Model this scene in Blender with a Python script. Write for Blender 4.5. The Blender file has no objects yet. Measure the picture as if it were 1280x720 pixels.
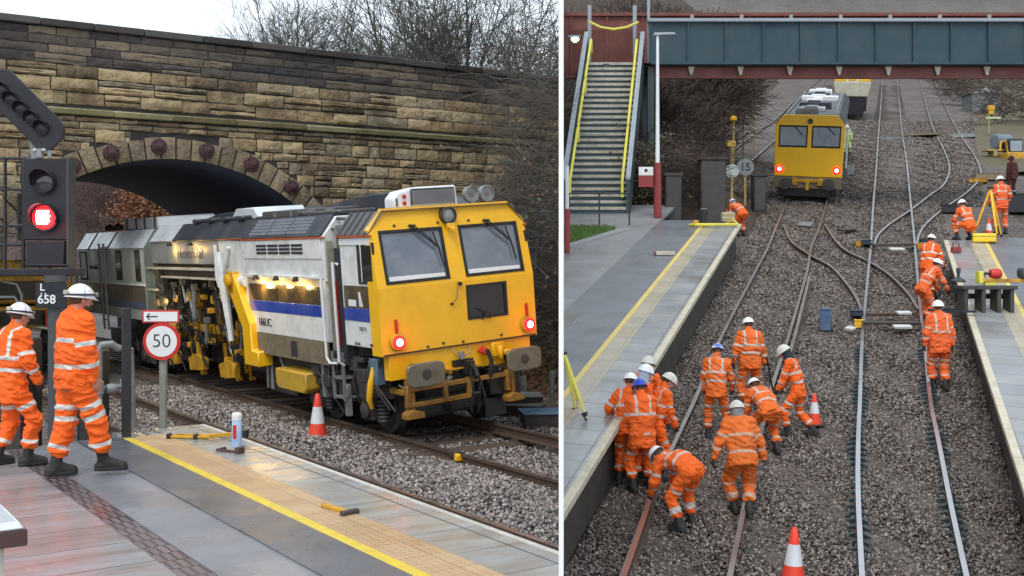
import bpy, bmesh, math, random
import numpy as np
from mathutils import Vector, Matrix, noise

random.seed(7)
R = math.radians
scene = bpy.context.scene
COL = scene.collection

# ------------------------------------------------------------------ frames
F, CX, CY = 1400.0, 640.0, 320.0          # focal length and horizon of the view used to survey the place
NA = Vector((.822, .569, 0)).normalized()  # across the tracks, left-hand stretch
UA = Vector((-NA.y, NA.x, 0))              # along the tracks, away from the viewer
ANG_A = math.atan2(NA.y, NA.x)
HP = -2.10      # platform level, left-hand stretch
HR = -2.70      # rail level
HBAL = -2.84    # ballast level

def PA(s, t, z=0.0):
    return NA * s + UA * t + Vector((0, 0, z))

def surveyA(px, py, z):
    Y = (z * F) / (CY - py)
    return Vector(((px - CX) / F * Y, Y, z))

def zB(Y, h=0.0):                           # right-hand stretch climbs away from the viewer
    return -7.0 + .2 * Y + h

def surveyB(px, py, h=0.0):
    Y = F * (7.0 - h) / (py - 40.0)
    return Vector(((px - CX) / F * Y, Y, zB(Y, h)))

def gB(X, Y, h=0.0):
    return Vector((X, Y, zB(Y, h)))

# ------------------------------------------------------------------ tagging
def tag(o, label=None, cat=None, group=None, kind=None):
    if label: o['label'] = label
    if cat: o['category'] = cat
    if group: o['group'] = group
    if kind: o['kind'] = kind
    return o

def thing(name, label, cat, loc=(0, 0, 0), rotz=0.0, group=None):
    o = bpy.data.objects.new(name, None)
    COL.objects.link(o)
    o.empty_display_size = .1
    o.location = loc
    o.rotation_euler = (0, 0, rotz)
    return tag(o, label, cat, group)

def copy_tree(root, loc=None, rotz=None, label=None, group=None):
    kids = list(bpy.data.objects)
    def rec(o, parent):
        c = o.copy()
        COL.objects.link(c)
        c.parent = parent
        for ch in kids:
            if ch.parent == o:
                rec(ch, c)
        return c
    r = rec(root, None)
    if loc is not None: r.location = loc
    if rotz is not None: r.rotation_euler = (0, 0, rotz)
    if label: r['label'] = label
    if group: r['group'] = group
    return r

# ------------------------------------------------------------------ mesh builder
class MB:
    def __init__(self):
        self.v = []; self.f = []; self.m = []; self.tn = []; self.tone = 0.0; self.mat = 0
        self.M = None
    def add(self, vs, fs, m=None):
        o = len(self.v)
        for p in vs:
            p = Vector(p)
            if self.M is not None: p = self.M @ p
            self.v.append(tuple(p)); self.tn.append(self.tone)
        mm = self.mat if m is None else m
        for f in fs:
            self.f.append(tuple(i + o for i in f)); self.m.append(mm)
    def hexa(self, p, m=None):   # p: 4 bottom ccw, 4 top ccw
        self.add(p, [(3, 2, 1, 0), (4, 5, 6, 7), (0, 1, 5, 4), (1, 2, 6, 5), (2, 3, 7, 6), (3, 0, 4, 7)], m)
    def box(self, x0, x1, y0, y1, z0, z1, m=None):
        if x1 < x0: x0, x1 = x1, x0
        if y1 < y0: y0, y1 = y1, y0
        if z1 < z0: z0, z1 = z1, z0
        self.hexa([(x0, y0, z0), (x1, y0, z0), (x1, y1, z0), (x0, y1, z0),
                   (x0, y0, z1), (x1, y0, z1), (x1, y1, z1), (x0, y1, z1)], m)
    def prism(self, poly, axis, a0, a1, m=None):
        """poly in the other two axes (x,y / x,z / y,z order), extruded along axis"""
        def P(u, v, a):
            return {'z': (u, v, a), 'y': (u, a, v), 'x': (a, u, v)}[axis]
        n = len(poly)
        vs = [P(u, v, a0) for u, v in poly] + [P(u, v, a1) for u, v in poly]
        fs = [tuple(range(n)), tuple(range(2 * n - 1, n - 1, -1))]
        for i in range(n):
            j = (i + 1) % n
            fs.append((i, i + n, j + n, j))
        self.add(vs, fs, m)
    def tube(self, pts, r, n=8, m=None, caps=True):
        pts = [Vector(p) for p in pts]
        k = len(pts)
        rs = r if isinstance(r, (list, tuple)) else [r] * k
        vs = []
        up = None
        for i, p in enumerate(pts):
            d = (pts[min(i + 1, k - 1)] - pts[max(i - 1, 0)])
            if d.length < 1e-9: d = Vector((0, 0, 1))
            d.normalize()
            if up is None:
                a = Vector((0, 0, 1)) if abs(d.z) < .9 else Vector((1, 0, 0))
                up = (a - d * a.dot(d)).normalized()
            else:
                up = (up - d * up.dot(d))
                up = up.normalized() if up.length > 1e-6 else Vector((0, 1, 0))
            w = d.cross(up)
            for j in range(n):
                a = 2 * math.pi * j / n
                vs.append(p + (up * math.cos(a) + w * math.sin(a)) * rs[i])
        fs = []
        for i in range(k - 1):
            for j in range(n):
                a = i * n + j; b = i * n + (j + 1) % n
                fs.append((a, b, b + n, a + n))
        if caps:
            fs.append(tuple(range(n - 1, -1, -1)))
            fs.append(tuple(range((k - 1) * n, k * n)))
        self.add(vs, fs, m)
    def cyl(self, p0, p1, r, n=16, m=None):
        self.tube([p0, p1], r, n, m)
    def lathe(self, prof, o=(0, 0, 0), axis=(0, 0, 1), n=20, m=None):
        """prof: list of (radius, height) along axis"""
        q = Vector((0, 0, 1)).rotation_difference(Vector(axis).normalized())
        o = Vector(o)
        vs = []
        for (r, h) in prof:
            for j in range(n):
                a = 2 * math.pi * j / n
                vs.append(o + q @ Vector((r * math.cos(a), r * math.sin(a), h)))
        fs = []
        for i in range(len(prof) - 1):
            for j in range(n):
                a = i * n + j; b = i * n + (j + 1) % n
                fs.append((a, b, b + n, a + n))
        if prof[0][0] > 1e-4: fs.append(tuple(range(n - 1, -1, -1)))
        if prof[-1][0] > 1e-4: fs.append(tuple(range((len(prof) - 1) * n, len(prof) * n)))
        self.add(vs, fs, m)
    def grid(self, P, nu, nv, m=None):
        """P: function (i,j)->point"""
        vs = [P(i, j) for i in range(nu + 1) for j in range(nv + 1)]
        fs = [(i * (nv + 1) + j, (i + 1) * (nv + 1) + j, (i + 1) * (nv + 1) + j + 1, i * (nv + 1) + j + 1)
              for i in range(nu) for j in range(nv)]
        self.add(vs, fs, m)
    def build(self, name, mats, parent=None, bevel=0.0, smooth=35, side=None, fixn=True, seg=1):
        me = bpy.data.meshes.new(name)
        me.from_pydata(self.v, [], self.f)
        if not isinstance(mats, (list, tuple)): mats = [mats]
        for x in mats: me.materials.append(x)
        me.polygons.foreach_set('material_index', self.m)
        if any(self.tn):
            at = me.attributes.new('tone', 'FLOAT', 'POINT')
            at.data.foreach_set('value', self.tn)
        if fixn or side:
            bm = bmesh.new(); bm.from_mesh(me)
            if fixn: bmesh.ops.recalc_face_normals(bm, faces=bm.faces)
            if side:
                k = .0432 if side == 'A' else .0446
                no = Vector((1, -k, 0)).normalized()
                g = list(bm.verts) + list(bm.edges) + list(bm.faces)
                bmesh.ops.bisect_plane(bm, geom=g, plane_co=(0, 0, 0), plane_no=no,
                                       clear_outer=(side == 'A'), clear_inner=(side == 'B'))
            bm.to_mesh(me); bm.free()
        me.update()
        if smooth:
            me.polygons.foreach_set('use_smooth', [True] * len(me.polygons))
            me.set_sharp_from_angle(angle=R(smooth))
        o = bpy.data.objects.new(name, me)
        COL.objects.link(o)
        if parent: o.parent = parent
        if bevel:
            b = o.modifiers.new('bevel', 'BEVEL')
            b.width = bevel; b.segments = seg; b.limit_method = 'ANGLE'; b.angle_limit = R(40)
        return o

def one(name, fn, mats, parent=None, **k):
    mb = MB(); fn(mb); return mb.build(name, mats, parent, **k)

def text_mesh(name, body, size, mat, parent, M, depth=.003, align='CENTER', bold=0.0):
    cu = bpy.data.curves.new(name, 'FONT')
    cu.body = body; cu.size = size; cu.extrude = depth; cu.align_x = align; cu.align_y = 'CENTER'
    cu.offset = bold
    t = bpy.data.objects.new(name, cu); COL.objects.link(t)
    dg = bpy.context.evaluated_depsgraph_get()
    me = bpy.data.meshes.new_from_object(t.evaluated_get(dg))
    bpy.data.objects.remove(t); bpy.data.curves.remove(cu)
    me.name = name
    me.materials.clear(); me.materials.append(mat)
    me.transform(M)
    o = bpy.data.objects.new(name, me); COL.objects.link(o)
    if parent: o.parent = parent
    return o

# ------------------------------------------------------------------ materials
def nn(nt, t, **k):
    n = nt.nodes.new(t)
    for a, b in k.items():
        if a.startswith('i_'):
            n.inputs[a[2:]].default_value = b
        else: setattr(n, a, b)
    return n

def rgb(c): return (c[0], c[1], c[2], 1)

def pm(name, c1, c2=None, scale=4.0, rough=.6, rvar=0.0, bump=0.0, bscale=30.0, metal=0.0,
       dirt=None, dscale=2.0, damt=.5, coat=0.0, emis=None, estr=0.0, spec=.5, stretch=None, detail=6,
       alpha=1.0, trans=0.0, dist=.01):
    """general procedural material: two-colour noise + dirt patches + roughness variation + bump"""
    m = bpy.data.materials.new(name); m.use_nodes = True
    nt = m.node_tree; L = nt.links
    b = nt.nodes['Principled BSDF']
    tc = nn(nt, 'ShaderNodeTexCoord')
    src = tc.outputs['Object']
    if stretch:
        mp = nn(nt, 'ShaderNodeMapping'); mp.inputs['Scale'].default_value = stretch
        L.new(src, mp.inputs['Vector']); src = mp.outputs['Vector']
    c2 = c2 or tuple(x * .75 for x in c1)
    n1 = nn(nt, 'ShaderNodeTexNoise'); n1.inputs['Scale'].default_value = scale; n1.inputs['Detail'].default_value = detail
    n1.inputs['Roughness'].default_value = .65
    L.new(src, n1.inputs['Vector'])
    rp = nn(nt, 'ShaderNodeValToRGB')
    rp.color_ramp.elements[0].position = .32; rp.color_ramp.elements[1].position = .68
    rp.color_ramp.elements[0].color = rgb(c1); rp.color_ramp.elements[1].color = rgb(c2)
    L.new(n1.outputs['Fac'], rp.inputs['Fac'])
    col = rp.outputs['Color']
    if dirt:
        n2 = nn(nt, 'ShaderNodeTexNoise'); n2.inputs['Scale'].default_value = dscale; n2.inputs['Detail'].default_value = 8
        n2.inputs['Roughness'].default_value = .7
        L.new(src, n2.inputs['Vector'])
        mr = nn(nt, 'ShaderNodeMapRange'); mr.inputs['From Min'].default_value = .45; mr.inputs['From Max'].default_value = .75
        mr.inputs['To Max'].default_value = damt
        L.new(n2.outputs['Fac'], mr.inputs['Value'])
        mx = nn(nt, 'ShaderNodeMix', data_type='RGBA')
        L.new(mr.outputs['Result'], mx.inputs['Factor']); L.new(col, mx.inputs[6]); mx.inputs[7].default_value = rgb(dirt)
        col = mx.outputs[2]
    L.new(col, b.inputs['Base Color'])
    b.inputs['Roughness'].default_value = rough
    b.inputs['Metallic'].default_value = metal
    b.inputs['Specular IOR Level'].default_value = spec
    if rvar:
        n3 = nn(nt, 'ShaderNodeTexNoise'); n3.inputs['Scale'].default_value = scale * .7; n3.inputs['Detail'].default_value = 5
        L.new(src, n3.inputs['Vector'])
        m3 = nn(nt, 'ShaderNodeMapRange'); m3.inputs['From Min'].default_value = .35; m3.inputs['From Max'].default_value = .65
        m3.inputs['To Min'].default_value = max(.02, rough - rvar); m3.inputs['To Max'].default_value = min(1, rough + rvar)
        L.new(n3.outputs['Fac'], m3.inputs['Value']); L.new(m3.outputs['Result'], b.inputs['Roughness'])
    if bump:
        n4 = nn(nt, 'ShaderNodeTexNoise'); n4.inputs['Scale'].default_value = bscale; n4.inputs['Detail'].default_value = 5
        L.new(src, n4.inputs['Vector'])
        bp = nn(nt, 'ShaderNodeBump'); bp.inputs['Strength'].default_value = bump; bp.inputs['Distance'].default_value = dist
        L.new(n4.outputs['Fac'], bp.inputs['Height']); L.new(bp.outputs['Normal'], b.inputs['Normal'])
    if coat:
        b.inputs['Coat Weight'].default_value = coat; b.inputs['Coat Roughness'].default_value = .08
    if emis:
        b.inputs['Emission Color'].default_value = rgb(emis); b.inputs['Emission Strength'].default_value = estr
    if trans:
        b.inputs['Transmission Weight'].default_value = trans
    if alpha < 1: b.inputs['Alpha'].default_value = alpha
    return m

def tone_mat(name, cols, rough=.85, scale=6.0, bump=.5, bscale=25.0, soot=None, sootamt=.6, spec=.3, dist=.02, nmix=.35, rvar=0):
    """colour chosen per block/stone by the 'tone' attribute, plus noise"""
    m = bpy.data.materials.new(name); m.use_nodes = True
    nt = m.node_tree; L = nt.links
    b = nt.nodes['Principled BSDF']
    tc = nn(nt, 'ShaderNodeTexCoord'); at = nn(nt, 'ShaderNodeAttribute', attribute_name='tone')
    n1 = nn(nt, 'ShaderNodeTexNoise'); n1.inputs['Scale'].default_value = scale; n1.inputs['Detail'].default_value = 7
    n1.inputs['Roughness'].default_value = .7
    L.new(tc.outputs['Object'], n1.inputs['Vector'])
    ma = nn(nt, 'ShaderNodeMath', operation='MULTIPLY_ADD')
    L.new(n1.outputs['Fac'], ma.inputs[0]); ma.inputs[1].default_value = nmix * 2
    sb = nn(nt, 'ShaderNodeMath', operation='SUBTRACT'); L.new(at.outputs['Fac'], sb.inputs[0]); sb.inputs[1].default_value = nmix
    L.new(sb.outputs[0], ma.inputs[2])
    rp = nn(nt, 'ShaderNodeValToRGB')
    while len(rp.color_ramp.elements) < len(cols): rp.color_ramp.elements.new(.5)
    for i, c in enumerate(cols):
        rp.color_ramp.elements[i].position = i / (len(cols) - 1); rp.color_ramp.elements[i].color = rgb(c)
    L.new(ma.outputs[0], rp.inputs['Fac'])
    col = rp.outputs['Color']
    if soot:
        n2 = nn(nt, 'ShaderNodeTexNoise'); n2.inputs['Scale'].default_value = .55; n2.inputs['Detail'].default_value = 9
        n2.inputs['Roughness'].default_value = .72
        ms = nn(nt, 'ShaderNodeMapping'); ms.inputs['Scale'].default_value = (1.6, 1.6, .7); L.new(tc.outputs['Object'], ms.inputs['Vector']); L.new(ms.outputs['Vector'], n2.inputs['Vector'])
        mr = nn(nt, 'ShaderNodeMapRange'); mr.inputs['From Min'].default_value = .46; mr.inputs['From Max'].default_value = .74
        mr.inputs['To Max'].default_value = sootamt
        L.new(n2.outputs['Fac'], mr.inputs['Value'])
        mx = nn(nt, 'ShaderNodeMix', data_type='RGBA')
        L.new(mr.outputs['Result'], mx.inputs['Factor']); L.new(col, mx.inputs[6]); mx.inputs[7].default_value = rgb(soot)
        col = mx.outputs[2]
    L.new(col, b.inputs['Base Color'])
    b.inputs['Roughness'].default_value = rough; b.inputs['Specular IOR Level'].default_value = spec
    n4 = nn(nt, 'ShaderNodeTexNoise'); n4.inputs['Scale'].default_value = bscale; n4.inputs['Detail'].default_value = 6
    L.new(tc.outputs['Object'], n4.inputs['Vector'])
    bp = nn(nt, 'ShaderNodeBump'); bp.inputs['Strength'].default_value = bump; bp.inputs['Distance'].default_value = dist
    L.new(n4.outputs['Fac'], bp.inputs['Height']); L.new(bp.outputs['Normal'], b.inputs['Normal'])
    return m

def ground_mat(name, c1, c2, c3, vscale=16.0, bump=1.0, rough=.8, dist=.05):
    """loose stone: voronoi cells with their own tone"""
    m = bpy.data.materials.new(name); m.use_nodes = True
    nt = m.node_tree; L = nt.links
    b = nt.nodes['Principled BSDF']
    tc = nn(nt, 'ShaderNodeTexCoord')
    vo = nn(nt, 'ShaderNodeTexVoronoi'); vo.inputs['Scale'].default_value = vscale
    L.new(tc.outputs['Object'], vo.inputs['Vector'])
    sp = nn(nt, 'ShaderNodeSeparateColor'); L.new(vo.outputs['Color'], sp.inputs[0])
    n1 = nn(nt, 'ShaderNodeTexNoise'); n1.inputs['Scale'].default_value = .6; n1.inputs['Detail'].default_value = 6
    L.new(tc.outputs['Object'], n1.inputs['Vector'])
    ad = nn(nt, 'ShaderNodeMath', operation='MULTIPLY_ADD'); L.new(sp.outputs[0], ad.inputs[0]); ad.inputs[1].default_value = .6
    n1.inputs['Scale'].default_value = .35; n1.inputs['Roughness'].default_value = .7
    s2 = nn(nt, 'ShaderNodeMapRange'); L.new(n1.outputs['Fac'], s2.inputs['Value'])
    s2.inputs['From Min'].default_value = .35; s2.inputs['From Max'].default_value = .65; s2.inputs['To Max'].default_value = .45
    L.new(s2.outputs[0], ad.inputs[2])
    rp = nn(nt, 'ShaderNodeValToRGB'); rp.color_ramp.elements.new(.5)
    for e, p, c in zip(rp.color_ramp.elements, (.15, .5, .9), (c1, c2, c3)):
        e.position = p; e.color = rgb(c)
    L.new(ad.outputs[0], rp.inputs['Fac']); L.new(rp.outputs['Color'], b.inputs['Base Color'])
    b.inputs['Roughness'].default_value = rough
    bp = nn(nt, 'ShaderNodeBump'); bp.inputs['Strength'].default_value = bump; bp.inputs['Distance'].default_value = dist
    bp.invert = True
    L.new(vo.outputs['Distance'], bp.inputs['Height']); L.new(bp.outputs['Normal'], b.inputs['Normal'])
    return m

def hiviz_mat(name, c1, c2, band=(.72, .74, .72), dirt=(.25, .08, .02), damt=.35, edge=None):
    """orange work cloth; reflective tape where the 'band' attribute is positive"""
    m = pm(name, c1, c2, scale=5, rough=.75, bump=.9, bscale=14, dirt=dirt, dscale=5, damt=damt, dist=.03)
    nt = m.node_tree; L = nt.links
    b = nt.nodes['Principled BSDF']
    col = b.inputs['Base Color'].links[0].from_socket
    at = nn(nt, 'ShaderNodeAttribute', attribute_name='band')
    gt = nn(nt, 'ShaderNodeMath', operation='GREATER_THAN'); gt.inputs[1].default_value = 0
    L.new(at.outputs['Fac'], gt.inputs[0])
    mx = nn(nt, 'ShaderNodeMix', data_type='RGBA')
    L.new(gt.outputs[0], mx.inputs['Factor']); L.new(col, mx.inputs[6]); mx.inputs[7].default_value = rgb(band)
    L.new(mx.outputs[2], b.inputs['Base Color'])
    mr = nn(nt, 'ShaderNodeMapRange'); mr.inputs['To Min'].default_value = .75; mr.inputs['To Max'].default_value = .35
    L.new(gt.outputs[0], mr.inputs['Value']); L.new(mr.outputs['Result'], b.inputs['Roughness'])
    return m

def paving_mat(name, c1, c2, rot, sx, sy, mortar=(.06, .06, .06), rough=.35, rvar=.2, bump=.3, msize=.012, dirt=(.07, .06, .05), damt=.5, off=.5, wet=True):
    """slabs laid on a grid in the platform's own direction (rot radians), sx by sy metres"""
    m = bpy.data.materials.new(name); m.use_nodes = True
    nt = m.node_tree; L = nt.links
    b = nt.nodes['Principled BSDF']
    tc = nn(nt, 'ShaderNodeTexCoord'); mp = nn(nt, 'ShaderNodeMapping')
    mp.inputs['Rotation'].default_value = (0, 0, rot)
    L.new(tc.outputs['Object'], mp.inputs['Vector'])
    # flatten z so slopes do not shift rows
    sx_ = nn(nt, 'ShaderNodeSeparateXYZ'); L.new(mp.outputs['Vector'], sx_.inputs[0])
    cb = nn(nt, 'ShaderNodeCombineXYZ'); L.new(sx_.outputs[0], cb.inputs[0]); L.new(sx_.outputs[1], cb.inputs[1])
    br = nn(nt, 'ShaderNodeTexBrick'); br.inputs['Scale'].default_value = 1
    br.inputs['Brick Width'].default_value = sx; br.inputs['Row Height'].default_value = sy
    br.inputs['Mortar Size'].default_value = msize; br.inputs['Mortar Smooth'].default_value = .1
    br.offset = off
    br.inputs['Color1'].default_value = rgb(c1); br.inputs['Color2'].default_value = rgb(c2); br.inputs['Mortar'].default_value = rgb(mortar)
    L.new(cb.outputs[0], br.inputs['Vector'])
    n2 = nn(nt, 'ShaderNodeTexNoise'); n2.inputs['Scale'].default_value = 1.6; n2.inputs['Detail'].default_value = 9; n2.inputs['Roughness'].default_value = .7
    L.new(tc.outputs['Object'], n2.inputs['Vector'])
    mr = nn(nt, 'ShaderNodeMapRange'); mr.inputs['From Min'].default_value = .42; mr.inputs['From Max'].default_value = .72; mr.inputs['To Max'].default_value = damt
    L.new(n2.outputs['Fac'], mr.inputs['Value'])
    mx = nn(nt, 'ShaderNodeMix', data_type='RGBA'); L.new(mr.outputs['Result'], mx.inputs['Factor'])
    L.new(br.outputs['Color'], mx.inputs[6]); mx.inputs[7].default_value = rgb(dirt)
    L.new(mx.outputs[2], b.inputs['Base Color'])
    n3 = nn(nt, 'ShaderNodeTexNoise'); n3.inputs['Scale'].default_value = 1.1; n3.inputs['Detail'].default_value = 4
    L.new(tc.outputs['Object'], n3.inputs['Vector'])
    m3 = nn(nt, 'ShaderNodeMapRange'); m3.inputs['From Min'].default_value = .38; m3.inputs['From Max'].default_value = .62
    m3.inputs['To Min'].default_value = max(.03, rough - rvar); m3.inputs['To Max'].default_value = rough + rvar
    L.new(n3.outputs['Fac'], m3.inputs['Value']); L.new(m3.outputs['Result'], b.inputs['Roughness'])
    n4 = nn(nt, 'ShaderNodeTexNoise'); n4.inputs['Scale'].default_value = 60; n4.inputs['Detail'].default_value = 4
    L.new(tc.outputs['Object'], n4.inputs['Vector'])
    ad = nn(nt, 'ShaderNodeMath', operation='MULTIPLY_ADD'); L.new(br.outputs['Fac'], ad.inputs[0]); ad.inputs[1].default_value = -1.5
    L.new(n4.outputs['Fac'], ad.inputs[2])
    bp = nn(nt, 'ShaderNodeBump'); bp.inputs['Strength'].default_value = bump; bp.inputs['Distance'].default_value = .006
    L.new(ad.outputs[0], bp.inputs['Height']); L.new(bp.outputs['Normal'], b.inputs['Normal'])
    return m

M = {}
M['steel_dark'] = pm('dark_steel', (.035, .037, .04), (.06, .055, .05), 3, .55, .15, .3, 40, dirt=(.09, .05, .03), damt=.5)
M['black'] = pm('black_paint', (.012, .013, .015), (.025, .025, .028), 5, .4, .1, .1, 50)
M['matte_black'] = pm('matt_black', (.02, .021, .026), (.03, .032, .04), 5, .7, 0, .1, 50)
M['rubber'] = pm('black_rubber', (.015, .015, .015), (.03, .03, .03), 8, .8)
M['galv'] = pm('galvanised_steel', (.36, .38, .38), (.24, .26, .26), 9, .5, .15, .1, 60, metal=.5, dirt=(.2, .19, .15), damt=.6)
M['rail'] = pm('railhead_steel', (.52, .52, .53), (.44, .44, .46), 1.2, .3, .06, 0, metal=.85, detail=2)
M['rust'] = pm('rusty_steel', (.065, .04, .028), (.11, .065, .042), 14, .8, 0, .4, 60, dirt=(.04, .03, .025), dscale=6)
M['redrust'] = pm('fresh_red_rust', (.33, .13, .085), (.23, .09, .06), 14, .6, 0, .3, 60)
M['yellow'] = pm('cab_yellow_paint', (.96, .53, .01), (.93, .49, .009), 2.0, .38, .1, .05, 8, coat=.4, dirt=(.45, .25, .03), dscale=1.7, damt=.35)
M['yellow_hi'] = pm('upper_cab_yellow_paint', (.92, .66, .02), (.9, .62, .02), 2.0, .35, .1, .05, 8, coat=.4, dirt=(.55, .3, .03), dscale=1.7, damt=.25)
M['yellow_dirty'] = pm('greasy_yellow_paint', (.72, .4, .02), (.55, .28, .015), 5, .45, .15, .3, 30, dirt=(.05, .035, .02), dscale=3.6, damt=.9)
M['white'] = pm('weathered_white_paint', (.76, .77, .75), (.68, .69, .67), 2.5, .42, .1, .05, 20, dirt=(.3, .27, .22), dscale=2.5, damt=.5, coat=.2)
M['white_clean'] = pm('white_paint', (.78, .79, .8), (.72, .73, .74), 3, .4, .05)
M['grey_panel'] = pm('dull_grey_paint', (.3, .32, .31), (.23, .25, .24), 2, .55, .15, .1, 20, dirt=(.14, .12, .1), dscale=2.2, damt=.6)
M['greenish'] = pm('grey_green_paint', (.17, .2, .16), (.13, .15, .12), 2, .6, .1, .1, 20, dirt=(.09, .08, .06), damt=.6)
M['blue'] = pm('blue_stripe_paint', (.02, .07, .45), (.015, .05, .33), 3, .35, .1, coat=.4, dirt=(.1, .1, .12), damt=.4)
M['brownblack'] = pm('grimy_dark_band', (.05, .04, .03), (.1, .075, .045), 7, .2, .08, .1, 60, dirt=(.2, .15, .07), dscale=9, damt=.6, coat=.5)
M['skirt'] = pm('muddy_skirt', (.2, .16, .1), (.13, .1, .065), 7, .7, 0, .3, 40, dirt=(.3, .25, .17), dscale=12, damt=.6)
M['roofdark'] = pm('dark_roof_paint', (.045, .055, .075), (.03, .035, .045), 2.5, .4, .15, .1, 20, dirt=(.1, .08, .06), damt=.5)
M['roofpanel'] = pm('grey_streaked_roof', (.1, .105, .11), (.05, .052, .055), 3, .45, .1, .1, 20, dirt=(.2, .15, .11), dscale=3, damt=.6, stretch=(1, 7, 1))
M['roofwhite'] = pm('pale_wet_roof', (.7, .74, .78), (.6, .65, .7), 2, .25, .1, coat=.5, dirt=(.4, .38, .35), damt=.4)
M['glass'] = pm('cab_window_glass', (.16, .2, .25), (.12, .15, .2), 1.5, .06, 0, spec=.9, coat=1, dirt=(.26, .29, .33), dscale=1.3, damt=.8)
M['glass_dark'] = pm('dark_window_glass', (.012, .017, .02), (.02, .028, .03), 1.5, .05, 0, spec=.8)
M['orange_line'] = pm('orange_coach_line', (.6, .12, .03), None, 3, .5)
M['red'] = pm('red_paint', (.6, .03, .02), (.48, .025, .018), 6, .45, .1)
M['lamp_red'] = pm('lit_red_lamp', (.9, .03, .03), None, 3, .3, emis=(1, .006, .008), estr=2.6)
M['lamp_pink'] = pm('lit_lamp_centre', (1, .8, .8), None, 3, .3, emis=(1, .75, .7), estr=7)
M['lamp_warm'] = pm('lit_work_lamp', (1, .8, .4), None, 3, .3, emis=(1, .62, .18), estr=14)
M['lamp_signal'] = pm('lit_signal_red', (1, .05, .05), None, 3, .3, emis=(1, .004, .008), estr=3)
M['lamp_signal_w'] = pm('lit_signal_core', (1, .6, .6), None, 3, .3, emis=(1, .72, .7), estr=9)
M['skin'] = pm('skin', (.55, .27, .19), (.47, .2, .14), 9, .5, 0, .1, 60)
M['hair'] = pm('brown_hair', (.06, .035, .02), (.09, .05, .03), 40, .7, 0, .6, 90)
M['helmet'] = pm('white_helmet_shell', (.8, .81, .82), (.74, .75, .76), 3, .3, .05, coat=.3)
M['helmet_dirty'] = pm('scuffed_white_helmet_shell', (.66, .65, .6), (.55, .53, .48), 6, .45, .1, dirt=(.3, .27, .2), dscale=7)
M['helmet_blue'] = pm('blue_helmet_shell', (.015, .05, .5), (.012, .04, .4), 3, .3, .05, coat=.3)
M['boot'] = pm('black_boot_leather', (.012, .012, .013), (.02, .019, .018), 12, .65, .1, .5, 50, dirt=(.06, .05, .04), dscale=9, damt=.4)
M['glove'] = pm('dark_work_glove', (.03, .03, .032), (.05, .048, .045), 12, .8, 0, .3, 60)
M['navy'] = pm('dark_navy_cloth', (.015, .02, .035), (.025, .03, .045), 8, .85, 0, .3, 40)
M['grey_cloth'] = pm('grey_cloth', (.22, .22, .23), (.16, .16, .17), 8, .85, 0, .3, 40)
M['hv'] = hiviz_mat('orange_hiviz_cloth', (.95, .145, .006), (.9, .115, .004), band=(.62, .63, .6), damt=.15)
M['hv2'] = hiviz_mat('worn_orange_hiviz_cloth', (.86, .16, .015), (.72, .12, .01), band=(.5, .44, .38), damt=.6, dirt=(.3, .11, .03))
M['hv3'] = hiviz_mat('muddy_orange_hiviz_cloth', (.78, .16, .012), (.62, .11, .01), band=(.48, .32, .22), damt=.65, dirt=(.26, .11, .03))
M['hvb'] = hiviz_mat('orange_site_cloth', (.93, .15, .008), (.82, .11, .006), band=(.52, .46, .42), damt=.3)
M['hv_red'] = hiviz_mat('faded_red_hiviz_cloth', (.9, .15, .03), (.8, .11, .02), band=(.6, .42, .32), damt=.3)

# ------------------------------------------------------------------ camera, world, light
cam = bpy.data.cameras.new('camera'); camo = bpy.data.objects.new('camera', cam); COL.objects.link(camo)
camo.location = (0, 0, 0); camo.rotation_euler = (R(90), 0, 0)
cam.sensor_width = 36; cam.lens = 36 * F / 1280
cam.shift_y = -(360 - CY) / 1280
cam.clip_start = .1; cam.clip_end = 2000
scene.camera = camo
scene.render.resolution_x = 1280; scene.render.resolution_y = 720

w = bpy.data.worlds.new('World'); scene.world = w; w.use_nodes = True
nt = w.node_tree; L = nt.links
bg = nt.nodes['Background']
sky = nn(nt, 'ShaderNodeTexSky', sky_type='NISHITA'); sky.sun_disc = False
SUN_EL, SUN_AZ = R(52), R(198)       # behind the viewer, high, veiled by cloud
sky.sun_elevation = SUN_EL; sky.sun_rotation = SUN_AZ; sky.dust_density = 4; sky.air_density = 1.4
# cloud cover: grey-white veil over the blue, thicker and thinner patches
tc = nn(nt, 'ShaderNodeTexCoord')
cn = nn(nt, 'ShaderNodeTexNoise'); cn.inputs['Scale'].default_value = 3.0; cn.inputs['Detail'].default_value = 6
L.new(tc.outputs['Generated'], cn.inputs['Vector'])
cr = nn(nt, 'ShaderNodeMapRange'); cr.inputs['From Min'].default_value = .3; cr.inputs['From Max'].default_value = .7
cr.inputs['To Min'].default_value = .78; cr.inputs['To Max'].default_value = .95
L.new(cn.outputs['Fac'], cr.inputs['Value'])
mx = nn(nt, 'ShaderNodeMix', data_type='RGBA'); L.new(cr.outputs['Result'], mx.inputs['Factor'])
L.new(sky.outputs['Color'], mx.inputs[6]); mx.inputs[7].default_value = (7.3, 8.1, 8.9, 1)
L.new(mx.outputs[2], bg.inputs['Color'])
bg.inputs['Strength'].default_value = .125
sl = bpy.data.lights.new('sun', 'SUN'); sl.energy = 1.1; sl.angle = R(22); sl.color = (1, .97, .93)
so = bpy.data.objects.new('sun', sl); COL.objects.link(so)
sd = Vector((math.sin(SUN_AZ) * math.cos(SUN_EL), math.cos(SUN_AZ) * math.cos(SUN_EL), math.sin(SUN_EL)))
so.rotation_euler = sd.to_track_quat('Z', 'Y').to_euler()
so.location = sd * 60
scene.view_settings.view_transform = 'Standard'; scene.view_settings.look = 'None'
scene.view_settings.exposure = 0.38; scene.view_settings.gamma = 1
scene.render.engine = 'CYCLES'
scene.cycles.max_bounces = 6

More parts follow.
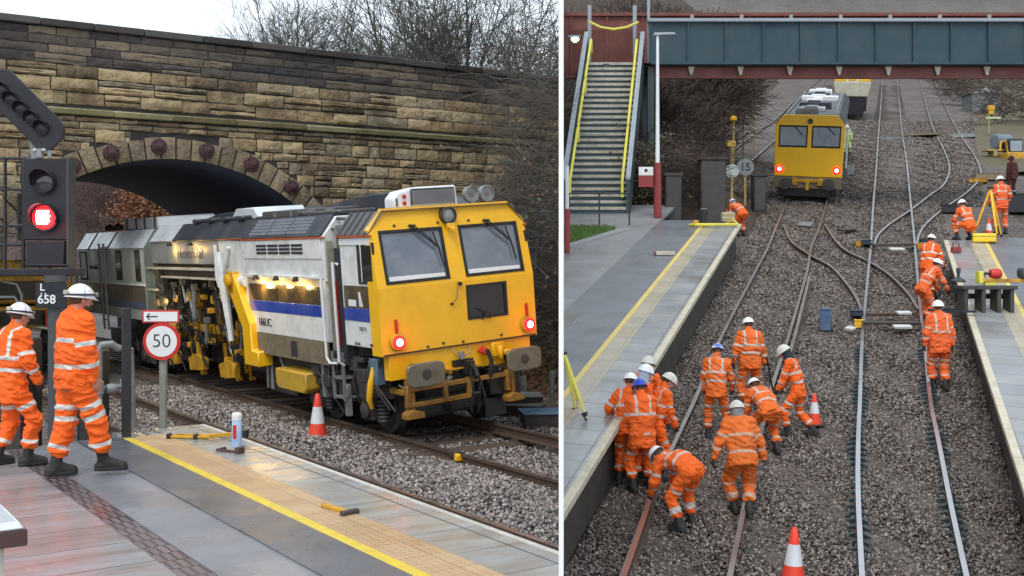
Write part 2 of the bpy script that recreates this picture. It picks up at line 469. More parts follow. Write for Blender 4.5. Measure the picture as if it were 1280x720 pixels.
# ------------------------------------------------------------------ shared builders
def stone_field(name, pts, mat, parent=None, seed=1, label=None):
    """loose stones: pts = array (N,4) of x,y,z,size ; one mesh, a crowd nobody could count"""
    rng = np.random.default_rng(seed)
    N = len(pts)
    cube = np.array([(-1, -1, -1), (1, -1, -1), (1, 1, -1), (-1, 1, -1), (-1, -1, 1), (1, -1, 1), (1, 1, 1), (-1, 1, 1)], float)
    fc = np.array([(3, 2, 1, 0), (4, 5, 6, 7), (0, 1, 5, 4), (1, 2, 6, 5), (2, 3, 7, 6), (3, 0, 4, 7)])
    V = np.repeat(cube[None], N, 0) * rng.uniform(.45, 1.0, (N, 8, 3))
    V *= np.stack([rng.uniform(.7, 1.2, N), rng.uniform(.5, 1, N), rng.uniform(.4, .8, N)], 1)[:, None, :]
    q = rng.normal(size=(N, 4)); q /= np.linalg.norm(q, axis=1)[:, None]
    a, b, c, d = q.T
    Rm = np.stack([1 - 2 * (c * c + d * d), 2 * (b * c - a * d), 2 * (b * d + a * c),
                   2 * (b * c + a * d), 1 - 2 * (b * b + d * d), 2 * (c * d - a * b),
                   2 * (b * d - a * c), 2 * (c * d + a * b), 1 - 2 * (b * b + c * c)], 1).reshape(N, 3, 3)
    V = np.einsum('nij,nkj->nki', Rm, V) * (pts[:, 3] * .5)[:, None, None] + pts[:, None, :3]
    me = bpy.data.meshes.new(name)
    me.vertices.add(N * 8); me.vertices.foreach_set('co', V.reshape(-1).astype(np.float32))
    FI = (fc[None] + (np.arange(N) * 8)[:, None, None]).reshape(-1)
    me.loops.add(len(FI)); me.loops.foreach_set('vertex_index', FI.astype(np.int32))
    me.polygons.add(N * 6); me.polygons.foreach_set('loop_start', (np.arange(N * 6) * 4).astype(np.int32))
    me.update(calc_edges=True)
    at = me.attributes.new('tone', 'FLOAT', 'POINT')
    at.data.foreach_set('value', np.repeat(rng.uniform(0.02, 1, N), 8).astype(np.float32))
    me.materials.append(mat)
    o = bpy.data.objects.new(name, me); COL.objects.link(o)
    if parent: o.parent = parent
    return o

def rail_mb(mb, pts, up=(0, 0, 1), head=.036, foot=.07, h=.155, mats=(0, 1), n_up=None):
    """flat-bottomed rail swept along pts (rail-top positions)"""
    prof = [(-head, 0), (head, 0), (head, -.035), (.011, -.05), (.011, -h + .03), (foot, -h + .012), (foot, -h),
            (-foot, -h), (-foot, -h + .012), (-.011, -h + .03), (-.011, -.05), (-head, -.035)]
    pts = [Vector(p) for p in pts]; k = len(pts); n = len(prof)
    vs = []
    for i, p in enumerate(pts):
        d = pts[min(i + 1, k - 1)] - pts[max(i - 1, 0)]; d.normalize()
        side = d.cross(Vector(up)).normalized(); uu = side.cross(d)
        for x, z in prof: vs.append(p + side * x + uu * z)
    fs = []; ms = []
    for i in range(k - 1):
        for j in range(n):
            a = i * n + j; b = i * n + (j + 1) % n
            fs.append((a, b, b + n, a + n)); ms.append(mats[0] if j in (0,) else mats[1])
    o = len(mb.v)
    for p in vs: mb.v.append(tuple(mb.M @ p) if mb.M else tuple(p)); mb.tn.append(0)
    mb.f += [tuple(i + o for i in f) for f in fs]; mb.m += ms
    mb.f += [tuple(range(o, o + n)), tuple(range(o + (k - 1) * n, o + k * n))]; mb.m += [mats[1]] * 2

def cone_thing(loc, label, h=.75, tilt=0.0, group='traffic cones among the tracks'):
    t = thing('traffic_cone', label, 'traffic cone', loc, 0, group)
    s = h / .75
    one('base', lambda b: (b.box(-.2 * s, .2 * s, -.2 * s, .2 * s, 0, .035 * s),), M['cone_base'], t, bevel=.012)
    mb = MB()
    r = lambda z: (.155 - .125 * z / .75) * s
    mb.lathe([(r(0), .035 * s), (r(.27), .27 * s)], n=20, m=0)
    mb.lathe([(r(.27) + .001, .27 * s), (r(.52) + .001, .52 * s)], n=20, m=1)
    mb.lathe([(r(.52), .52 * s), (r(.72), .70 * s), (r(.75) * .6, .72 * s)], n=20, m=0)
    mb.build('cone_body', [M['cone_red'], M['cone_white']], t)
    t.rotation_euler = (0, R(tilt), R(20))
    return t
M['cone_red'] = pm('traffic_cone_red', (.85, .06, .02), (.75, .05, .02), 6, .5, .1, dirt=(.3, .1, .06), damt=.4)
M['cone_white'] = pm('cone_reflective_sleeve', (.75, .76, .78), (.6, .62, .66), 10, .4, .1, dirt=(.4, .38, .35), damt=.5)
M['cone_base'] = pm('cone_base_rubber', (.1, .04, .03), (.06, .04, .035), 8, .8)
# ================================================================== LEFT-HAND STRETCH: setting
M['ballast_bed'] = ground_mat('ballast_bed', (.06, .055, .05), (.13, .115, .105), (.24, .21, .19), 15)
M['stone'] = tone_mat('ballast_stones', [(.04, .039, .04), (.12, .11, .107), (.24, .21, .195), (.34, .285, .26), (.52, .48, .46)], rough=.6, scale=12, bump=.3, nmix=.15, spec=.5)
M['dark_ballast'] = ground_mat('oily_ballast', (.03, .025, .022), (.07, .055, .05), (.13, .1, .085), 13)
M['asphalt_pale'] = pm('old_pale_asphalt', (.19, .2, .225), (.26, .27, .3), 1.3, .24, .16, .35, 130, dirt=(.08, .085, .09), dscale=1.1, damt=.5, dist=.004)
M['asphalt_dark'] = pm('newer_dark_asphalt', (.095, .103, .122), (.13, .138, .158), 1.6, .26, .16, .5, 150, dirt=(.05, .055, .06), damt=.4, dist=.004)
M['wet_slab'] = paving_mat('wet_stone_paving', (.29, .28, .285), (.34, .33, .34), -ANG_A + math.pi / 2, .62, 2.4, rough=.2, rvar=.17, msize=.007, mortar=(.07, .06, .06), dirt=(.22, .115, .09), damt=.7)  # reddish dirt colour paints red reflections of the signal into the slabs
M['drain'] = paving_mat('purple_brick_channel', (.2, .15, .165), (.15, .12, .13), -ANG_A, .068, .22, rough=.25, rvar=.12, msize=.009, mortar=(.03, .025, .03), off=.5)
M['coping'] = paving_mat('coping_slabs', (.31, .325, .32), (.38, .385, .37), -ANG_A, 3.0, .61, rough=.26, rvar=.17, msize=.006, mortar=(.08, .08, .08), dirt=(.2, .145, .1), damt=.75, off=0)
M['yellow_line'] = pm('yellow_line_paint', (.8, .6, .03), (.7, .5, .03), 8, .4, .1, .2, 90, dirt=(.4, .32, .1), dscale=7, damt=.5)
M['white_edge'] = pm('white_edge_paint', (.62, .6, .56), (.5, .48, .43), 8, .5, .1, .2, 80, dirt=(.3, .27, .22), dscale=5, damt=.8)
M['soil'] = pm('damp_soil', (.06, .045, .03), (.1, .075, .05), 4, .9, 0, .8, 20, dirt=(.05, .06, .025), dscale=1.5)

def streaks(m, sc):
    """water lying in long shallow streaks along the joints; slab tint carries painted reflections"""
    nt = m.node_tree; L = nt.links
    mp = [n for n in nt.nodes if n.type == 'MAPPING'][0]
    for n in nt.nodes:
        if n.type == 'TEX_NOISE' and n.inputs['Scale'].default_value < 2:
            v = nn(nt, 'ShaderNodeVectorMath', operation='MULTIPLY'); v.inputs[1].default_value = sc
            L.new(mp.outputs['Vector'], v.inputs[0]); L.new(v.outputs[0], n.inputs['Vector'])
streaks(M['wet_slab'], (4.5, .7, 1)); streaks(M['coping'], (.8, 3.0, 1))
def tactile_mat(rot):
    m = paving_mat('buff_tactile_paving', (.5, .33, .17), (.56, .4, .23), rot, .4, .4, rough=.4, rvar=.15, msize=.008, mortar=(.38, .26, .15), dirt=(.36, .19, .09), damt=.75, off=0, bump=.3)
    nt = m.node_tree; L = nt.links; b = nt.nodes['Principled BSDF']
    mp = [n for n in nt.nodes if n.type == 'MAPPING'][0]
    # raised blisters on a square grid
    sc = nn(nt, 'ShaderNodeVectorMath', operation='SCALE'); sc.inputs['Scale'].default_value = 2 * math.pi / .0667
    L.new(mp.outputs['Vector'], sc.inputs[0])
    sp = nn(nt, 'ShaderNodeSeparateXYZ'); L.new(sc.outputs[0], sp.inputs[0])
    c1 = nn(nt, 'ShaderNodeMath', operation='COSINE'); L.new(sp.outputs[0], c1.inputs[0])
    c2 = nn(nt, 'ShaderNodeMath', operation='COSINE'); L.new(sp.outputs[1], c2.inputs[0])
    ad = nn(nt, 'ShaderNodeMath', operation='ADD'); L.new(c1.outputs[0], ad.inputs[0]); L.new(c2.outputs[0], ad.inputs[1])
    mr = nn(nt, 'ShaderNodeMapRange'); mr.inputs['From Min'].default_value = .5; mr.inputs['From Max'].default_value = 1.3
    L.new(ad.outputs[0], mr.inputs['Value'])
    bp = nn(nt, 'ShaderNodeBump'); bp.inputs['Strength'].default_value = .9; bp.inputs['Distance'].default_value = .006
    L.new(mr.outputs['Result'], bp.inputs['Height'])
    old = b.inputs['Normal'].links[0].from_socket
    L.new(old, bp.inputs['Normal']); L.new(bp.outputs['Normal'], b.inputs['Normal'])
    return m
M['tactile'] = tactile_mat(-ANG_A)

def quadA(mb, s0, s1, t0, t1, z, m=0, wav=0, n=1):
    mb.grid(lambda i, j: PA((s0 + (s1 - s0) * i) + wav * math.sin((t0 + (t1 - t0) * j / n) * 2.1), t0 + (t1 - t0) * j / n, z), 1, n, m)

# ground sheet reaching far away, clipped at the added divider
g = MB()
g.grid(lambda i, j: PA(-160 + 16 * i, -40 + 16 * j, HBAL - .05), 22, 25)
tag(g.build('ground', M['ballast_bed'], side='A', fixn=False), kind='structure')

# platform: body, then surfaces as separate sheets of paving
def platA(mb):
    mb.hexa([PA(-6, -12, HP - 1.2), PA(4.62, -12, HP - 1.2), PA(4.62, 13.6, HP - 1.2), PA(-6, 13.1, HP - 1.2),
             PA(-6, -12, HP - .09), PA(4.62, -12, HP - .09), PA(4.62, 13.6, HP - .09), PA(-6, 13.1, HP - .09)])
tag(one('platform_body', platA, pm('platform_brickwork', (.09, .07, .06), (.14, .11, .09), 6, .8), side='A'), kind='structure')
def sheetA(name, mat, s0, s1, t0, t1, ztop, th=.08):
    mb = MB()
    mb.hexa([PA(s0, t0, ztop - th), PA(s1, t0, ztop - th), PA(s1, t1, ztop - th), PA(s0, t1, ztop - th),
             PA(s0, t0, ztop), PA(s1, t0, ztop), PA(s1, t1, ztop), PA(s0, t1, ztop)])
    return tag(mb.build(name, mat, side='A'), kind='structure')
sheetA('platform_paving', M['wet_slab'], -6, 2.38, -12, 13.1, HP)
sheetA('drainage_channel', M['drain'], 2.383, 2.60, -12, 13.1, HP - .004)
sheetA('platform_asphalt', M['asphalt_pale'], 2.603, 3.15, -12, 13.14, HP + .002)
def strip():
    mb = MB(); n = 60
    for j in range(n):
        t0 = -12 + 25.2 * j / n; t1 = -12 + 25.2 * (j + 1) / n
        a = 3.15 + .03 * noise.noise(Vector((t0 * .9, 0, 0))); b = 3.15 + .03 * noise.noise(Vector((t1 * .9, 0, 0)))
        mb.hexa([PA(a, t0, HP - .07), PA(3.635, t0, HP - .07), PA(3.635, t1, HP - .07), PA(b, t1, HP - .07),
                 PA(a, t0, HP + .012), PA(3.635, t0, HP + .012), PA(3.635, t1, HP + .012), PA(b, t1, HP + .012)])
    return mb.build('asphalt_patch', M['asphalt_dark'], side='A', smooth=0)
tag(strip(), kind='structure')
sheetA('platform_yellow_line', M['yellow_line'], 3.64, 3.745, -12, 13.2, HP + .006)
sheetA('tactile_paving', M['tactile'], 3.75, 4.15, -12, 13.2, HP + .004)
sheetA('platform_coping', M['coping'], 4.153, 4.74, -12, 13.7, HP + .002, .1)
sheetA('platform_coping_grooves', pm('dark_groove', (.1, .1, .1), None, 5, .5), 4.60, 4.612, -12, 13.68, HP + .0045, .02)
sheetA('platform_white_edge', M['white_edge'], 4.742, 4.80, -12, 13.68, HP + .004, .1)
# uneven end slabs beyond the tactile paving
mb = MB()
for i in range(7):
    a = 3.7 + i * .16
    mb.hexa([PA(a, 13.21, HP - .2), PA(a + .15, 13.21, HP - .2), PA(a + .15, 13.8, HP - .2), PA(a, 13.8, HP - .2),
             PA(a, 13.21, HP + .01), PA(a + .15, 13.21, HP - .03 + .01), PA(a + .15, 13.75 + .1 * random.random(), HP - .03), PA(a, 13.78, HP - .01)])
tag(mb.build('platform_end_slabs', M['coping'], side='A', bevel=.01), kind='structure')

# beds between the rails and the cess, loose stones
bed = MB()
quadA(bed, 4.8, 20, -6, 60, HBAL - .02)
tag(bed.build('ballast_bed', M['ballast_bed'], side='A', fixn=False), kind='structure')
rng = np.random.default_rng(5)
def scatterA(s0, s1, t0, t1, dens, zf, size=(.03, .064)):
    n = int((s1 - s0) * (t1 - t0) * dens)
    s = rng.uniform(s0, s1, n); t = rng.uniform(t0, t1, n)
    x = NA.x * s + UA.x * t; y = NA.y * s + UA.y * t
    keep = x < .0432 * y - .03
    s, t, x, y = s[keep], t[keep], x[keep], y[keep]
    return np.stack([x, y, zf(s, t) + rng.uniform(-.015, .02, len(s)), rng.uniform(*size, len(s))], 1)
hump = lambda s, t: HBAL + .0 * s + .03 * np.sin(s * 5 + t * .7)
six = lambda s, t: HBAL + .07 * np.exp(-((s - 7.15) / .5) ** 2) + .02 * np.sin(t * 1.7)
P_ = [scatterA(6.28, 8.12, 4, 14, 1000, six), scatterA(6.28, 8.12, 14, 24, 600, six),
      scatterA(8.2, 9.7, 6, 16, 600, lambda s, t: HBAL + 0 * s - .01),
      scatterA(9.8, 12.4, 8, 18, 420, hump), scatterA(12.4, 14, 10, 20, 200, hump),
      scatterA(5.05, 6.2, 10, 26, 250, lambda s, t: HBAL + 0 * s - .01)]
tag(stone_field('ballast_stones', np.concatenate(P_), M['stone'], seed=3), kind='stuff')
tag(bpy.data.objects['ballast_stones'], 'loose grey and pinkish ballast stones between the tracks beside the left platform', 'ballast')

# tracks
def bendA(s, t):      # tracks swing gently to the left beyond the bridge
    return PA(s - (max(0, t - 34) ** 2) * .008, t, 0)
def trackA(label, s_l, s_r, zl, zr, t0=3, t1=75, shiny=True):
    o = bendA(s_l, 12)
    tr = thing('railway_track', label, 'railway track', (0, 0, 0), 0)
    for s, z in ((s_l, zl), (s_r, zr)):
        mb = MB()
        pts = [bendA(s, t0 + (t1 - t0) * i / 48) + Vector((0, 0, z)) for i in range(49)]
        rail_mb(mb, pts)
        mb.build('rail', [M['rail_wet'], M['rust']], tr, side='A', fixn=True)
    mb0 = None
    for k in range(46):
        t = 5 + k * .68
        mb = MB()
        mb.hexa([PA(s_l - .5, -.12, -.19), PA(s_r + .5, -.12, -.19), PA(s_r + .5, .12, -.19), PA(s_l - .5, .12, -.19),
                 PA(s_l - .5, -.1, -.145), PA(s_r + .5, -.1, -.145), PA(s_r + .5, .1, -.145), PA(s_l - .5, .1, -.145)])
        if mb0 is None:
            for s in (s_l, s_r):
                for d in (-.1, .1):
                    mb.hexa([PA(s + d - .04, -.06, -.15), PA(s + d + .04, -.06, -.15), PA(s + d + .04, .06, -.15), PA(s + d - .04, .06, -.15),
                             PA(s + d - .03, -.05, -.11), PA(s + d + .03, -.05, -.11), PA(s + d + .03, .05, -.11), PA(s + d - .03, .05, -.11)], 1)
            mb0 = mb.build('sleeper', [M['sleeper'], M['rust']], tr); so_ = mb0
        else:
            so_ = mb0.copy(); COL.objects.link(so_)
        so_.location = UA * t + Vector((0, 0, (zl + zr) / 2))
    # drop sleepers that would stand past the added divider
    for ch in list(tr.children):
        if ch.name.startswith('sleeper'):
            c = ch.location + NA * (s_r + .5)
            if c.x > .0432 * c.y - .1: bpy.data.objects.remove(ch)
    return tr
M['rail_wet'] = pm('wet_railhead', (.3, .29, .28), (.2, .17, .15), 10, .3, .12, metal=.7)
M['sleeper'] = pm('stained_sleeper', (.07, .05, .04), (.12, .09, .07), 6, .8, 0, .4, 30)
trackA('near railway track running close along the left platform edge', 4.93, 6.28, HR, HR)
trackA('second railway track, canted, carrying the yellow and white maintenance train', 8.15, 9.72, HR, HR + .1)

# ------------------------------------------------------------------ stone arch bridge
BT = 25.4; AC, AZ, AR = 8.24, -2.68, 4.89; BTOP = 5.08; S0, S1 = -6.0, 24.0
M['block'] = tone_mat('rock_faced_sandstone', [(.1, .078, .055), (.2, .145, .085), (.31, .225, .125), (.44, .335, .19), (.36, .295, .19), (.21, .175, .125)],
                      rough=.85, scale=5.5, bump=1, bscale=11, soot=(.04, .033, .028), sootamt=.97, dist=.06, nmix=.38)
M['block_dark'] = tone_mat('soot_darkened_sandstone', [(.045, .04, .038), (.085, .07, .06), (.13, .105, .08), (.21, .165, .115)],
                           rough=.85, scale=5, bump=1, bscale=11, soot=(.02, .018, .02), sootamt=.7, dist=.03, nmix=.3)
M['moss_stone'] = tone_mat('mossy_string_course', [(.12, .1, .05), (.3, .25, .13), (.42, .37, .21), (.27, .25, .12)], rough=.8, scale=2.5, bump=.5, bscale=20, soot=(.05, .06, .025), sootamt=.8, dist=.02)
M['cap_stone'] = tone_mat('weathered_cap_stone', [(.04, .035, .035), (.09, .08, .075), (.14, .13, .12)], rough=.7, scale=3, bump=.5, bscale=20, dist=.02)
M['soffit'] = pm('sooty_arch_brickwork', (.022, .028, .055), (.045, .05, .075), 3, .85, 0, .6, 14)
bridge = thing('stone_arch_bridge', 'old sandstone railway bridge with a wide arch over the maintenance train', 'bridge', PA(AC, BT, HR), ANG_A)
def LB(s, t, z): return Vector((s - AC, t - BT, z - HR))     # bridge local
def arch_z(s, r=AR):
    d = r * r - (s - AC) ** 2
    return AZ + math.sqrt(d) if d > 0 else -99
# core behind the facing
mb = MB(); n = 48
def core(s0, s1):
    k = 8
    for i in range(k):
        a = s0 + (s1 - s0) * i / k; b = s0 + (s1 - s0) * (i + 1) / k
        za = max(HR - .8, arch_z(a)); zb_ = max(HR - .8, arch_z(b))
        mb.hexa([LB(a, BT + .0, za), LB(b, BT, zb_), LB(b, BT + 9, zb_), LB(a, BT + 9, za),
                 LB(a, BT, BTOP - .2), LB(b, BT, BTOP - .2), LB(b, BT + 9, BTOP - .2), LB(a, BT + 9, BTOP - .2)])
core(S0, AC - AR)
for q in range(6):
    core(AC - AR + 2 * AR * q / 6, AC - AR + 2 * AR * (q + 1) / 6)
core(AC + AR, S1)
mb.build('masonry_core', M['block_dark'], bridge, smooth=0)
# barrel of the arch
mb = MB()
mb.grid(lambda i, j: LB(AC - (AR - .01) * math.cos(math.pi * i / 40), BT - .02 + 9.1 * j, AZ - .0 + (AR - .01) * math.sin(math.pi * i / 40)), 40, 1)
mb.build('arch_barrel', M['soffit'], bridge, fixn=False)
# facing blocks
rb = random.Random(11)
def rock(mb, s0, s1, z0, z1, d, nx=6, nz=4, m=0, chis=.045):
    """one rock-faced block, face bulging d metres out of the wall"""
    g_ = rb.uniform(.008, .018)
    s0 += g_; s1 -= g_; z0 += g_; z1 -= g_
    mb.tone = rb.uniform(.05, 1)
    ox = rb.uniform(0, 50)
    vs = []
    for j in range(nz + 1):
        for i in range(nx + 1):
            u, v = i / nx, j / nz
            e = min(u, 1 - u, v, 1 - v)
            k = 0 if e <= 0 else 1
            bul = d * (.35 + .65 * k * (.7 + .6 * noise.noise(Vector((u * 2.3 + ox, v * 1.7, ox))))) + chis * k * noise.noise(Vector((u * 6 + ox, v * 5, 1)))
            vs.append(LB(s0 + (s1 - s0) * u + .02 * noise.noise(Vector((ox, u * 3, v * 5))), BT - max(.012, bul), z0 + (z1 - z0) * v + .022 * noise.noise(Vector((ox + 9, u * (s1 - s0) * 6, v * 2)))))
    fs = [(j * (nx + 1) + i, j * (nx + 1) + i + 1, (j + 1) * (nx + 1) + i + 1, (j + 1) * (nx + 1) + i) for j in range(nz) for i in range(nx)]
    # sides back to the wall
    ring = [i for i in range(nx + 1)] + [(nx + 1) * j + nx for j in range(1, nz + 1)] + [(nx + 1) * nz + i for i in range(nx - 1, -1, -1)] + [(nx + 1) * j for j in range(nz - 1, 0, -1)]
    base = len(vs)
    for q in ring: vs.append(Vector((vs[q].x, .03, vs[q].z)))
    L_ = len(ring)
    for q in range(L_):
        fs.append((ring[q], base + q, base + (q + 1) % L_, ring[(q + 1) % L_]))
    mb.add(vs, fs, m)
mb = MB()
RO = AR + .52
z = HR - .8
courses = []
while z < 3.02:
    h = rb.choice([.15, .2, .24, .27, .3]); h = min(h, 3.04 - z) if 3.04 - z < .35 else h
    courses.append((z, z + h)); z += h
def lay(mb, courses, m, wmin, wmax, d):
    for (z0, z1) in courses:
        s = S0 + rb.uniform(0, .3)
        while s < S1:
            w_ = rb.uniform(wmin, wmax) * (1 if z1 - z0 > .16 else 1.2)
            a, b = s, min(s + w_, S1); s += w_
            zm = (z0 + z1) / 2
            dd = RO * RO - (zm - AZ) ** 2
            if dd > 0 and zm > AZ - 3:
                e = math.sqrt(dd) - .03
                l, r_ = AC - e, AC + e
                if zm < AZ: l, r_ = AC - RO + .03, AC + RO - .03
                if a >= l and b <= r_: continue
                if a < l < b: b = l
                elif a < r_ < b: a = r_
            if b - a < .06: continue
            zz0, zz1 = z0, z1
            if (z1 - z0) > .22 and rb.random() < .3:      # snecked: two thin stones
                zz = (z0 + z1) / 2 + rb.uniform(-.03, .03)
                rock(mb, a, b, z0, zz, rb.uniform(.02, d), m=m); rock(mb, a, b, zz, z1, rb.uniform(.02, d), m=m)
            else: rock(mb, a, b, zz0, zz1, rb.uniform(.02, d), m=m)
lay(mb, courses, 0, .28, .8, .09)
lay(mb, [(3.28, 3.56), (3.56, 3.86)], 0, .6, 1.35, .15)
lay(mb, [(3.86, 4.14)], 0, .5, 1.2, .13)
lay(mb, [(4.14, 4.36), (4.36, 4.55), (4.55, 4.75), (4.75, 4.92)], 1, .5, 1.1, .05)
mb.tone = 0
mb.build('stone_facing', [M['block'], M['block_dark']], bridge, smooth=50)
# voussoirs
mb = MB(); NV = 46
for i in range(NV):
    a0 = math.pi * i / NV + .004; a1 = math.pi * (i + 1) / NV - .004
    ro = AR + rb.uniform(.44, .54); ri = AR - .0
    mb.tone = rb.uniform(.25, .95); nx, nz = 2, 4
    ox = rb.uniform(0, 40); dep = rb.uniform(.07, .13)
    vs = []
    for j in range(nz + 1):
        for q in range(nx + 1):
            u, v = q / nx, j / nz; e = min(u, 1 - u, v, 1 - v)
            a = a0 + (a1 - a0) * u; r_ = ri + (ro - ri) * v
            d = dep * (.4 if e <= 0 else 1 + .5 * noise.noise(Vector((u * 2 + ox, v * 3, 0))))
            vs.append(LB(AC - r_ * math.cos(a), BT - d, AZ + r_ * math.sin(a)))
    fs = [(j * (nx + 1) + q, j * (nx + 1) + q + 1, (j + 1) * (nx + 1) + q + 1, (j + 1) * (nx + 1) + q) for j in range(nz) for q in range(nx)]
    ring = [q for q in range(nx + 1)] + [(nx + 1) * j + nx for j in range(1, nz + 1)] + [(nx + 1) * nz + q for q in range(nx - 1, -1, -1)] + [(nx + 1) * j for j in range(nz - 1, 0, -1)]
    base = len(vs)
    for q in ring: vs.append(Vector((vs[q].x, .25, vs[q].z)))
    for q in range(len(ring)): fs.append((ring[q], base + q, base + (q + 1) % len(ring), ring[(q + 1) % len(ring)]))
    mb.add(vs, fs)
mb.tone = 0
mb.build('arch_ring', tone_mat('dark_ring_stone', [(.09, .072, .055), (.17, .13, .085), (.27, .205, .13), (.36, .28, .18), (.2, .16, .12)], rough=.85, scale=5, bump=1, bscale=10, soot=(.04, .033, .03), sootamt=.95, dist=.07, nmix=.4), bridge, smooth=50)
# string course and cap
def course(name, mat, z0, z1, proj, w_, sl=.03):
    mb = MB(); s = S0
    while s < S1:
        b = min(S1, s + w_ * rb.uniform(.8, 1.2)); mb.tone = rb.uniform(.1, .95); dz = rb.uniform(-.006, .006)
        a_ = s + .006; b_ = b - .006
        mb.hexa([LB(a_, BT - proj * .7, z0 + dz), LB(b_, BT - proj * .7, z0 + dz), LB(b_, BT + .3, z0 + dz), LB(a_, BT + .3, z0 + dz),
                 LB(a_, BT - proj, z1 - sl + dz), LB(b_, BT - proj, z1 - sl + dz), LB(b_, BT + .3, z1 + dz), LB(a_, BT + .3, z1 + dz)])
        s = b
    return mb.build(name, mat, bridge, bevel=.015)
course('string_course', M['moss_stone'], 3.07, 3.265, .2, 1.5, .08)
course('parapet_cap', M['cap_stone'], 4.93, 5.10, .16, 1.3, .03)
# iron tie plates
a_list = [.445, .52, .595, .67, .745, .82]
for px, py in ((139, 190), (199, 183), (259, 188), (316, 203), (364, 236), (95, 214)):
    # position on the face
    k = None
    r_ = Vector(((px - CX) / F, 1, (CY - py) / F)); tt = (BT - .14) / r_.dot(UA); p = r_ * tt
    s_, z_ = p.dot(NA), p.z
    v = Vector((s_ - AC, z_ - AZ)); v = v.normalized() * (AR + .27)
    c = (v.x, -.02, AZ + v.y - HR)
    mb = MB()
    mb.lathe([(.17, 0), (.18, .13), (.165, .15), (.11, .155), (.1, .2), (.055, .21), (.05, .26), (0, .27)], c, (0, -1, 0), 22)
    for q in range(4):
        a = q * math.pi / 2 + .6
        mb.tube([(c[0] + .06 * math.cos(a), c[1] - .17, c[2] + .06 * math.sin(a)), (c[0] + .17 * math.cos(a), c[1] - .165, c[2] + .17 * math.sin(a))], .015, 5)
    mb.build('tie_plate', M['iron'] if 'iron' in M else M.setdefault('iron', pm('maroon_iron', (.07, .025, .028), (.045, .02, .022), 6, .55, .1, .3, 40)), bridge)
for ch in bridge.children:      # trim at the added divider
    me = ch.data; Mw = Matrix.Translation(bridge.location) @ Matrix.Rotation(ANG_A, 4, 'Z')
    bm = bmesh.new(); bm.from_mesh(me); bm.transform(Mw)
    bmesh.ops.bisect_plane(bm, geom=list(bm.verts) + list(bm.edges) + list(bm.faces), plane_co=(0, 0, 0), plane_no=Vector((1, -.0432, 0)).normalized(), clear_outer=True)
    bm.transform(Mw.inverted()); bm.to_mesh(me); bm.free()
# ================================================================== maintenance train, left-hand stretch
def wheelset(tr, y, rad=.42, hw=.775):
    for s in (-1, 1):
        mb = MB()
        mb.lathe([(.05, -.02), (rad - .1, -.02), (rad - .09, .0), (rad - .01, .0), (rad, .02), (rad, .09), (rad + .028, .1), (rad + .028, .125), (rad - .08, .125), (.1, .11), (.09, .14), (0, .14)],
                 (s * (hw + .1), y, rad), (-s, 0, 0), 28)
        mb.build('wheel', M['steel_dark'], tr)
    one('axle', lambda b: b.cyl((-hw, y, rad), (hw, y, rad), .08, 12), M['steel_dark'], tr)

def bogie(tr, y0, y1, seed=1):
    """heavy truck frame with springs, axle boxes and brake gear"""
    rr = random.Random(seed)
    wheelset(tr, y0); wheelset(tr, y1)
    for s in (-1, 1):
        mb = MB()
        yl = y0 - .55; yh = y1 + .55; ym = (y0 + y1) / 2
        mb.prism([(yl, .62), (yl, .8), (y0 + .3, .82), (ym - .4, .68), (ym + .4, .68), (y1 - .3, .82), (yh, .8), (yh, .62), (y1 - .2, .55), (ym, .42), (y0 + .2, .55)], 'x', s * .98, s * 1.08)
        for y in (y0, y1):
            mb.box(s * .96, s * 1.2, y - .16, y + .16, .27, .58)
            mb.lathe([(.13, 0), (.13, .06), (.09, .08), (0, .08)], (s * 1.2, y, .42), (s, 0, 0), 14)
            for d in (-.27, .27):
                for k in range(6):
                    mb.lathe([(.085, 0), (.1, .02), (.1, .035), (.085, .055)], (s * 1.07, y + d, .24 + k * .058), (0, 0, 1), 12)
                mb.cyl((s * 1.07, y + d, .2), (s * 1.07, y + d, .66), .045, 8)
        for k in range(5):
            yy = rr.uniform(yl, yh); mb.tube([(s * 1.14, yy, .8), (s * 1.16, yy + rr.uniform(-.2, .2), .5), (s * 1.1, yy + rr.uniform(-.3, .3), .25)], .02, 6)
        mb.build('bogie_frame', M['steel_dark'], tr, bevel=.008)
    mb = MB(); mb.box(-1, 1, (y0 + y1) / 2 - .25, (y0 + y1) / 2 + .25, .45, .75); mb.build('bogie_bolster', M['steel_dark'], tr)

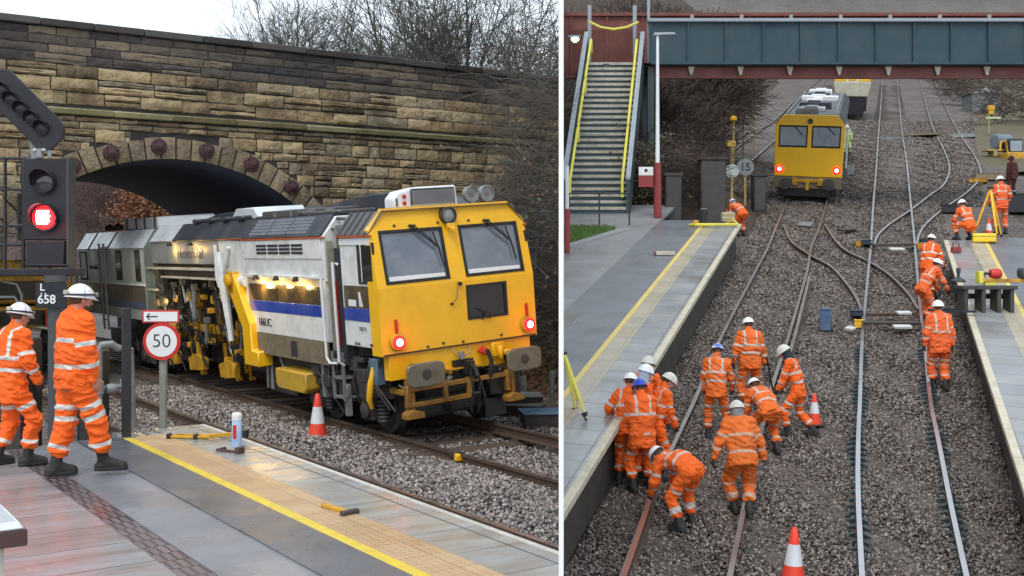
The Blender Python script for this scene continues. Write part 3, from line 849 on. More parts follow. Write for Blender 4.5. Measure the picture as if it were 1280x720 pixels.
def cab_face(tr, detail=True):
    """yellow cab front: body shell, two windscreens, wipers, lamps"""
    rk = lambda z: 0.0 if z < 2.3 else (z - 2.3) * .2
    mb = MB()
    out = [(-1.38, 1.32), (1.38, 1.32), (1.38, 2.3), (1.38, 3.16), (1.12, 3.46), (-1.12, 3.46), (-1.38, 3.16), (-1.38, 2.3)]
    # outer shell, with the window holes cut as a grid of panels
    def FPt(x, z, d=0.0): return (x, rk(z) - d, z)
    W = [(-1.22, -.15), (.15, 1.22)]; WZ = (2.36, 3.13)
    LW = (.12, .85, 1.7, 2.22)
    def panel(x0, x1, z0, z1): mb.add([FPt(x0, z0), FPt(x1, z0), FPt(x1, z1), FPt(x0, z1)], [(0, 1, 2, 3)])
    panel(-1.38, LW[0], 1.32, 2.3); panel(LW[1], 1.38, 1.32, 2.3); panel(LW[0], LW[1], 1.32, LW[2]); panel(LW[0], LW[1], LW[3], 2.3)
    panel(-1.38, 1.38, 2.3, WZ[0])
    panel(-1.38, W[0][0], *WZ); panel(W[0][1], W[1][0], *WZ); panel(W[1][1], 1.38, *WZ)
    mb.add([FPt(-1.38, WZ[1]), FPt(1.38, WZ[1]), FPt(1.38, 3.16), FPt(1.12, 3.46), FPt(-1.12, 3.46), FPt(-1.38, 3.16)], [(0, 1, 2, 3, 4, 5)])
    # returns along sides, roof and floor
    n = len(out)
    for i in range(n):
        a, b = out[i], out[(i + 1) % n]
        mb.add([FPt(*a), FPt(*b), (b[0], .3, b[1]), (a[0], .3, a[1])], [(0, 1, 2, 3)])
    # window reveals
    for (x0, x1, z0, z1) in [(W[0][0], W[0][1], *WZ), (W[1][0], W[1][1], *WZ), LW]:
        c = [(x0, z0), (x1, z0), (x1, z1), (x0, z1)]
        for i in range(4):
            a, b = c[i], c[(i + 1) % 4]
            mb.add([FPt(*a), FPt(*b), FPt(b[0], b[1], -.06), FPt(a[0], a[1], -.06)], [(3, 2, 1, 0)])
    mb.build('cab_front', M['yellow'], tr, smooth=0, fixn=True)
    one('seam', lambda b: b.box(-1.36, 1.36, -.008, .002, 1.325, 1.345), M['black'], tr)
    for (x0, x1) in W:
        mb = MB()      # rubber surround
        z0, z1 = WZ; e = .035
        for (a, b, c, d) in [(x0 - .01, x1 + .01, z0 - .01, z0 + e), (x0 - .01, x1 + .01, z1 - e, z1 + .01), (x0 - .01, x0 + e, z0 + e, z1 - e), (x1 - e, x1 + .01, z0 + e, z1 - e)]:
            mb.hexa([FPt(a, c, -.03), FPt(b, c, -.03), FPt(b, c, .014), FPt(a, c, .014), FPt(a, d, -.03), FPt(b, d, -.03), FPt(b, d, .014), FPt(a, d, .014)])
        fr = mb.build('windscreen', M['rubber'], tr, bevel=.006)
        mb = MB(); mb.add([FPt(x0, z0, -.02), FPt(x1, z0, -.02), FPt(x1, z1, -.02), FPt(x0, z1, -.02)], [(0, 1, 2, 3)])
        mb.build('pane', M['glass'], fr, smooth=0)
        mb = MB(); mb.hexa([FPt(x0 + .06, z0 + .03, -.012), FPt(x1 - .06, z0 + .03, -.012), FPt(x1 - .06, z0 + .03, -.018), FPt(x0 + .06, z0 + .03, -.018),
                            FPt(x0 + .06, z0 + .1, -.012), FPt(x1 - .06, z0 + .09, -.012), FPt(x1 - .06, z0 + .09, -.018), FPt(x0 + .06, z0 + .1, -.018)])
        mb.build('white_ledge', M['white_clean'], fr)
        xa = x0 + .53 if x0 < 0 else x0 + .48
        mb = MB()
        mb.tube([FPt(xa, 3.18, .03), FPt(xa + .2, 3.0, .07), FPt(xa + .42, 2.82, .05)], .012, 6)
        mb.tube([FPt(xa + .06, 3.18, .03), FPt(xa + .26, 2.99, .07), FPt(xa + .42, 2.82, .05)], .01, 6)
        mb.tube([FPt(xa + .36, 3.07, .03), FPt(xa + .42, 2.82, .035), FPt(xa + .46, 2.55, .03)], .014, 6)
        mb.cyl(FPt(xa, 3.18, 0), FPt(xa, 3.18, .05), .025, 8); mb.cyl(FPt(xa + .06, 3.18, 0), FPt(xa + .06, 3.18, .05), .02, 8)
        mb.build('wiper', M['black'], tr)
    mb = MB()
    x0, x1, z0, z1 = LW; e = .03
    for (a, b, c, d) in [(x0 - .005, x1 + .005, z0 - .005, z0 + e), (x0 - .005, x1 + .005, z1 - e, z1 + .005), (x0 - .005, x0 + e, z0 + e, z1 - e), (x1 - e, x1 + .005, z0 + e, z1 - e)]:
        mb.box(a, b, -.012, .03, c, d)
    fr = mb.build('observation_window', M['rubber'], tr)
    one('pane', lambda b: b.box(x0, x1, .02, .03, z0, z1), M['glass_dark'], fr)
    mb = MB(); mb.tube([(.35, -.02, 1.68), (.42, -.05, 1.72), (.52, -.05, 1.78)], .011, 6); mb.tube([(.3, -.03, 1.86), (.42, -.04, 1.78), (.5, -.03, 1.68)], .009, 6)
    mb.build('wiper', M['black'], tr)
    mb = MB(); mb.tube([(-.0, -.02, 2.26), (-.06, -.03, 2.2), (-.08, -.05, 2.05), (-.16, -.03, 1.97)], .006, 5); mb.lathe([(.03, 0), (.03, .05), (0, .06)], (.0, 0, 2.26), (0, -1, 0), 10); mb.lathe([(.02, 0), (.02, .04), (0, .05)], (-.16, 0, 1.97), (0, -1, 0), 10)
    mb.build('loose_cable', M['black'], tr)
    for x in (-1.13, 1.2):
        mb = MB(); mb.lathe([(.125, 0), (.125, .05), (.11, .06), (.0, .06)], (x, 0, 1.51), (0, -1, 0), 22)
        l = mb.build('tail_lamp', M['yellow_dirty'], tr)
        one('red_lens', lambda b: b.lathe([(.1, 0), (.095, .035), (0, .036)], (x, -.06, 1.51), (0, -1, 0), 20), M['lamp_red'], l)
        one('lit_core', lambda b: b.lathe([(.055, 0), (.04, .02), (0, .022)], (x, -.096, 1.51), (0, -1, 0), 14), M['lamp_pink'], l)
        one('red_bracket', lambda b: (b.box(x - .012, x + .012, -.03, 0, 1.62, 1.82), b.box(x - .018, x + .018, -.035, -.0, 1.66, 1.84)), M['red'], tr)
        pl_ = bpy.data.lights.new('tail_glow', 'POINT'); pl_.energy = 1.2; pl_.color = (1, .05, .05); pl_.shadow_soft_size = .06
        po = bpy.data.objects.new('tail_glow', pl_); COL.objects.link(po); po.parent = tr; po.location = (x, -.2, 1.51)
    mb = MB(); mb.lathe([(.13, 0), (.135, .1), (.115, .11), (.11, .07), (0, .06)], (-.03, rk(3.3), 3.3), (0, -1, 0), 24)
    l = mb.build('headlamp', M['steel_dark'], tr)
    one('lens', lambda b: b.lathe([(.108, 0), (.06, .025), (0, .03)], (-.03, rk(3.3) - .075, 3.3), (0, -1, 0), 20), M['lampglass'], l)
    mb = MB(); mb.box(-.1, .04, .1, .05, 3.1, 3.18); mb.box(-.06, .0, .06, -.02, 3.06, 3.12); mb.build('lamp_bracket', M['yellow'], tr, bevel=.008)
    for x, z in ((-.95, 3.2), (-.2, 3.2), (.35, 3.2), (-.62, 1.38), (-.35, 1.4), (.0, 1.38), (.7, 1.4)):
        one('bolt', lambda b: b.lathe([(.02, 0), (.02, .02), (0, .025)], (x, rk(z), z), (0, -1, 0), 8), M['steel_dark'], tr)
    # headstock below the body
    mb = MB(); mb.box(-1.26, 1.26, .03, .2, .95, 1.318)
    mb.build('headstock', M['yellow'], tr, bevel=.006)
    return rk
M['lampglass'] = pm('unlit_lamp_glass', (.3, .33, .34), (.15, .17, .18), 22, .1, 0, coat=1)

def buffers_and_frame(tr):
    for x in (-.87, .87):
        mb = MB()
        mb.lathe([(.13, 0), (.13, .1), (.1, .1), (.1, .34)], (x, .03, 1.03), (0, -1, 0), 18)
        s = mb.build('buffer', M['steel_dark'], tr)
        mb = MB(); w_, h_ = .32, .18
        pts = []
        for k in range(24):
            a = 2 * math.pi * k / 24; cx_, cz_ = math.cos(a), math.sin(a)
            pts.append((x + w_ * math.copysign(abs(cx_) ** .45, cx_), 1.03 + h_ * math.copysign(abs(cz_) ** .45, cz_)))
        mb.prism(pts, 'y', -.36, -.31)
        mb.build('buffer_plate', M['bufface'], s, bevel=.02, seg=2)
        one('scuffed_centre', lambda b: b.lathe([(.08, 0), (0, .003)], (x, -.362, 1.03), (0, -1, 0), 16), M['steel_dark'], s)
    # coupling hook and hoses
    mb = MB()
    mb.box(-.06, .06, -.2, .05, .9, 1.1); mb.box(-.22, .14, .0, -.04, 1.02, 1.12)
    mb.tube([(0, -.15, 1.05), (0, -.3, 1.0), (0, -.34, .9), (0, -.27, .84)], [.045, .04, .035, .02], 8)
    for s in (-.05, .05):
        mb.tube([(s, -.25, 1.0), (s * 1.4, -.3, .8), (s, -.28, .62)], .02, 6)
    mb.tube([(-.07, -.28, .62), (.07, -.28, .62)], .03, 8)
    for s in (-.05, .05): mb.tube([(s, -.28, .62), (s * 1.5, -.24, .45), (s, -.2, .32)], .022, 6)
    mb.build('coupling', M['black'], tr)
    mb = MB(); mb.box(-.33, .3, -.06, .03, .985, 1.01); mb.box(-.3, -.26, -.05, .03, .93, .99); mb.build('coupling_shelf', M['yellow_dirty'], tr)
    mb = MB(); mb.tube([(.33, -.02, 1.24), (.36, -.12, 1.2), (.4, -.14, 1.05), (.38, -.12, .85), (.36, -.05, .72)], .035, 8); mb.build('brake_hose', M['rubber'], tr)
    mb = MB(); mb.lathe([(.05, 0), (.06, .05), (.04, .1), (0, .12)], (.33, 0, 1.2), (0, -1, .3), 12); mb.tube([(.22, -.06, 1.22), (.4, -.1, 1.14)], .03, 8); mb.build('red_hose_cock', M['red'], tr)
    mb = MB(); mb.box(.5, .72, -.04, .03, 1.08, 1.3); mb.tube([(.6, -.1, 1.25), (.6, -.12, 1.05)], [.05, .035], 8); mb.box(.66, .8, -.14, -.06, 1.1, 1.18); mb.build('yellow_hose_cock', M['yellow'], tr, bevel=.012)
    mb = MB(); mb.tube([(-.2, 0, 1.3), (-.18, -.05, 1.2), (-.05, -.05, 1.16), (.08, -.05, 1.2), (.12, 0, 1.3)], .01, 6); mb.box(-.1, -.02, -.06, 0, 1.12, 1.24); mb.build('junction_box', M['galv'], tr, bevel=.006)
    mb = MB(); mb.tube([(-1.15, 0, .88), (-1.05, -.06, .8), (-.7, -.06, .8), (-.5, 0, .86)], .014, 6); mb.lathe([(.05, 0), (.05, .03), (0, .03)], (-.3, -.03, .86), (0, -1, 0), 12)
    mb.build('shunter_rail', M['galv'], tr)
    # yellow guard frame low down
    mb = MB()
    for z, x1_ in ((.8, .72), (.57, .05)):
        mb.box(-1.08, x1_, -.12, -.05, z - .035, z + .035)
    for x in (-1.05, -.42, .0, .7):
        mb.box(x - .035, x + .035, -.125, -.045, .54, .86)
    mb.box(-1.12, -1.02, -.05, .35, .72, .8); mb.box(.7, .8, -.05, .35, .72, .8)
    for x in (-.98, .8):
        mb.prism([(x - .17, .38), (x + .14, .38), (x + .12, .47), (x - .06, .52), (x - .17, .46)], 'y', -.2, -.02)
        mb.box(x - .04, x + .04, -.1, .1, .5, .95)
    mb.build('guard_frame', M.setdefault('guard', pm('rusty_ochre_paint', (.4, .2, .02), (.26, .13, .02), 5, .5, .15, .3, 30, dirt=(.05, .03, .02), dscale=4.5, damt=.8)), tr, bevel=.01)
    mb = MB()
    for s in (-1, 1): mb.tube([(.3 * s, .1, .85), (.32 * s, -.02, .5), (.25 * s, .05, .3)], .03, 6); mb.lathe([(.05, 0), (.045, .03), (0, .04)], (.62 if s > 0 else -.28, -.04, .86 if s > 0 else .84), (0, -1, 0), 12)
    mb.box(.42, .66, -.02, .2, .5, .9); mb.box(-.95, .3, .1, .3, .35, .6); mb.box(.35, .75, .05, .35, .15, .45)
    mb.build('underframe_gear', M['black'], tr, bevel=.02)
M['bufface'] = pm('greasy_buffer_face', (.17, .15, .1), (.1, .09, .06), 4, .38, .12, .2, 25, dirt=(.24, .21, .15), dscale=3.5, damt=.7, coat=.3)

trA = thing('maintenance_train', 'yellow fronted white track maintenance train leaving the stone arch with two red tail lamps lit', 'train', PA(9.14, 14.35, HR + .03))
trA.rotation_euler = (0, R(-4.5), ANG_A)
cab_face(trA); buffers_and_frame(trA)
# --- cab body
X = 1.38
def shell(name, mat, y0, y1, zb=1.42, ze=3.08, x=X, top=3.4, xt=1.12, parent=trA, bevel=.012):
    mb = MB(); mb.prism([(-x, zb), (x, zb), (x, ze), (xt, top), (-xt, top), (-x, ze)], 'y', y0, y1)
    return mb.build(name, mat, parent, bevel=bevel)
cb = shell('cab_body', M['white'], .3, 1.18, x=1.365)
def sidebox(name, mat, y0, y1, z0, z1, d=.012, sides=(-1,), parent=trA, bevel=.003, x=X):
    first = None
    for s in sides:
        mb = MB(); mb.box(s * (x - .03), s * (x + d), y0, y1, z0, z1)
        o = mb.build(name, mat, parent, bevel=bevel)
        first = first or o
    return first
both = (-1, 1)
sidebox('side_stripe', M['brownblack'], .14, 1.12, 2.005, 2.34, .004, both, x=1.37)
sidebox('side_stripe', M['blue'], .14, 1.16, 1.81, 2.0, .005, both, x=1.37)
sidebox('white_cant_panel', M['white_clean'], .16, 1.16, 2.95, 3.05, .012, x=1.37)
fr = sidebox('cab_side_window', M['rubber'], .1, .6, 2.37, 2.98, .008, both, x=1.37)
sidebox('pane', M['glass_dark'], .13, .44, 2.41, 2.94, .011, both, fr, x=1.37)
sidebox('window_bar', M['white'], .455, .475, 2.4, 2.96, .016, both, fr, x=1.37)
sidebox('gutter', M['orange_line'], .12, 1.2, 3.065, 3.09, .03, both)
def roofslab(name, mat, y0, y1, off=.012, ribs=0, parent=trA, z0=3.09, z1=3.42, x0=1.395, x1=1.12):
    mb = MB()
    for s in (-1, 1):
        a = Vector((s * x0, 0, z0)); b = Vector((s * x1, 0, z1)); nrm = Vector((s * (z1 - z0), 0, x0 - x1)).normalized()
        P4 = [a, b, b + nrm * off, a + nrm * off]
        vs = [(p.x, y0, p.z) for p in P4] + [(p.x, y1, p.z) for p in P4]
        mb.add(vs, [(0, 1, 2, 3), (7, 6, 5, 4), (0, 4, 5, 1), (1, 5, 6, 2), (2, 6, 7, 3), (3, 7, 4, 0)])
        for k in range(ribs):
            y = y0 + (y1 - y0) * (k + .5) / ribs
            P4b = [a + nrm * off, b + nrm * off, b + nrm * (off + .02), a + nrm * (off + .02)]
            vs = [(p.x, y - .012, p.z) for p in P4b] + [(p.x, y + .012, p.z) for p in P4b]
            mb.add(vs, [(0, 1, 2, 3), (7, 6, 5, 4), (0, 4, 5, 1), (1, 5, 6, 2), (2, 6, 7, 3), (3, 7, 4, 0)])
    mb.box(-x1, x1, y0, y1, z1, z1 + off)
    return mb.build(name, mat, parent)
roofslab('roof', M['roofpanel'], .16, 1.22, ribs=5)
# --- gap with door recess
def g_(mb):
    mb.box(-1.15, 1.15, 1.18, 1.72, 1.2, 3.25)
one('gap_bellows', g_, M['greenish'], trA)
mb = MB(); mb.tube([(-1.3, 1.2, 3.12), (-1.15, 1.3, 3.34), (-1.1, 1.75, 3.36)], .025, 8); mb.tube([(-1.36, 1.22, 3.06), (-1.25, 1.5, 3.2), (-1.2, 1.78, 3.2)], .02, 8); mb.build('conduit', M['roofpanel'], trA)
sidebox('step_well', M['matte_black'], 1.2, 1.66, 1.1, 2.9, -.18)
sidebox('door_pillar', M['cream'] if 'cream' in M else M.setdefault('cream', pm('cream_paint', (.55, .54, .43), (.48, .46, .36), 3, .5, .1, dirt=(.25, .2, .13), damt=.7)), 1.42, 1.68, 1.3, 3.02, -.03)
mb = MB(); mb.tube([(-1.37, 1.27, 2.66), (-1.46, 1.27, 2.7), (-1.46, 1.27, 1.16), (-1.38, 1.27, 1.1)], .022, 8); mb.build('handrail', M['white_clean'], trA)
mb = MB(); mb.tube([(-1.37, 1.7, 2.4), (-1.46, 1.7, 2.44), (-1.46, 1.7, 1.2), (-1.46, 1.6, 1.12), (-1.4, 1.45, 1.12)], .022, 8); mb.build('handrail', M['white_clean'], trA)
one('fire_extinguisher_rail', lambda b: b.box(-1.4, -1.36, 1.36, 1.41, 1.4, 2.4), M['red'], trA)
mb = MB()
for z in (.58, .88, 1.15): mb.box(-1.42, -1.1, 1.28, 1.62, z, z + .03)
mb.box(-1.42, -1.38, 1.26, 1.29, .55, 1.3); mb.box(-1.42, -1.38, 1.61, 1.64, .55, 1.3)
mb.build('steps', M['galv'], trA)
# --- main engine body
mbody = shell('engine_body', M['white'], 1.72, 5.1)
sidebox('skirt', M['skirt'], 1.8, 5.1, 1.05, 1.415, .0, both)
sidebox('skirt_opening', M['matte_black'], 3.0, 3.25, 1.1, 1.36, .004)
sidebox('side_stripe', M['brownblack'], 1.95, 4.96, 2.0, 2.3, .004, both)
sidebox('side_stripe', M['blue'], 1.95, 4.96, 1.81, 1.995, .005, both)
sidebox('upper_panel', M['white'], 1.8, 5.05, 2.74, 3.06, .02, both, bevel=.008)
mb = MB()
for i in range(4):
    for k in range(3):
        mb.box(-1.41, -1.395, 2.46 + i * .5, 2.9 + i * .5, 2.82 + k * .062, 2.86 + k * .062)
mb.build('air_louvre', M['matte_black'], trA)
sidebox('lamp_cowl', M['white'], 1.95, 4.96, 2.42, 2.47, .09, bevel=.006)
sidebox('lamp_recess', M['cream'], 1.97, 4.94, 2.31, 2.42, .006)
sidebox('gutter', M['orange_line'], 1.7, 5.1, 3.065, 3.088, .035, both)
roofslab('roof', M['roofdark'], 1.78, 5.15, .02)
mb = MB()     # slatted cooling grille in the sloping roof
for r_ in range(5):
    for c in range(3):
        y0 = 2.35 + c * .82; f0 = .14 + r_ * .16
        for s in (-1,):
            a = Vector((-1.395, 0, 3.09)).lerp(Vector((-1.12, 0, 3.42)), f0); b = Vector((-1.395, 0, 3.09)).lerp(Vector((-1.12, 0, 3.42)), f0 + .09)
            nv = Vector((-.33, 0, .275)).normalized()
            mb.hexa([a + nv * .02 + Vector((0, y0, 0)), b + nv * .02 + Vector((0, y0, 0)), b + nv * .02 + Vector((0, y0 + .76, 0)), a + nv * .02 + Vector((0, y0 + .76, 0)),
                     a + nv * .026 + Vector((0, y0, 0)), b + nv * .05 + Vector((0, y0, 0)), b + nv * .05 + Vector((0, y0 + .76, 0)), a + nv * .026 + Vector((0, y0 + .76, 0))])
mb.build('roof_grille', M['gr'] if 'gr' in M else M.setdefault('gr', pm('pale_grille_slats', (.28, .3, .34), (.2, .22, .26), 5, .4)), trA)
mb = MB()
mb.box(-1.1, -.3, 1.9, 3.0, 3.43, 3.5); mb.box(-1.05, .9, 3.3, 4.9, 3.43, 3.56)
mb.build('roof_hatch', M['roofpanel'], trA, bevel=.02)
mb = MB()
mb.tube([(-1.0, 1.8, 3.47), (-1.0, 3.4, 3.5), (-1.0, 5.3, 3.47)], .015, 6)
for y in (2.2, 2.9, 3.6, 4.3): mb.box(-1.06, -.94, y - .04, y + .04, 3.42, 3.53)
mb.build('roof_cable_run', M['galv'], trA)
one('side_number', lambda b: None, M['matte_black'], trA) if False else None
SIDE = Matrix.Translation((-X - .008, 0, 0)) @ Matrix.Rotation(-math.pi / 2, 4, 'Z') @ Matrix.Rotation(math.pi / 2, 4, 'X')
def side_text(body, y, z, size, mat, parent=trA, dx=0, name='side_lettering'):
    return text_mesh(name, body, size, mat, parent, Matrix.Translation((-dx, y, z)) @ SIDE)
side_text('166UC', 4.3, 1.62, .2, M['matte_black'])
side_text('DR 73', .55, 1.7, .08, M['steel_dark'])
side_text('GB UK', .75, 1.47, .06, M['steel_dark']); side_text('98T', .3, 1.47, .06, M['steel_dark'])
mb = MB(); mb.add([(-1.378, .62, 2.03), (-1.378, .57, 2.03), (-1.378, .6, 2.25), (-1.378, .64, 2.25)], [(0, 1, 2, 3)]); mb.add([(-1.378, .5, 2.03), (-1.378, .56, 2.03), (-1.378, .6, 2.25), (-1.378, .575, 2.25)], [(0, 1, 2, 3)])
mb.add([(-1.378, .98, 2.03), (-1.378, .72, 2.03), (-1.378, .72, 2.13), (-1.378, .98, 2.13)], [(0, 1, 2, 3)])
mb.build('white_emblem', M['white_clean'], trA, fixn=False, smooth=0)
# roof pod of the crane cabin behind the front cab, and work floodlights
mb = MB(); mb.prism([(-.86, 3.44), (.27, 3.44), (.24, 3.76), (-.45, 3.755), (-.76, 3.7), (-.86, 3.6)], 'y', .3, .6)
pod = mb.build('roof_pod', M['white_clean'], trA, bevel=.03, seg=2)
one('pod_window', lambda b: b.box(-.55, .17, .275, .31, 3.49, 3.71), M.setdefault('glass_pod', pm('pod_glass', (.1, .1, .11), (.16, .16, .17), 2, .1, coat=1)), pod)
mb = MB(); mb.tube([(-.57, .28, 3.48), (-.57, .28, 3.72), (.19, .28, 3.72), (.19, .28, 3.48)], .01, 6); mb.build('window_seal', M['rubber'], pod)
for z in (3.52, 3.62): one('red_reflector', lambda b: b.lathe([(.032, 0), (.032, .02), (0, .025)], (-.68, .3, z), (0, -1, 0), 14), M['red'], pod)
one('pod_grab', lambda b: b.box(-.82, -.8, .28, .3, 3.48, 3.6), M['steel_dark'], pod)
for x in (.5, .78):
    mb = MB(); mb.lathe([(.06, -.1), (.12, -.06), (.13, .03), (.125, .06), (.115, .06), (.11, .03)], (x, .3, 3.6), (0, -1, 0), 22)
    mb.cyl((x, .33, 3.42), (x, .33, 3.5), .02, 6)
    l = mb.build('floodlight', M['galv'], trA)
    one('lens', lambda b: b.lathe([(.11, 0), (0, .02)], (x, .28, 3.6), (0, -1, 0), 20), pm('dusty_lens', (.2, .17, .18), (.12, .1, .11), 30, .3, coat=.6), l)
one('rust_stain', lambda b: b.box(.55, 1.0, .148, .152, 3.36, 3.42), M['yellow'], trA) if False else None
# --- arm panel, overhead beam and working opening
mb = MB()
mb.prism([(5.1, 3.06), (6.35, 3.1), (6.35, 2.45), (5.95, 2.4), (5.55, 2.4), (5.32, 2.22), (5.1, 2.2)], 'x', -1.38, -1.2)
mb.build('arm_panel', M['white'], trA, bevel=.01)
mb = MB(); mb.prism([(5.1, 3.06), (6.35, 3.1), (6.35, 2.45), (5.1, 2.2)], 'x', 1.2, 1.38); mb.build('arm_panel', M['white'], trA, bevel=.01)
shell('overhead_beam', M['grey_panel'], 6.35, 10.55, 2.62, 3.08)
sidebox('gutter', M['orange_line'], 5.1, 6.4, 3.09, 3.11, .03)
roofslab('roof', M['roofdark'], 5.15, 9.0, .02)
roofslab('pale_roof', M['roofwhite'], 9.0, 10.55, .025)
mb = MB()
for y in (5.5, 6.3, 7.1, 7.9): mb.box(-1.2, -.9, y, y + .35, 3.44, 3.52)
mb.prism([(5.0, 3.42), (9.0, 3.42), (7.6, 3.6), (6.0, 3.62)], 'x', -.9, .9)
mb.build('roof_cowl', M['roofdark'], trA, bevel=.02)
mb = MB(); mb.prism([(.9, 3.46), (6.0, 3.46), (3.4, 3.72), (2.2, 3.74)], 'x', .1, 1.05); mb.prism([(5.2, 3.45), (6.6, 3.45), (6.3, 3.66), (5.4, 3.66)], 'x', -1.0, .0, m=1); mb.build('roof_fairing', [M['roofdark'], M['roofwhite']], trA, bevel=.02)
side_text('NetworkRail', 8.0, 2.84, .3, M['fade'] if 'fade' in M else M.setdefault('fade', pm('faded_blue_letters', (.08, .09, .14), (.14, .14, .17), 6, .6)))
mb = MB()
mb.box(-1.42, -1.36, 5.9, 10.2, 2.5, 2.55); mb.box(-1.42, -1.36, 6.3, 9.9, 2.32, 2.36); mb.box(-1.42, -1.36, 10.3, 10.9, 2.5, 2.54); mb.box(-1.42, -1.36, 10.3, 10.9, 2.02, 2.06)
mb.build('lit_ledge_rail', M['cream'], trA)
# chassis beam, plus boxes added to shade the space under the train
mb = MB(); mb.box(-.5, .5, .3, 17, .75, 1.05); mb.box(-1.1, 1.1, 1.8, 5.0, .8, 1.05); mb.box(-1.25, -1.15, 5.0, 10.6, 2.3, 2.6); mb.box(-.2, 1.3, 5.2, 10.5, .3, 2.6); mb.box(-1.05, 1.2, 3.9, 5.1, .3, .8); mb.box(-.55, 1.2, .3, 3.9, .28, .75); mb.box(-.7, .7, 10.6, 17, .35, .8)
mb.build('main_frame', M['steel_dark'], trA)
# white lifting arm and yellow lining boom
mb = MB(); mb.tube([(-1.44, 6.2, 2.85), (-1.46, 5.95, 2.0), (-1.46, 5.8, 1.2)], [.09, .08, .05], 8); mb.tube([(-1.4, 5.75, 2.95), (-1.43, 6.1, 2.3)], .05, 8)
mb.tube([(-1.44, 6.35, 3.0), (-1.5, 6.2, 2.4), (-1.48, 6.15, 2.2)], .035, 6)
mb.build('white_lifting_arm', M['white'], trA)
def boom(mb):
    x0, x1 = -1.5, -1.22
    pth = [((5.75, 2.42), (5.4, 2.42)), ((5.7, 2.2), (5.35, 2.2)), ((5.25, 1.45), (4.8, 1.62)), ((5.25, .8), (4.85, .8 + .2)), ((5.25, .8), (4.2, .8))]
    P = [(5.72, 2.46), (5.38, 2.46), (4.72, 1.58), (4.72, 1.1), (4.45, 1.1), (4.45, .82), (5.12, .82), (5.12, 1.5), (5.7, 2.2)]
    mb.prism(P, 'x', x0, x1)
one('yellow_boom', boom, M['yellow'], trA, bevel=.02)
mb = MB(); mb.lathe([(.12, 0), (.12, .08), (.07, .1), (0, .1)], (-1.5, 5.55, 2.35), (-1, 0, 0), 16); mb.box(-1.5, -1.3, 5.4, 5.75, 2.1, 2.5); mb.build('boom_pivot', M['yellow_dirty'], trA, bevel=.01)
mb = MB(); mb.cyl((-1.36, 5.05, 2.32), (-1.36, 5.5, 2.32), .1, 16); mb.build('exhaust_drum', M['white'], trA)
# tamping units: clusters of yellow frames, cylinders, tines and hoses
def tamper(name, yc, seed, w=1.5):
    """bank of rams, frames, clamps and tines, no two alike"""
    rr = random.Random(seed)
    mb = MB()
    mb.box(-1.0, -.85, yc - w / 2, yc + w / 2, 1.15, 1.32)
    for k in range(int(w * 3.2)):
        y = yc - w / 2 + rr.uniform(.05, w - .05); x = rr.uniform(-1.2, -.75); top = rr.uniform(1.9, 2.5); bot = rr.uniform(.6, 1.1); lean = rr.uniform(-.22, .22)
        t_ = rr.choice('bpr')
        if t_ == 'b': mb.hexa([(x - .05, y, bot), (x + .05, y, bot), (x + .05, y + .14, bot), (x - .05, y + .14, bot), (x - .05, y + lean, top), (x + .05, y + lean, top), (x + .05, y + lean + .12, top), (x - .05, y + lean + .12, top)])
        elif t_ == 'p': mb.prism([(y - .2, bot), (y + .18, bot - .05), (y + .22, bot + .35), (y + lean + .1, top - .5), (y + lean - .05, top - .5), (y - .16, bot + .4)], 'x', x - .03, x + .03)
        else:
            mb.tube([(x, y, bot), (x, y + lean * .6, (bot + top) / 2)], .075, 10); mb.tube([(x, y + lean * .6, (bot + top) / 2 - .02), (x, y + lean, top)], .045, 8); mb.lathe([(.1, -.04), (.1, .04), (.04, .05), (0, .05)], (x - .02, y, bot), (-1, 0, 0), 12)
    for k in range(int(w * 2.2)):
        y = yc + rr.uniform(-w / 2, w / 2); x = rr.uniform(-1.1, -.7); b = rr.uniform(.18, .5)
        mb.tube([(x, y, rr.uniform(.8, 1.0)), (x, y + rr.uniform(-.12, .12), b)], [.06, .035], 7); mb.box(x - .06, x + .06, y - .05, y + .04, b - .03, b + .03)
    for k in range(8):
        y = yc + rr.uniform(-w / 2, w / 2); x = rr.uniform(-1.28, -1.08); z = rr.uniform(.5, 1.9); mb.box(x, x + rr.uniform(.08, .2), y, y + rr.uniform(.08, .32), z, z + rr.uniform(.06, .22))
    mb.prism([(yc - w * .3, .42), (yc + w * .25, .36), (yc + w * .3, .62), (yc - .1, .74), (yc - w * .33, .66)], 'x', -1.24, -1.12)
    tu = mb.build(name, M['yellow_dirty'], trA, bevel=.008)
    mb = MB()
    for k in range(6):
        y = yc + rr.uniform(-w / 2, w / 2); z = rr.uniform(1.3, 2.2); x = rr.uniform(-1.3, -1.0); r_ = rr.uniform(.03, .06)
        mb.cyl((x, y, z), (x, y + rr.uniform(-.2, .2), z - rr.uniform(.25, .6)), r_, 10)
        mb.box(x - .05, x + .05, y - .06, y + .06, z, z + .12)
    mb.build('hydraulic_cylinder', M['galv'], tu)
    mb = MB()
    for k in range(22):
        y = yc + rr.uniform(-w / 2, w / 2); z = rr.uniform(.7, 2.4); x = rr.uniform(-1.32, -1.1)
        y2 = y + rr.uniform(-.5, .5); z2 = z + rr.uniform(-.8, .3)
        mb.tube([(x, y, z), (x - .1, (y * 2 + y2) / 3 + rr.uniform(-.1, .1), max(z, z2) + .08), (x - .08, (y + y2 * 2) / 3, (z + z2) / 2), (x, y2, z2)], rr.uniform(.012, .024), 5)
    for k in range(9):
        y = yc + rr.uniform(-w / 2, w / 2); z = rr.uniform(.6, 2.2); x = rr.uniform(-1.28, -1.1); mb.box(x, x + .14, y, y + rr.uniform(.06, .2), z, z + rr.uniform(.08, .25))
    mb.build('hydraulic_hose', M['rubber'], tu)
tamper('tamping_unit', 6.8, 3, 1.4)
tamper('tamping_unit', 8.6, 8, 1.5)
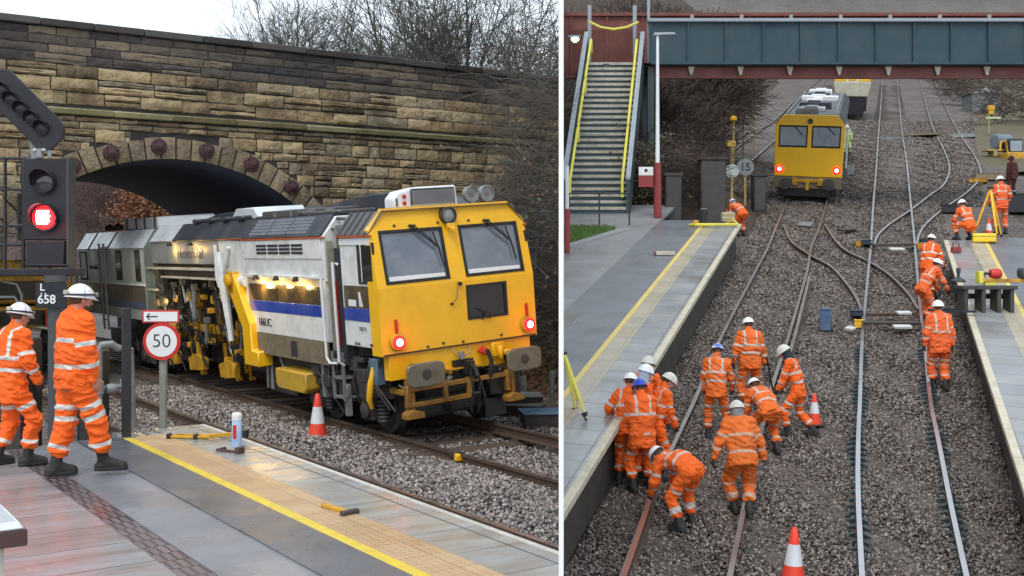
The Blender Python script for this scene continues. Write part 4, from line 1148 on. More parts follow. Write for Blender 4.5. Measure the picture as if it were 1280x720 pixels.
tamper('lifting_clamp_unit', 10.1, 9, .9)
# far cab unit
fu = shell('far_cab_body', M['grey_cab'] if 'grey_cab' in M else M.setdefault('grey_cab', pm('dull_cream_paint', (.43, .44, .38), (.36, .37, .32), 2.5, .5, .1, dirt=(.2, .18, .13), damt=.6)), 11.15, 17.0, 1.3, 2.95, top=3.35)
shell('far_cab_end', M['greenish'], 10.55, 11.15, 1.3, 2.97, top=3.38)
sidebox('side_stripe', pm('dirty_lower_band', (.09, .09, .09), (.14, .13, .1), 4, .35, .1, coat=.3, dirt=(.25, .2, .1), damt=.6), 11.2, 16.9, 1.62, 2.1, .004, both)
sidebox('side_stripe', pm('dirty_blue_band', (.08, .11, .2), (.1, .12, .17), 4, .4, .1), 11.2, 16.9, 1.55, 1.72, .008, both)
sidebox('ledge', M['white'], 11.2, 16.9, 2.1, 2.14, .03)
for (y0, y1) in ((11.45, 11.85), (12.95, 13.45)):
    f_ = sidebox('cab_window', M['rubber'], y0, y1, 2.2, 2.92, .01)
    sidebox('pane', M['glass_dark'], y0 + .05, y1 - .05, 2.25, 2.87, .014, parent=f_)
f_ = sidebox('cab_door', M['rubber'], 16.15, 16.85, 2.15, 2.9, .01)
sidebox('pane', M['white_clean'], 16.25, 16.7, 2.2, 2.86, .015, parent=f_)
roofslab('pale_roof', M['roofwhite'], 11.1, 13.9, .02, z0=2.96, z1=3.36)
roofslab('pale_roof', M['roofwhite'], 14.1, 15.7, .02, z0=2.96, z1=3.36)
roofslab('pale_roof', M['roofwhite'], 15.9, 17.0, .02, z0=2.96, z1=3.36)
mb = MB(); mb.box(-.8, .6, 11.8, 14.6, 3.38, 3.66); mb.build('roof_air_unit', M['white_clean'], trA, bevel=.04)
for y in (15.1, 15.9): one('roof_vent', lambda b: b.lathe([(.12, 0), (.14, .1), (0, .2)], (-.8, y, 3.4), (0, 0, 1), 12), M['steel_dark'], trA)
for y in (12, 12.8, 13.5, 14.3): one('roof_strap', lambda b: b.box(-.82, -.78, y - .04, y + .04, 3.4, 3.68), M['steel_dark'], trA)
mb = MB()
for y in (14.3, 14.7): mb.tube([(-1.42, y, 3.1), (-1.44, y, 2.0), (-1.44, y, .95)], .03, 6)
for z in (1.2, 1.5, 1.8): mb.cyl((-1.44, 14.3, z), (-1.44, 14.7, z), .015, 6)
mb.build('ladder', M['galv'], trA)
side_text('NetworkRail', 15.5, 2.5, .16, M['steel_dark'])
# lower gear, toolbox, steps
mb = MB()
mb.prism([(2.7, .52), (3.75, .52), (3.85, .6), (3.85, .86), (2.6, .86), (2.6, .6)], 'x', -1.45, -1.0)
tb_ = mb.build('yellow_toolbox', M['yellow_dirty2'] if 'yellow_dirty2' in M else M.setdefault('yellow_dirty2', pm('dusty_yellow_box', (.62, .37, .03), (.5, .3, .03), 4, .5, .1, dirt=(.3, .22, .12), damt=.6)), trA, bevel=.02)
for y in (4.55, 4.75): one('hanger_rod', lambda b: b.cyl((-1.2, y, 1.05), (-1.22, y, .4), .035, 8), M['galv'], trA)
one('hanger_rod', lambda b: b.tube([(-1.2, 4.2, 1.05), (-1.25, 3.9, .8)], .03, 8), M['galv'], trA); one('hanger_plate', lambda b: b.box(-1.3, -1.1, 2.2, 2.3, .5, 1.05), M['galv'], trA)
mb = MB()
rr = random.Random(4)
for k in range(26):
    y = rr.uniform(.35, 2.4); z = rr.uniform(.55, 1.25); a, b, c = rr.uniform(.08, .3), rr.uniform(.06, .25), rr.uniform(.1, .3)
    mb.box(-1.25 - rr.uniform(0, .08), -1.25 + a, y, y + c, z, z + b)
for k in range(12):
    y = rr.uniform(.3, 2.4); mb.tube([(-1.25, y, 1.25), (-1.3, y + rr.uniform(-.2, .2), .9), (-1.22, y + rr.uniform(-.3, .3), .5)], .02, 5)
mb.build('pipework', M['steel_dark'], trA, bevel=.008)
mb = MB(); mb.box(-1.3, -1.15, .36, .6, .85, 1.25); mb.build('air_filter', pm('blue_grey_paint', (.12, .2, .28), None, 4, .5), trA, bevel=.02)
mb = MB(); mb.tube([(-1.28, .5, 1.12), (-1.34, .5, .9), (-1.36, .55, .65), (-1.3, .6, .5)], [.03, .05, .05, .03], 8); mb.build('yellow_guard_iron', M['yellow'], trA)
mb = MB(); mb.box(-1.36, -1.28, 1.28, 1.4, .3, .8); mb.build('sand_pipe', M['galv'], trA, bevel=.01)
bogie(trA, .95, 2.75, 2); bogie(trA, 12.2, 14.0, 5)
# work lamps (lit)
def lamp(x, y, z, d=(-1, 0, 0), r_=.07, e=14, off=.25):
    mb = MB(); mb.lathe([(r_ * .6, -.06), (r_ * 1.15, 0), (r_ * 1.1, .02)], (x, y, z), d, 14)
    l = mb.build('work_lamp', M['black'], trA)
    one('lit_lens', lambda b: b.lathe([(r_, 0), (0, .015)], (x, y, z), d, 14), M['lamp_warm'], l)
    pl_ = bpy.data.lights.new('work_light', 'POINT'); pl_.energy = e; pl_.color = (1, .62, .2); pl_.shadow_soft_size = .05
    po = bpy.data.objects.new('work_light', pl_); COL.objects.link(po); po.parent = trA; po.location = Vector((x, y, z)) + Vector(d) * off
lamp(-1.5, 4.28, 2.4, (0, -.2, -1), .06, 9, .14)
lamp(-1.5, 3.4, 2.4, (0, 0, -1), .05, 5, .12); lamp(-1.5, 2.6, 2.4, (0, 0, -1), .05, 5, .12)
lamp(-1.42, 9.8, 1.8, (-.7, -.7, 0), .1, 6, .2); lamp(-1.42, 10.25, 1.76, (-.7, -.7, 0), .09, 5, .2)
lamp(-1.5, 8.9, 3.02, (0, 0, -1), .05, 5, .12); lamp(-1.5, 7.6, 3.02, (0, 0, -1), .05, 5, .12); lamp(-1.5, 6.9, 2.2, (.3, 0, -1), .05, 5, .2)
# ================================================================== people
def seg_d(P, a, b, ra, rb):
    a = np.array(a, float); b = np.array(b, float); ab = b - a
    t = np.clip(((P - a) @ ab) / max(1e-9, ab @ ab), 0, 1)
    return np.linalg.norm(P - a - t[..., None] * ab, axis=-1) - (ra + (rb - ra) * t)
def ell_d(P, c, r, B=None):
    q = P - np.array(c, float)
    if B is not None: q = q @ np.array(B, float).T
    r = np.array(r, float)
    k0 = np.linalg.norm(q / r, axis=-1); k1 = np.linalg.norm(q / (r * r), axis=-1) + 1e-9
    return k0 * (k0 - 1) / k1
def smin(a, b, k):
    h = np.clip(.5 + .5 * (b - a) / k, 0, 1)
    return b + (a - b) * h - k * h * (1 - h)
def nets(fn, lo, hi, h):
    lo = np.array(lo, float) - 2 * h; hi = np.array(hi, float) + 2 * h
    n = np.ceil((hi - lo) / h).astype(int) + 1
    ax = [lo[i] + h * np.arange(n[i]) for i in range(3)]
    G = np.stack(np.meshgrid(*ax, indexing='ij'), -1)
    V = fn(G.reshape(-1, 3)).reshape(n)
    S = V < 0
    c = [n[0] - 1, n[1] - 1, n[2] - 1]
    acc = np.zeros(c + [3]); cnt = np.zeros(c)
    offs = [(i, j, k) for i in (0, 1) for j in (0, 1) for k in (0, 1)]
    sl = lambda o: tuple(slice(o[d], o[d] + c[d]) for d in range(3))
    for a in offs:
        for d in range(3):
            if a[d]: continue
            b = list(a); b[d] = 1; b = tuple(b)
            va, vb = V[sl(a)], V[sl(b)]
            m = S[sl(a)] != S[sl(b)]
            t = np.where(m, va / np.where(m, va - vb, 1), 0)
            p = np.zeros(c + [3]); p[...] = np.array(a, float); p[..., d] += t
            acc += p * m[..., None]; cnt += m
    act = cnt > 0
    idx = -np.ones(c, int); idx[act] = np.arange(act.sum())
    base = np.stack(np.meshgrid(*[np.arange(x) for x in c], indexing='ij'), -1)
    verts = lo + h * (base[act] + acc[act] / cnt[act][:, None])
    faces = []
    for d in range(3):
        e, f_ = [(1, 2), (2, 0), (0, 1)][d]
        s0 = [slice(None)] * 3; s1 = [slice(None)] * 3; s0[d] = slice(0, -1); s1[d] = slice(1, None)
        A, B = S[tuple(s0)], S[tuple(s1)]
        q = np.argwhere(A != B)
        if not len(q): continue
        q = q[(q[:, e] > 0) & (q[:, f_] > 0) & (q[:, e] < c[e]) & (q[:, f_] < c[f_])]
        ins = A[tuple(q.T)]
        def I(de, df):
            r = q.copy(); r[:, e] += de; r[:, f_] += df
            return idx[tuple(r.T)]
        F4 = np.stack([I(-1, -1), I(0, -1), I(0, 0), I(-1, 0)], 1)
        F4[~ins] = F4[~ins][:, ::-1]
        faces.append(F4)
    return verts, np.concatenate(faces)

def mesh_np(name, V, Fc, mats, parent, midx=None, band=None, smooth=True):
    me = bpy.data.meshes.new(name)
    me.vertices.add(len(V)); me.vertices.foreach_set('co', np.asarray(V, np.float32).reshape(-1))
    me.loops.add(Fc.size); me.loops.foreach_set('vertex_index', Fc.reshape(-1).astype(np.int32))
    me.polygons.add(len(Fc)); me.polygons.foreach_set('loop_start', (np.arange(len(Fc)) * 4).astype(np.int32))
    for m in mats: me.materials.append(m)
    if midx is not None: me.polygons.foreach_set('material_index', midx.astype(np.int32))
    me.polygons.foreach_set('use_smooth', [smooth] * len(Fc))
    me.update(calc_edges=True); me.validate()
    if band is not None:
        at = me.attributes.new('band', 'FLOAT', 'POINT'); at.data.foreach_set('value', band.astype(np.float32))
    o = bpy.data.objects.new(name, me); COL.objects.link(o); o.parent = parent
    return o

def ik(a, b, l1, l2, pole):
    a, b, pole = Vector(a), Vector(b), Vector(pole)
    d = b - a; L_ = d.length
    if L_ > (l1 + l2) * .995: b = a + d.normalized() * (l1 + l2) * .995; d = b - a; L_ = d.length
    dn = d.normalized()
    x = (l1 * l1 - l2 * l2 + L_ * L_) / (2 * L_); hh = math.sqrt(max(0, l1 * l1 - x * x))
    p = (pole - dn * pole.dot(dn)).normalized()
    return a + dn * x + p * hh, b

def wrinkle(V, amp, seed, fr=11, Fc=None):
    # cloth folds: sharp creases with soft swells between them, pushed along the normals
    if Fc is None:
        return V + np.array([tuple(noise.noise_vector(Vector(p) * fr * 2 + Vector((seed, 0, 0)))) for p in V]) * amp * .6
    a, b, c, d = (V[Fc[:, k]] for k in range(4))
    fn_ = np.cross(c - a, d - b); Nn = np.zeros_like(V)
    for k in range(4): np.add.at(Nn, Fc[:, k], fn_)
    Nn /= np.linalg.norm(Nn, axis=1)[:, None] + 1e-9
    o = np.empty(len(V))
    for i, p in enumerate(V):
        x, y, z = p
        wob = noise.noise(Vector((x * 4 + seed, y * 4, z * 4))) * .9
        n1 = noise.noise(Vector((x * 5 + seed, y * 5 + wob, z * 13 + x * 6 * math.sin(seed) + wob)))
        n2 = noise.noise(Vector((x * 12 + seed, y * 12, z * 22 + wob * 2)))
        o[i] = amp * (.42 - 1.9 * abs(n1) ** .8 + .55 * (.3 - abs(n2)))
    return V + Nn * o[:, None] * 1.25

def person(loc, yaw, label, group=None, lean=4, twist=0, side=0, pelvis=(0, 0, .93), head=(10, 0), hl=(-.27, .05, .80), hr=(.27, .05, .80),
           fl=(-.13, 0, .085), fr=(.13, 0, .085), fyl=8, fyr=-8, hv='hv', helmet='helmet', gloves=True, scale=1.0, fine=False,
           braces=True, hoops=(.13, .30), sleeve=True, beard=False, hood=None, jacket_len=.12, seed=1, boots='boot', tshirt=None, lamp_strap=False, hem=None,
           epl=None, epr=None, legband=(.28, .42), bulk=1.0):
    t = thing('person', label, 'person', loc, R(yaw), group)
    t.scale = (scale,) * 3
    P = Vector(pelvis)
    Rz = Matrix.Rotation(R(twist), 3, 'Z')
    right = Rz @ Vector((1, 0, 0)); fwd0 = Rz @ Vector((0, 1, 0))
    def dirv(l): return (fwd0 * math.sin(R(l)) + Vector((0, 0, 1)) * math.cos(R(l)) + right * math.sin(R(side))).normalized()
    a1 = dirv(lean * .75); a2 = dirv(lean * 1.15)
    Mi = P + a1 * .24; C = Mi + a2 * .25; N = C + a2 * .10
    tax = (C - P).normalized(); tfw = right.cross(tax) * -1; tfw = tax.cross(right) * 1
    tfw = (fwd0 - tax * fwd0.dot(tax)).normalized()
    hp = dirv(lean * .5 + head[0])
    hright = Matrix.Rotation(R(head[1]), 3, 'Z') @ right
    hz = dirv(lean * .5 + head[0] * .9); hz = (hz - hright * hz.dot(hright)).normalized(); hf = hz.cross(hright)
    Hc = N + hz * .115 + hf * .025
    HB = np.array([hright, hf, hz])
    sL, sR = C - right * .175 + a2 * .01, C + right * .175 + a2 * .01
    tov = lambda p: Vector(p)
    eL, hL = ik(sL, tov(hl), .29, .25, tov(epl) if epl else (-.7 * right - .6 * fwd0 + Vector((0, 0, -.3))))
    eR, hR = ik(sR, tov(hr), .29, .25, tov(epr) if epr else (.7 * right - .6 * fwd0 + Vector((0, 0, -.3))))
    qL, qR = P - right * .095 - Vector((0, 0, .03)), P + right * .095 - Vector((0, 0, .03))
    fdL = Matrix.Rotation(R(fyl), 3, 'Z') @ Vector((0, 1, 0)); fdR = Matrix.Rotation(R(fyr), 3, 'Z') @ Vector((0, 1, 0))
    kL, aL = ik(qL, tov(fl), .44, .42, fdL + Vector((-.15, 0, .1))); kR, aR = ik(qR, tov(fr), .44, .42, fdR + Vector((.15, 0, .1)))
    A = lambda v: np.array(v, float)
    # ---- trousers
    B3 = np.array([right, tfw, tax])
    b_ = bulk
    def tro(p):
        d = ell_d(p, P - Vector((0, 0, .01)), (.18 * b_, .135 * b_, .13), B3)
        for q, k, a in ((qL, kL, aL), (qR, kR, aR)):
            d = smin(d, seg_d(p, q, k, .1 * b_, .078 * b_), .04)
            e = k.lerp(a, .56)
            d = smin(d, seg_d(p, k, e, .078 * b_, .074 * b_), .03)
            d = np.minimum(d, seg_d(p, k.lerp(a, .5), e, .078 * b_, .082 * b_))
        return d
    pts = [qL, qR, kL, kR, aL, aR, P]
    lo = np.min([A(p) for p in pts], 0) - .2; hi = np.max([A(p) for p in pts], 0) + .2
    h = .0105 if fine else .019
    V, Fc = nets(tro, lo, hi, h)
    bd = np.full(len(V), -1.0); best = np.full(len(V), 1e9)
    for q, k, a in ((qL, kL, aL), (qR, kR, aR)):
        for (u, v, off) in ((q, k, 0), (k, a, .44)):
            ab = A(v - u); L_ = np.linalg.norm(ab); tt = ((V - A(u)) @ ab) / (L_ * L_)
            tc_ = np.clip(tt, 0, 1); dd = np.linalg.norm(V - A(u) - tc_[:, None] * ab, axis=1)
            s_ = tt * L_ + off
            bb = np.full(len(V), -1.0)
            for c in legband: bb = np.maximum(bb, .024 - np.abs(s_ - c))
            bb = np.maximum(bb, .02 - np.abs(s_ - .665))
            m_ = dd < best; best = np.where(m_, dd, best); bd = np.where(m_, bb, bd)
    V = wrinkle(V, .02, seed, Fc=Fc)
    mesh_np('trousers', V, Fc, [M[hv]], t, band=bd)
    # ---- jacket
    S_ = np.diag([.92, 1.32, 1.0]) @ B3         # torso is flatter front to back
    def jac(p):
        def tq(p_, a, b, ra, rb):
            return seg_d((p_ - A(P)) @ S_.T, S_ @ A(a - P), S_ @ A(b - P), ra, rb) * .8
        hemp = P - tax * jacket_len
        d = tq(p, hemp, Mi, .165 * b_, .158 * b_)
        d = smin(d, tq(p, Mi, C - a2 * .06, .158 * b_, .168 * b_), .05)
        d = smin(d, seg_d(p, sL, sR, .068, .068), .06)
        d = smin(d, seg_d(p, C - right * .09 + a2 * .02, N, .06, .055), .03); d = smin(d, seg_d(p, C + right * .09 + a2 * .02, N, .06, .055), .03)
        for s, e, w_ in ((sL, eL, hL), (sR, eR, hR)):
            d = smin(d, seg_d(p, s, e, .074 * b_, .066 * b_), .035)
            w2 = e.lerp(w_, .96)
            d = smin(d, seg_d(p, e, w2, .064 * b_, .054), .02)
        # collar
        d = np.minimum(d, seg_d(p, N - a2 * .03, N + a2 * .035, .074, .072))
        # cut the hem flat
        d = np.maximum(d, -((p - A(P - tax * (jacket_len + .035))) @ A(tax)))
        return d
    pts = [P - tax * .15, C, N, eL, eR, hL, hR, sL, sR]
    lo = np.min([A(p) for p in pts], 0) - .24; hi = np.max([A(p) for p in pts], 0) + .24
    V, Fc = nets(jac, lo, hi, h)
    # bands
    q = V - A(P); zz = q @ A(tax); xx = q @ A(right)
    wdt = .021
    bt = np.full(len(V), -1.0)
    for c in hoops: bt = np.maximum(bt, wdt - np.abs(zz - c))
    if braces:
        bt = np.maximum(bt, np.minimum(wdt * .9 - np.abs(np.abs(xx) - .115), zz - hoops[-1]))
    best = np.abs(jacd(V, A(P), A(C), S_, A(P))) * 0 + np.maximum(0, np.abs(xx) - .2) * 1.0
    best = np.where((zz < .50), np.maximum(0, np.linalg.norm((q @ S_.T) - np.outer(np.clip(zz, -.1, .45), S_ @ A(tax)), axis=1) - .17), .05)
    bd = bt
    for s, e, w_ in ((sL, eL, hL), (sR, eR, hR)):
        for (u, v, off) in ((s, e, 0), (e, w_, .29)):
            ab = A(v - u); L_ = np.linalg.norm(ab); tt = ((V - A(u)) @ ab) / (L_ * L_)
            dd = np.linalg.norm(V - A(u) - np.clip(tt, 0, 1)[:, None] * ab, axis=1) - .07
            s_ = tt * L_ + off; bb = np.full(len(V), -1.0)
            if sleeve:
                for c in (.2, .40): bb = np.maximum(bb, .022 - np.abs(s_ - c))
            m_ = (dd < best) & (tt > .12 if off == 0 else True)
            best = np.where(m_, dd, best); bd = np.where(m_, bb, bd)
    V = wrinkle(V, .021, seed + 30, Fc=Fc)
    mesh_np('jacket', V, Fc, [M[hv]], t, band=bd)
    if hem:
        def hm(p): return np.maximum(seg_d((p - A(P)) @ S_.T, S_ @ A(-tax * .11), S_ @ A(-tax * .03), .14, .145) * .8, -((p - A(P - tax * .15)) @ A(tax)))
        V, Fc = nets(hm, A(P) - .3, A(P) + .25, .018); mesh_np('sweater_hem', V, Fc, [M[hem]], t)
    # ---- boots
    for a, k, fd in ((aL, kL, fdL), (aR, kR, fdR)):
        zs = a.z - .085
        tilt = 0
        up_ = (k - a).normalized()
        heel = a + fd * -.045 + Vector((0, 0, -.042)); toe = a + fd * .165 + Vector((0, 0, -.045))
        sd_ = fd.cross(Vector((0, 0, 1)))
        def bo(p):
            d = seg_d(p, a + up_ * .24, a + Vector((0, 0, -.03)), .056, .052)
            d = smin(d, seg_d(p, heel, toe, .046, .043), .03)
            d = smin(d, seg_d(p, a + fd * .03, toe - Vector((0, 0, .0)), .052, .046), .02)
            d = np.maximum(d, zs - p[:, 2])
            w__ = np.minimum(seg_d(p * np.array([1, 1, .6]), A(heel) * np.array([1, 1, .6]), A(toe) * np.array([1, 1, .6]), .054, .054), 1)
            sole = np.maximum(np.maximum(w__, zs - p[:, 2]), p[:, 2] - zs - .028)
            return np.minimum(d, sole)
        V, Fc = nets(bo, np.min([A(heel), A(toe), A(a + up_ * .28)], 0) - .09, np.max([A(heel), A(toe), A(a + up_ * .28)], 0) + .09, .010 if fine else .014)
        mesh_np('boot', V, Fc, [M[boots]], t)
    # ---- body: trunk and limbs inside the clothes, head, hands; one mesh
    def trunk(p):
        d = seg_d(p, P, Mi, .1, .1); d = smin(d, seg_d(p, Mi, C, .1, .11), .04); d = smin(d, seg_d(p, sL, sR, .045, .045), .03)
        d = smin(d, seg_d(p, C, N + hz * .05, .06, .056), .03)
        for s, e, w_ in ((sL, eL, hL), (sR, eR, hR)):
            d = smin(d, seg_d(p, s, e, .045, .04), .02); d = smin(d, seg_d(p, e, w_, .038, .028), .02)
        for q_, k, a in ((qL, kL, aL), (qR, kR, aR)):
            d = smin(d, seg_d(p, q_, k, .07, .05), .03); d = smin(d, seg_d(p, k, a, .048, .034), .02)
        return d
    pts = [qL, qR, kL, kR, aL, aR, P, C, N, eL, eR, hL, hR, sL, sR]
    V, Fc = nets(trunk, np.min([A(p) for p in pts], 0) - .14, np.max([A(p) for p in pts], 0) + .14, .022)
    allV, allF, allM = [V], [Fc], [np.zeros(len(Fc))]
    def H(x, y, z): return A(Hc) + x * A(hright) + y * A(hf) + z * A(hz)
    def headf(p):
        d = ell_d(p, H(0, -.012, .035), (.078, .098, .1), HB)
        d = smin(d, ell_d(p, H(0, .03, -.045), (.057, .062, .068), HB), .03)
        d = smin(d, seg_d(p, A(N), H(0, -.02, -.04), .056, .055), .03)
        d = smin(d, seg_d(p, H(0, .092, .012), H(0, .113, -.022), .009, .015), .01)
        d = smin(d, seg_d(p, H(-.04, .082, .028), H(.04, .082, .028), .01, .01), .012)
        for s in (-1, 1):
            d = smin(d, ell_d(p, H(s * .08, -.008, -.005), (.011, .021, .032), HB), .008)
            d = np.maximum(d, -(np.linalg.norm(p - H(s * .033, .1, .008), axis=-1) - .016))
            d = smin(d, ell_d(p, H(s * .045, .06, -.03), (.02, .02, .02), HB), .02)
        d = smin(d, ell_d(p, H(0, .09, -.055), (.026, .011, .007), HB), .006); d = smin(d, ell_d(p, H(0, .088, -.067), (.022, .011, .007), HB), .006)
        d = smin(d, ell_d(p, H(0, .078, -.1), (.022, .018, .016), HB), .02)
        return d
    V, Fc = nets(headf, A(Hc) - .19, A(Hc) + .19, .0075 if fine else .012)
    allF.append(Fc + len(allV[0])); allV.append(V); allM.append(np.zeros(len(Fc)))
    off = len(allV[0]) + len(V)
    for s, e, w_ in ((-1, eL, hL), (1, eR, hR)):
        d_ = (w_ - e).normalized()
        n_ = (-s * right + .35 * fwd0); n_ = (n_ - d_ * n_.dot(d_)).normalized()      # palm faces the body
        sdv = d_.cross(n_) * s; sdv = fwd0 - d_ * fwd0.dot(d_) - n_ * fwd0.dot(n_); sdv = sdv.normalized() if sdv.length > .05 else d_.cross(n_)
        def hand(p):
            W = w_
            Bm = np.array([sdv, n_, d_])
            d = ell_d(p, A(W + d_ * .05), (.042, .017, .052), Bm)
            d = smin(d, seg_d(p, A(e.lerp(W, .9)), A(W + d_ * .02), .03, .026), .02)
            for i, (o_, l_) in enumerate(((.031, .07), (.011, .08), (-.010, .075), (-.030, .058))):
                b0 = W + d_ * .088 + sdv * o_ - d_ * abs(o_) * .15; b1 = b0 + (d_ * .85 + n_ * .45).normalized() * l_ * .5
                b2 = b1 + (d_ * .35 + n_ * .9).normalized() * l_ * .5
                d = smin(d, seg_d(p, A(b0 - d_ * .02), A(b1), .0095, .009), .006); d = smin(d, seg_d(p, A(b1), A(b2), .009, .008), .003)
            b0 = W + d_ * .03 + sdv * .032; b1 = b0 + (d_ * .6 + sdv * .7 + n_ * .35).normalized() * .042; b2 = b1 + (d_ * .85 + n_ * .5).normalized() * .034
            d = smin(d, seg_d(p, A(b0), A(b1), .013, .0105), .01); d = smin(d, seg_d(p, A(b1), A(b2), .0105, .009), .004)
            return d
        c_ = A(w_ + d_ * .08)
        V, Fc = nets(hand, c_ - .13, c_ + .13, .0055 if fine else .008)
        allF.append(Fc + off); allV.append(V); allM.append(np.full(len(Fc), 1 if gloves else 0)); off += len(V)
    mesh_np('body', np.concatenate(allV), np.concatenate(allF), [M['skin'], M['glove']], t, midx=np.concatenate(allM))
    # eyes
    for s in (-1, 1):
        mb = MB(); mb.lathe([(0, -.012), (.009, -.009), (.013, 0), (.009, .009)], H(s * .033, .078, .008), hf, 10, m=0); mb.lathe([(.0095, .0088), (.006, .0115), (0, .0125)], H(s * .033, .078, .008), hf, 8, m=1)
        mb.build('eye', [M['white_clean'], M['black']], t)
    # hair
    def hairf(p):
        d = ell_d(p, H(0, -.018, .035), (.084, .1, .105), HB)
        d = np.maximum(d, ((p - H(0, .035, .03)) @ (A(hf) * .9 - A(hz) * .45)))
        return np.maximum(d, -((p - H(0, 0, -.055)) @ A(hz)))
    V, Fc = nets(hairf, A(Hc) - .16, A(Hc) + .17, .012); mesh_np('hair', wrinkle(V, .003, seed, 40), Fc, [M['hair']], t)
    if beard:
        def bf(p):
            d = ell_d(p, H(0, .034, -.062), (.064, .068, .066), HB)
            return np.maximum(d, (p - H(0, 0, -.04)) @ A(hz))
        V, Fc = nets(bf, A(Hc) - .16, A(Hc) + .17, .01); mesh_np('beard', wrinkle(V, .003, seed, 40), Fc, [M['hair']], t)
    if hood:
        def hd(p):
            d = seg_d(p, A(N - a2 * .02), H(0, -.03, -.03), .1, .094)
            d = smin(d, ell_d(p, H(0, -.025, .03), (.096, .108, .11), HB), .03)
            d = np.maximum(d, (p - H(0, .05, 0)) @ A(hf))
            return d
        V, Fc = nets(hd, A(Hc) - .26, A(Hc) + .2, .014); mesh_np('hood', wrinkle(V, .008, seed), Fc, [M[hood]], t)
    # helmet
    mb = MB(); nu, nv = 28, 10
    def hp_(i, j):
        th = 2 * math.pi * i / nu
        v = j / nv
        if j <= 1:      # brim
            rr_ = 1.13 if j == 0 else 1.04; zz_ = .026 if j == 0 else .034
            pk = max(0, math.sin(th)) ** 3 * (.035 if j == 0 else .012)
            x, y, z = .112 * rr_ * math.cos(th), (.135 * rr_ + pk) * math.sin(th), zz_ - pk * .35
        else:
            ph = (v - 1 / nv) / (1 - 1 / nv) * math.pi / 2
            ridge = .006 * math.exp(-(math.cos(th) * math.cos(ph) / .16) ** 2)
            x, y, z = .112 * math.cos(ph) * math.cos(th), .135 * math.cos(ph) * math.sin(th), .038 + (.118 + ridge) * math.sin(ph)
        return H(x, y - .008, z)
    mb.grid(hp_, nu, nv, 0)
    hel = mb.build('helmet', [M[helmet]], t, smooth=60, fixn=True)
    sm = hel.modifiers.new('shell', 'SOLIDIFY'); sm.thickness = .004; sm.offset = -1
    if lamp_strap:
        mb = MB()
        mb.tube([H(.119 * math.cos(a), .142 * math.sin(a) - .008, .058 + .012 * math.sin(a * 1)) for a in [2 * math.pi * k / 24 for k in range(25)]], .009, 6, caps=False)
        mb.build('head_torch_strap', M['black'], hel)
        one('head_torch', lambda b: b.hexa([H(-.03, .135, .05), H(.03, .135, .05), H(.03, .165, .05), H(-.03, .165, .05), H(-.03, .135, .09), H(.03, .135, .09), H(.03, .16, .09), H(-.03, .16, .09)]), M['galv'], hel, bevel=.005)
        one('battery_pack', lambda b: b.hexa([H(-.035, -.165, .045), H(.035, -.165, .045), H(.035, -.14, .045), H(-.035, -.14, .045), H(-.035, -.165, .085), H(.035, -.165, .085), H(.035, -.14, .085), H(-.035, -.14, .085)]), M['cream'], hel, bevel=.005)
    return t
def jacd(V, a, c, S, o): return np.zeros(len(V))

# --- left-hand stretch: two workers on the platform
feet = surveyA(88, 597, HP)
person(feet, -42, 'taller worker in orange jacket and trousers, bearded, standing nearer the black gate post', lean=3, twist=-4, pelvis=(.0, .03, .975), head=(6, 4),
       hl=(-.27, .1, .84), hr=(.23, .14, .86), fl=(-.13, -.1, .085), fr=(.12, .29, .09), fyl=-20, fyr=-34, hv='hv', fine=True, braces=False, hoops=(.08, .33), sleeve=True, beard=True,
       gloves=False, scale=1.0, lamp_strap=True, hem='grey_cloth', jacket_len=.09, seed=3, legband=(.28, .39), bulk=1.24)
feet = surveyA(14, 582, HP)
person(feet, -50, 'shorter worker in a long orange coat at the left edge of the platform', lean=5, twist=10, pelvis=(0, 0, .93), head=(12, 10),
       hl=(-.25, .16, .9), hr=(.2, .22, .93), fl=(-.12, -.13, .085), fr=(.12, .13, .085), hv='hv', fine=True, braces=True, hoops=(.12, .25), gloves=True, scale=.915, lamp_strap=True,
       jacket_len=.2, seed=9, hood=None, legband=(.26, .26), bulk=1.1)
# ================================================================== RIGHT-HAND STRETCH: setting (climbs away from the viewer)
ANG_B = math.atan2(1, .31) - math.pi / 2      # track heading about z (negative: swings to the right)
fB = Vector((.31, 1, .2)).normalized(); NB = Vector((0, -.2, 1)).normalized(); rB = fB.cross(NB).normalized()
def frameB(origin):
    m = Matrix((rB, fB, NB)).transposed().to_4x4(); m.translation = origin
    return m
eL_ = lambda Y: .635 + .31 * (Y - 14.1)        # left platform edge
eR_ = lambda Y: 1.95 + .326 * Y                # right platform edge
M['ballast_brown'] = ground_mat('brown_ballast', (.04, .032, .03), (.1, .08, .07), (.18, .15, .13), 11)
M['stone_brown'] = tone_mat('brown_ballast_stones', [(.03, .025, .022), (.085, .068, .058), (.145, .118, .1), (.21, .172, .148), (.34, .3, .27)], rough=.65, scale=12, bump=.3, nmix=.15, spec=.4)
mb = MB()
def bedh(X_, Y):
    if Y < 47: return -.16
    u = (X_ - .33 * Y) / 1.7
    return -.17 + .05 * math.sin(u * 2.4) + .05 * noise.noise(Vector((X_ * .7, Y * .35, 0)))
mb.grid(lambda i, j: gB(-20 + i * 1.0 + (0 if i < 100 else (i - 100) * 3), -10 + j * 3.0, bedh(-20 + i * 1.0, -10 + j * 3.0)), 140, 118)
tag(mb.build('trackbed', M['ballast_brown'], side='B', fixn=False), kind='structure')
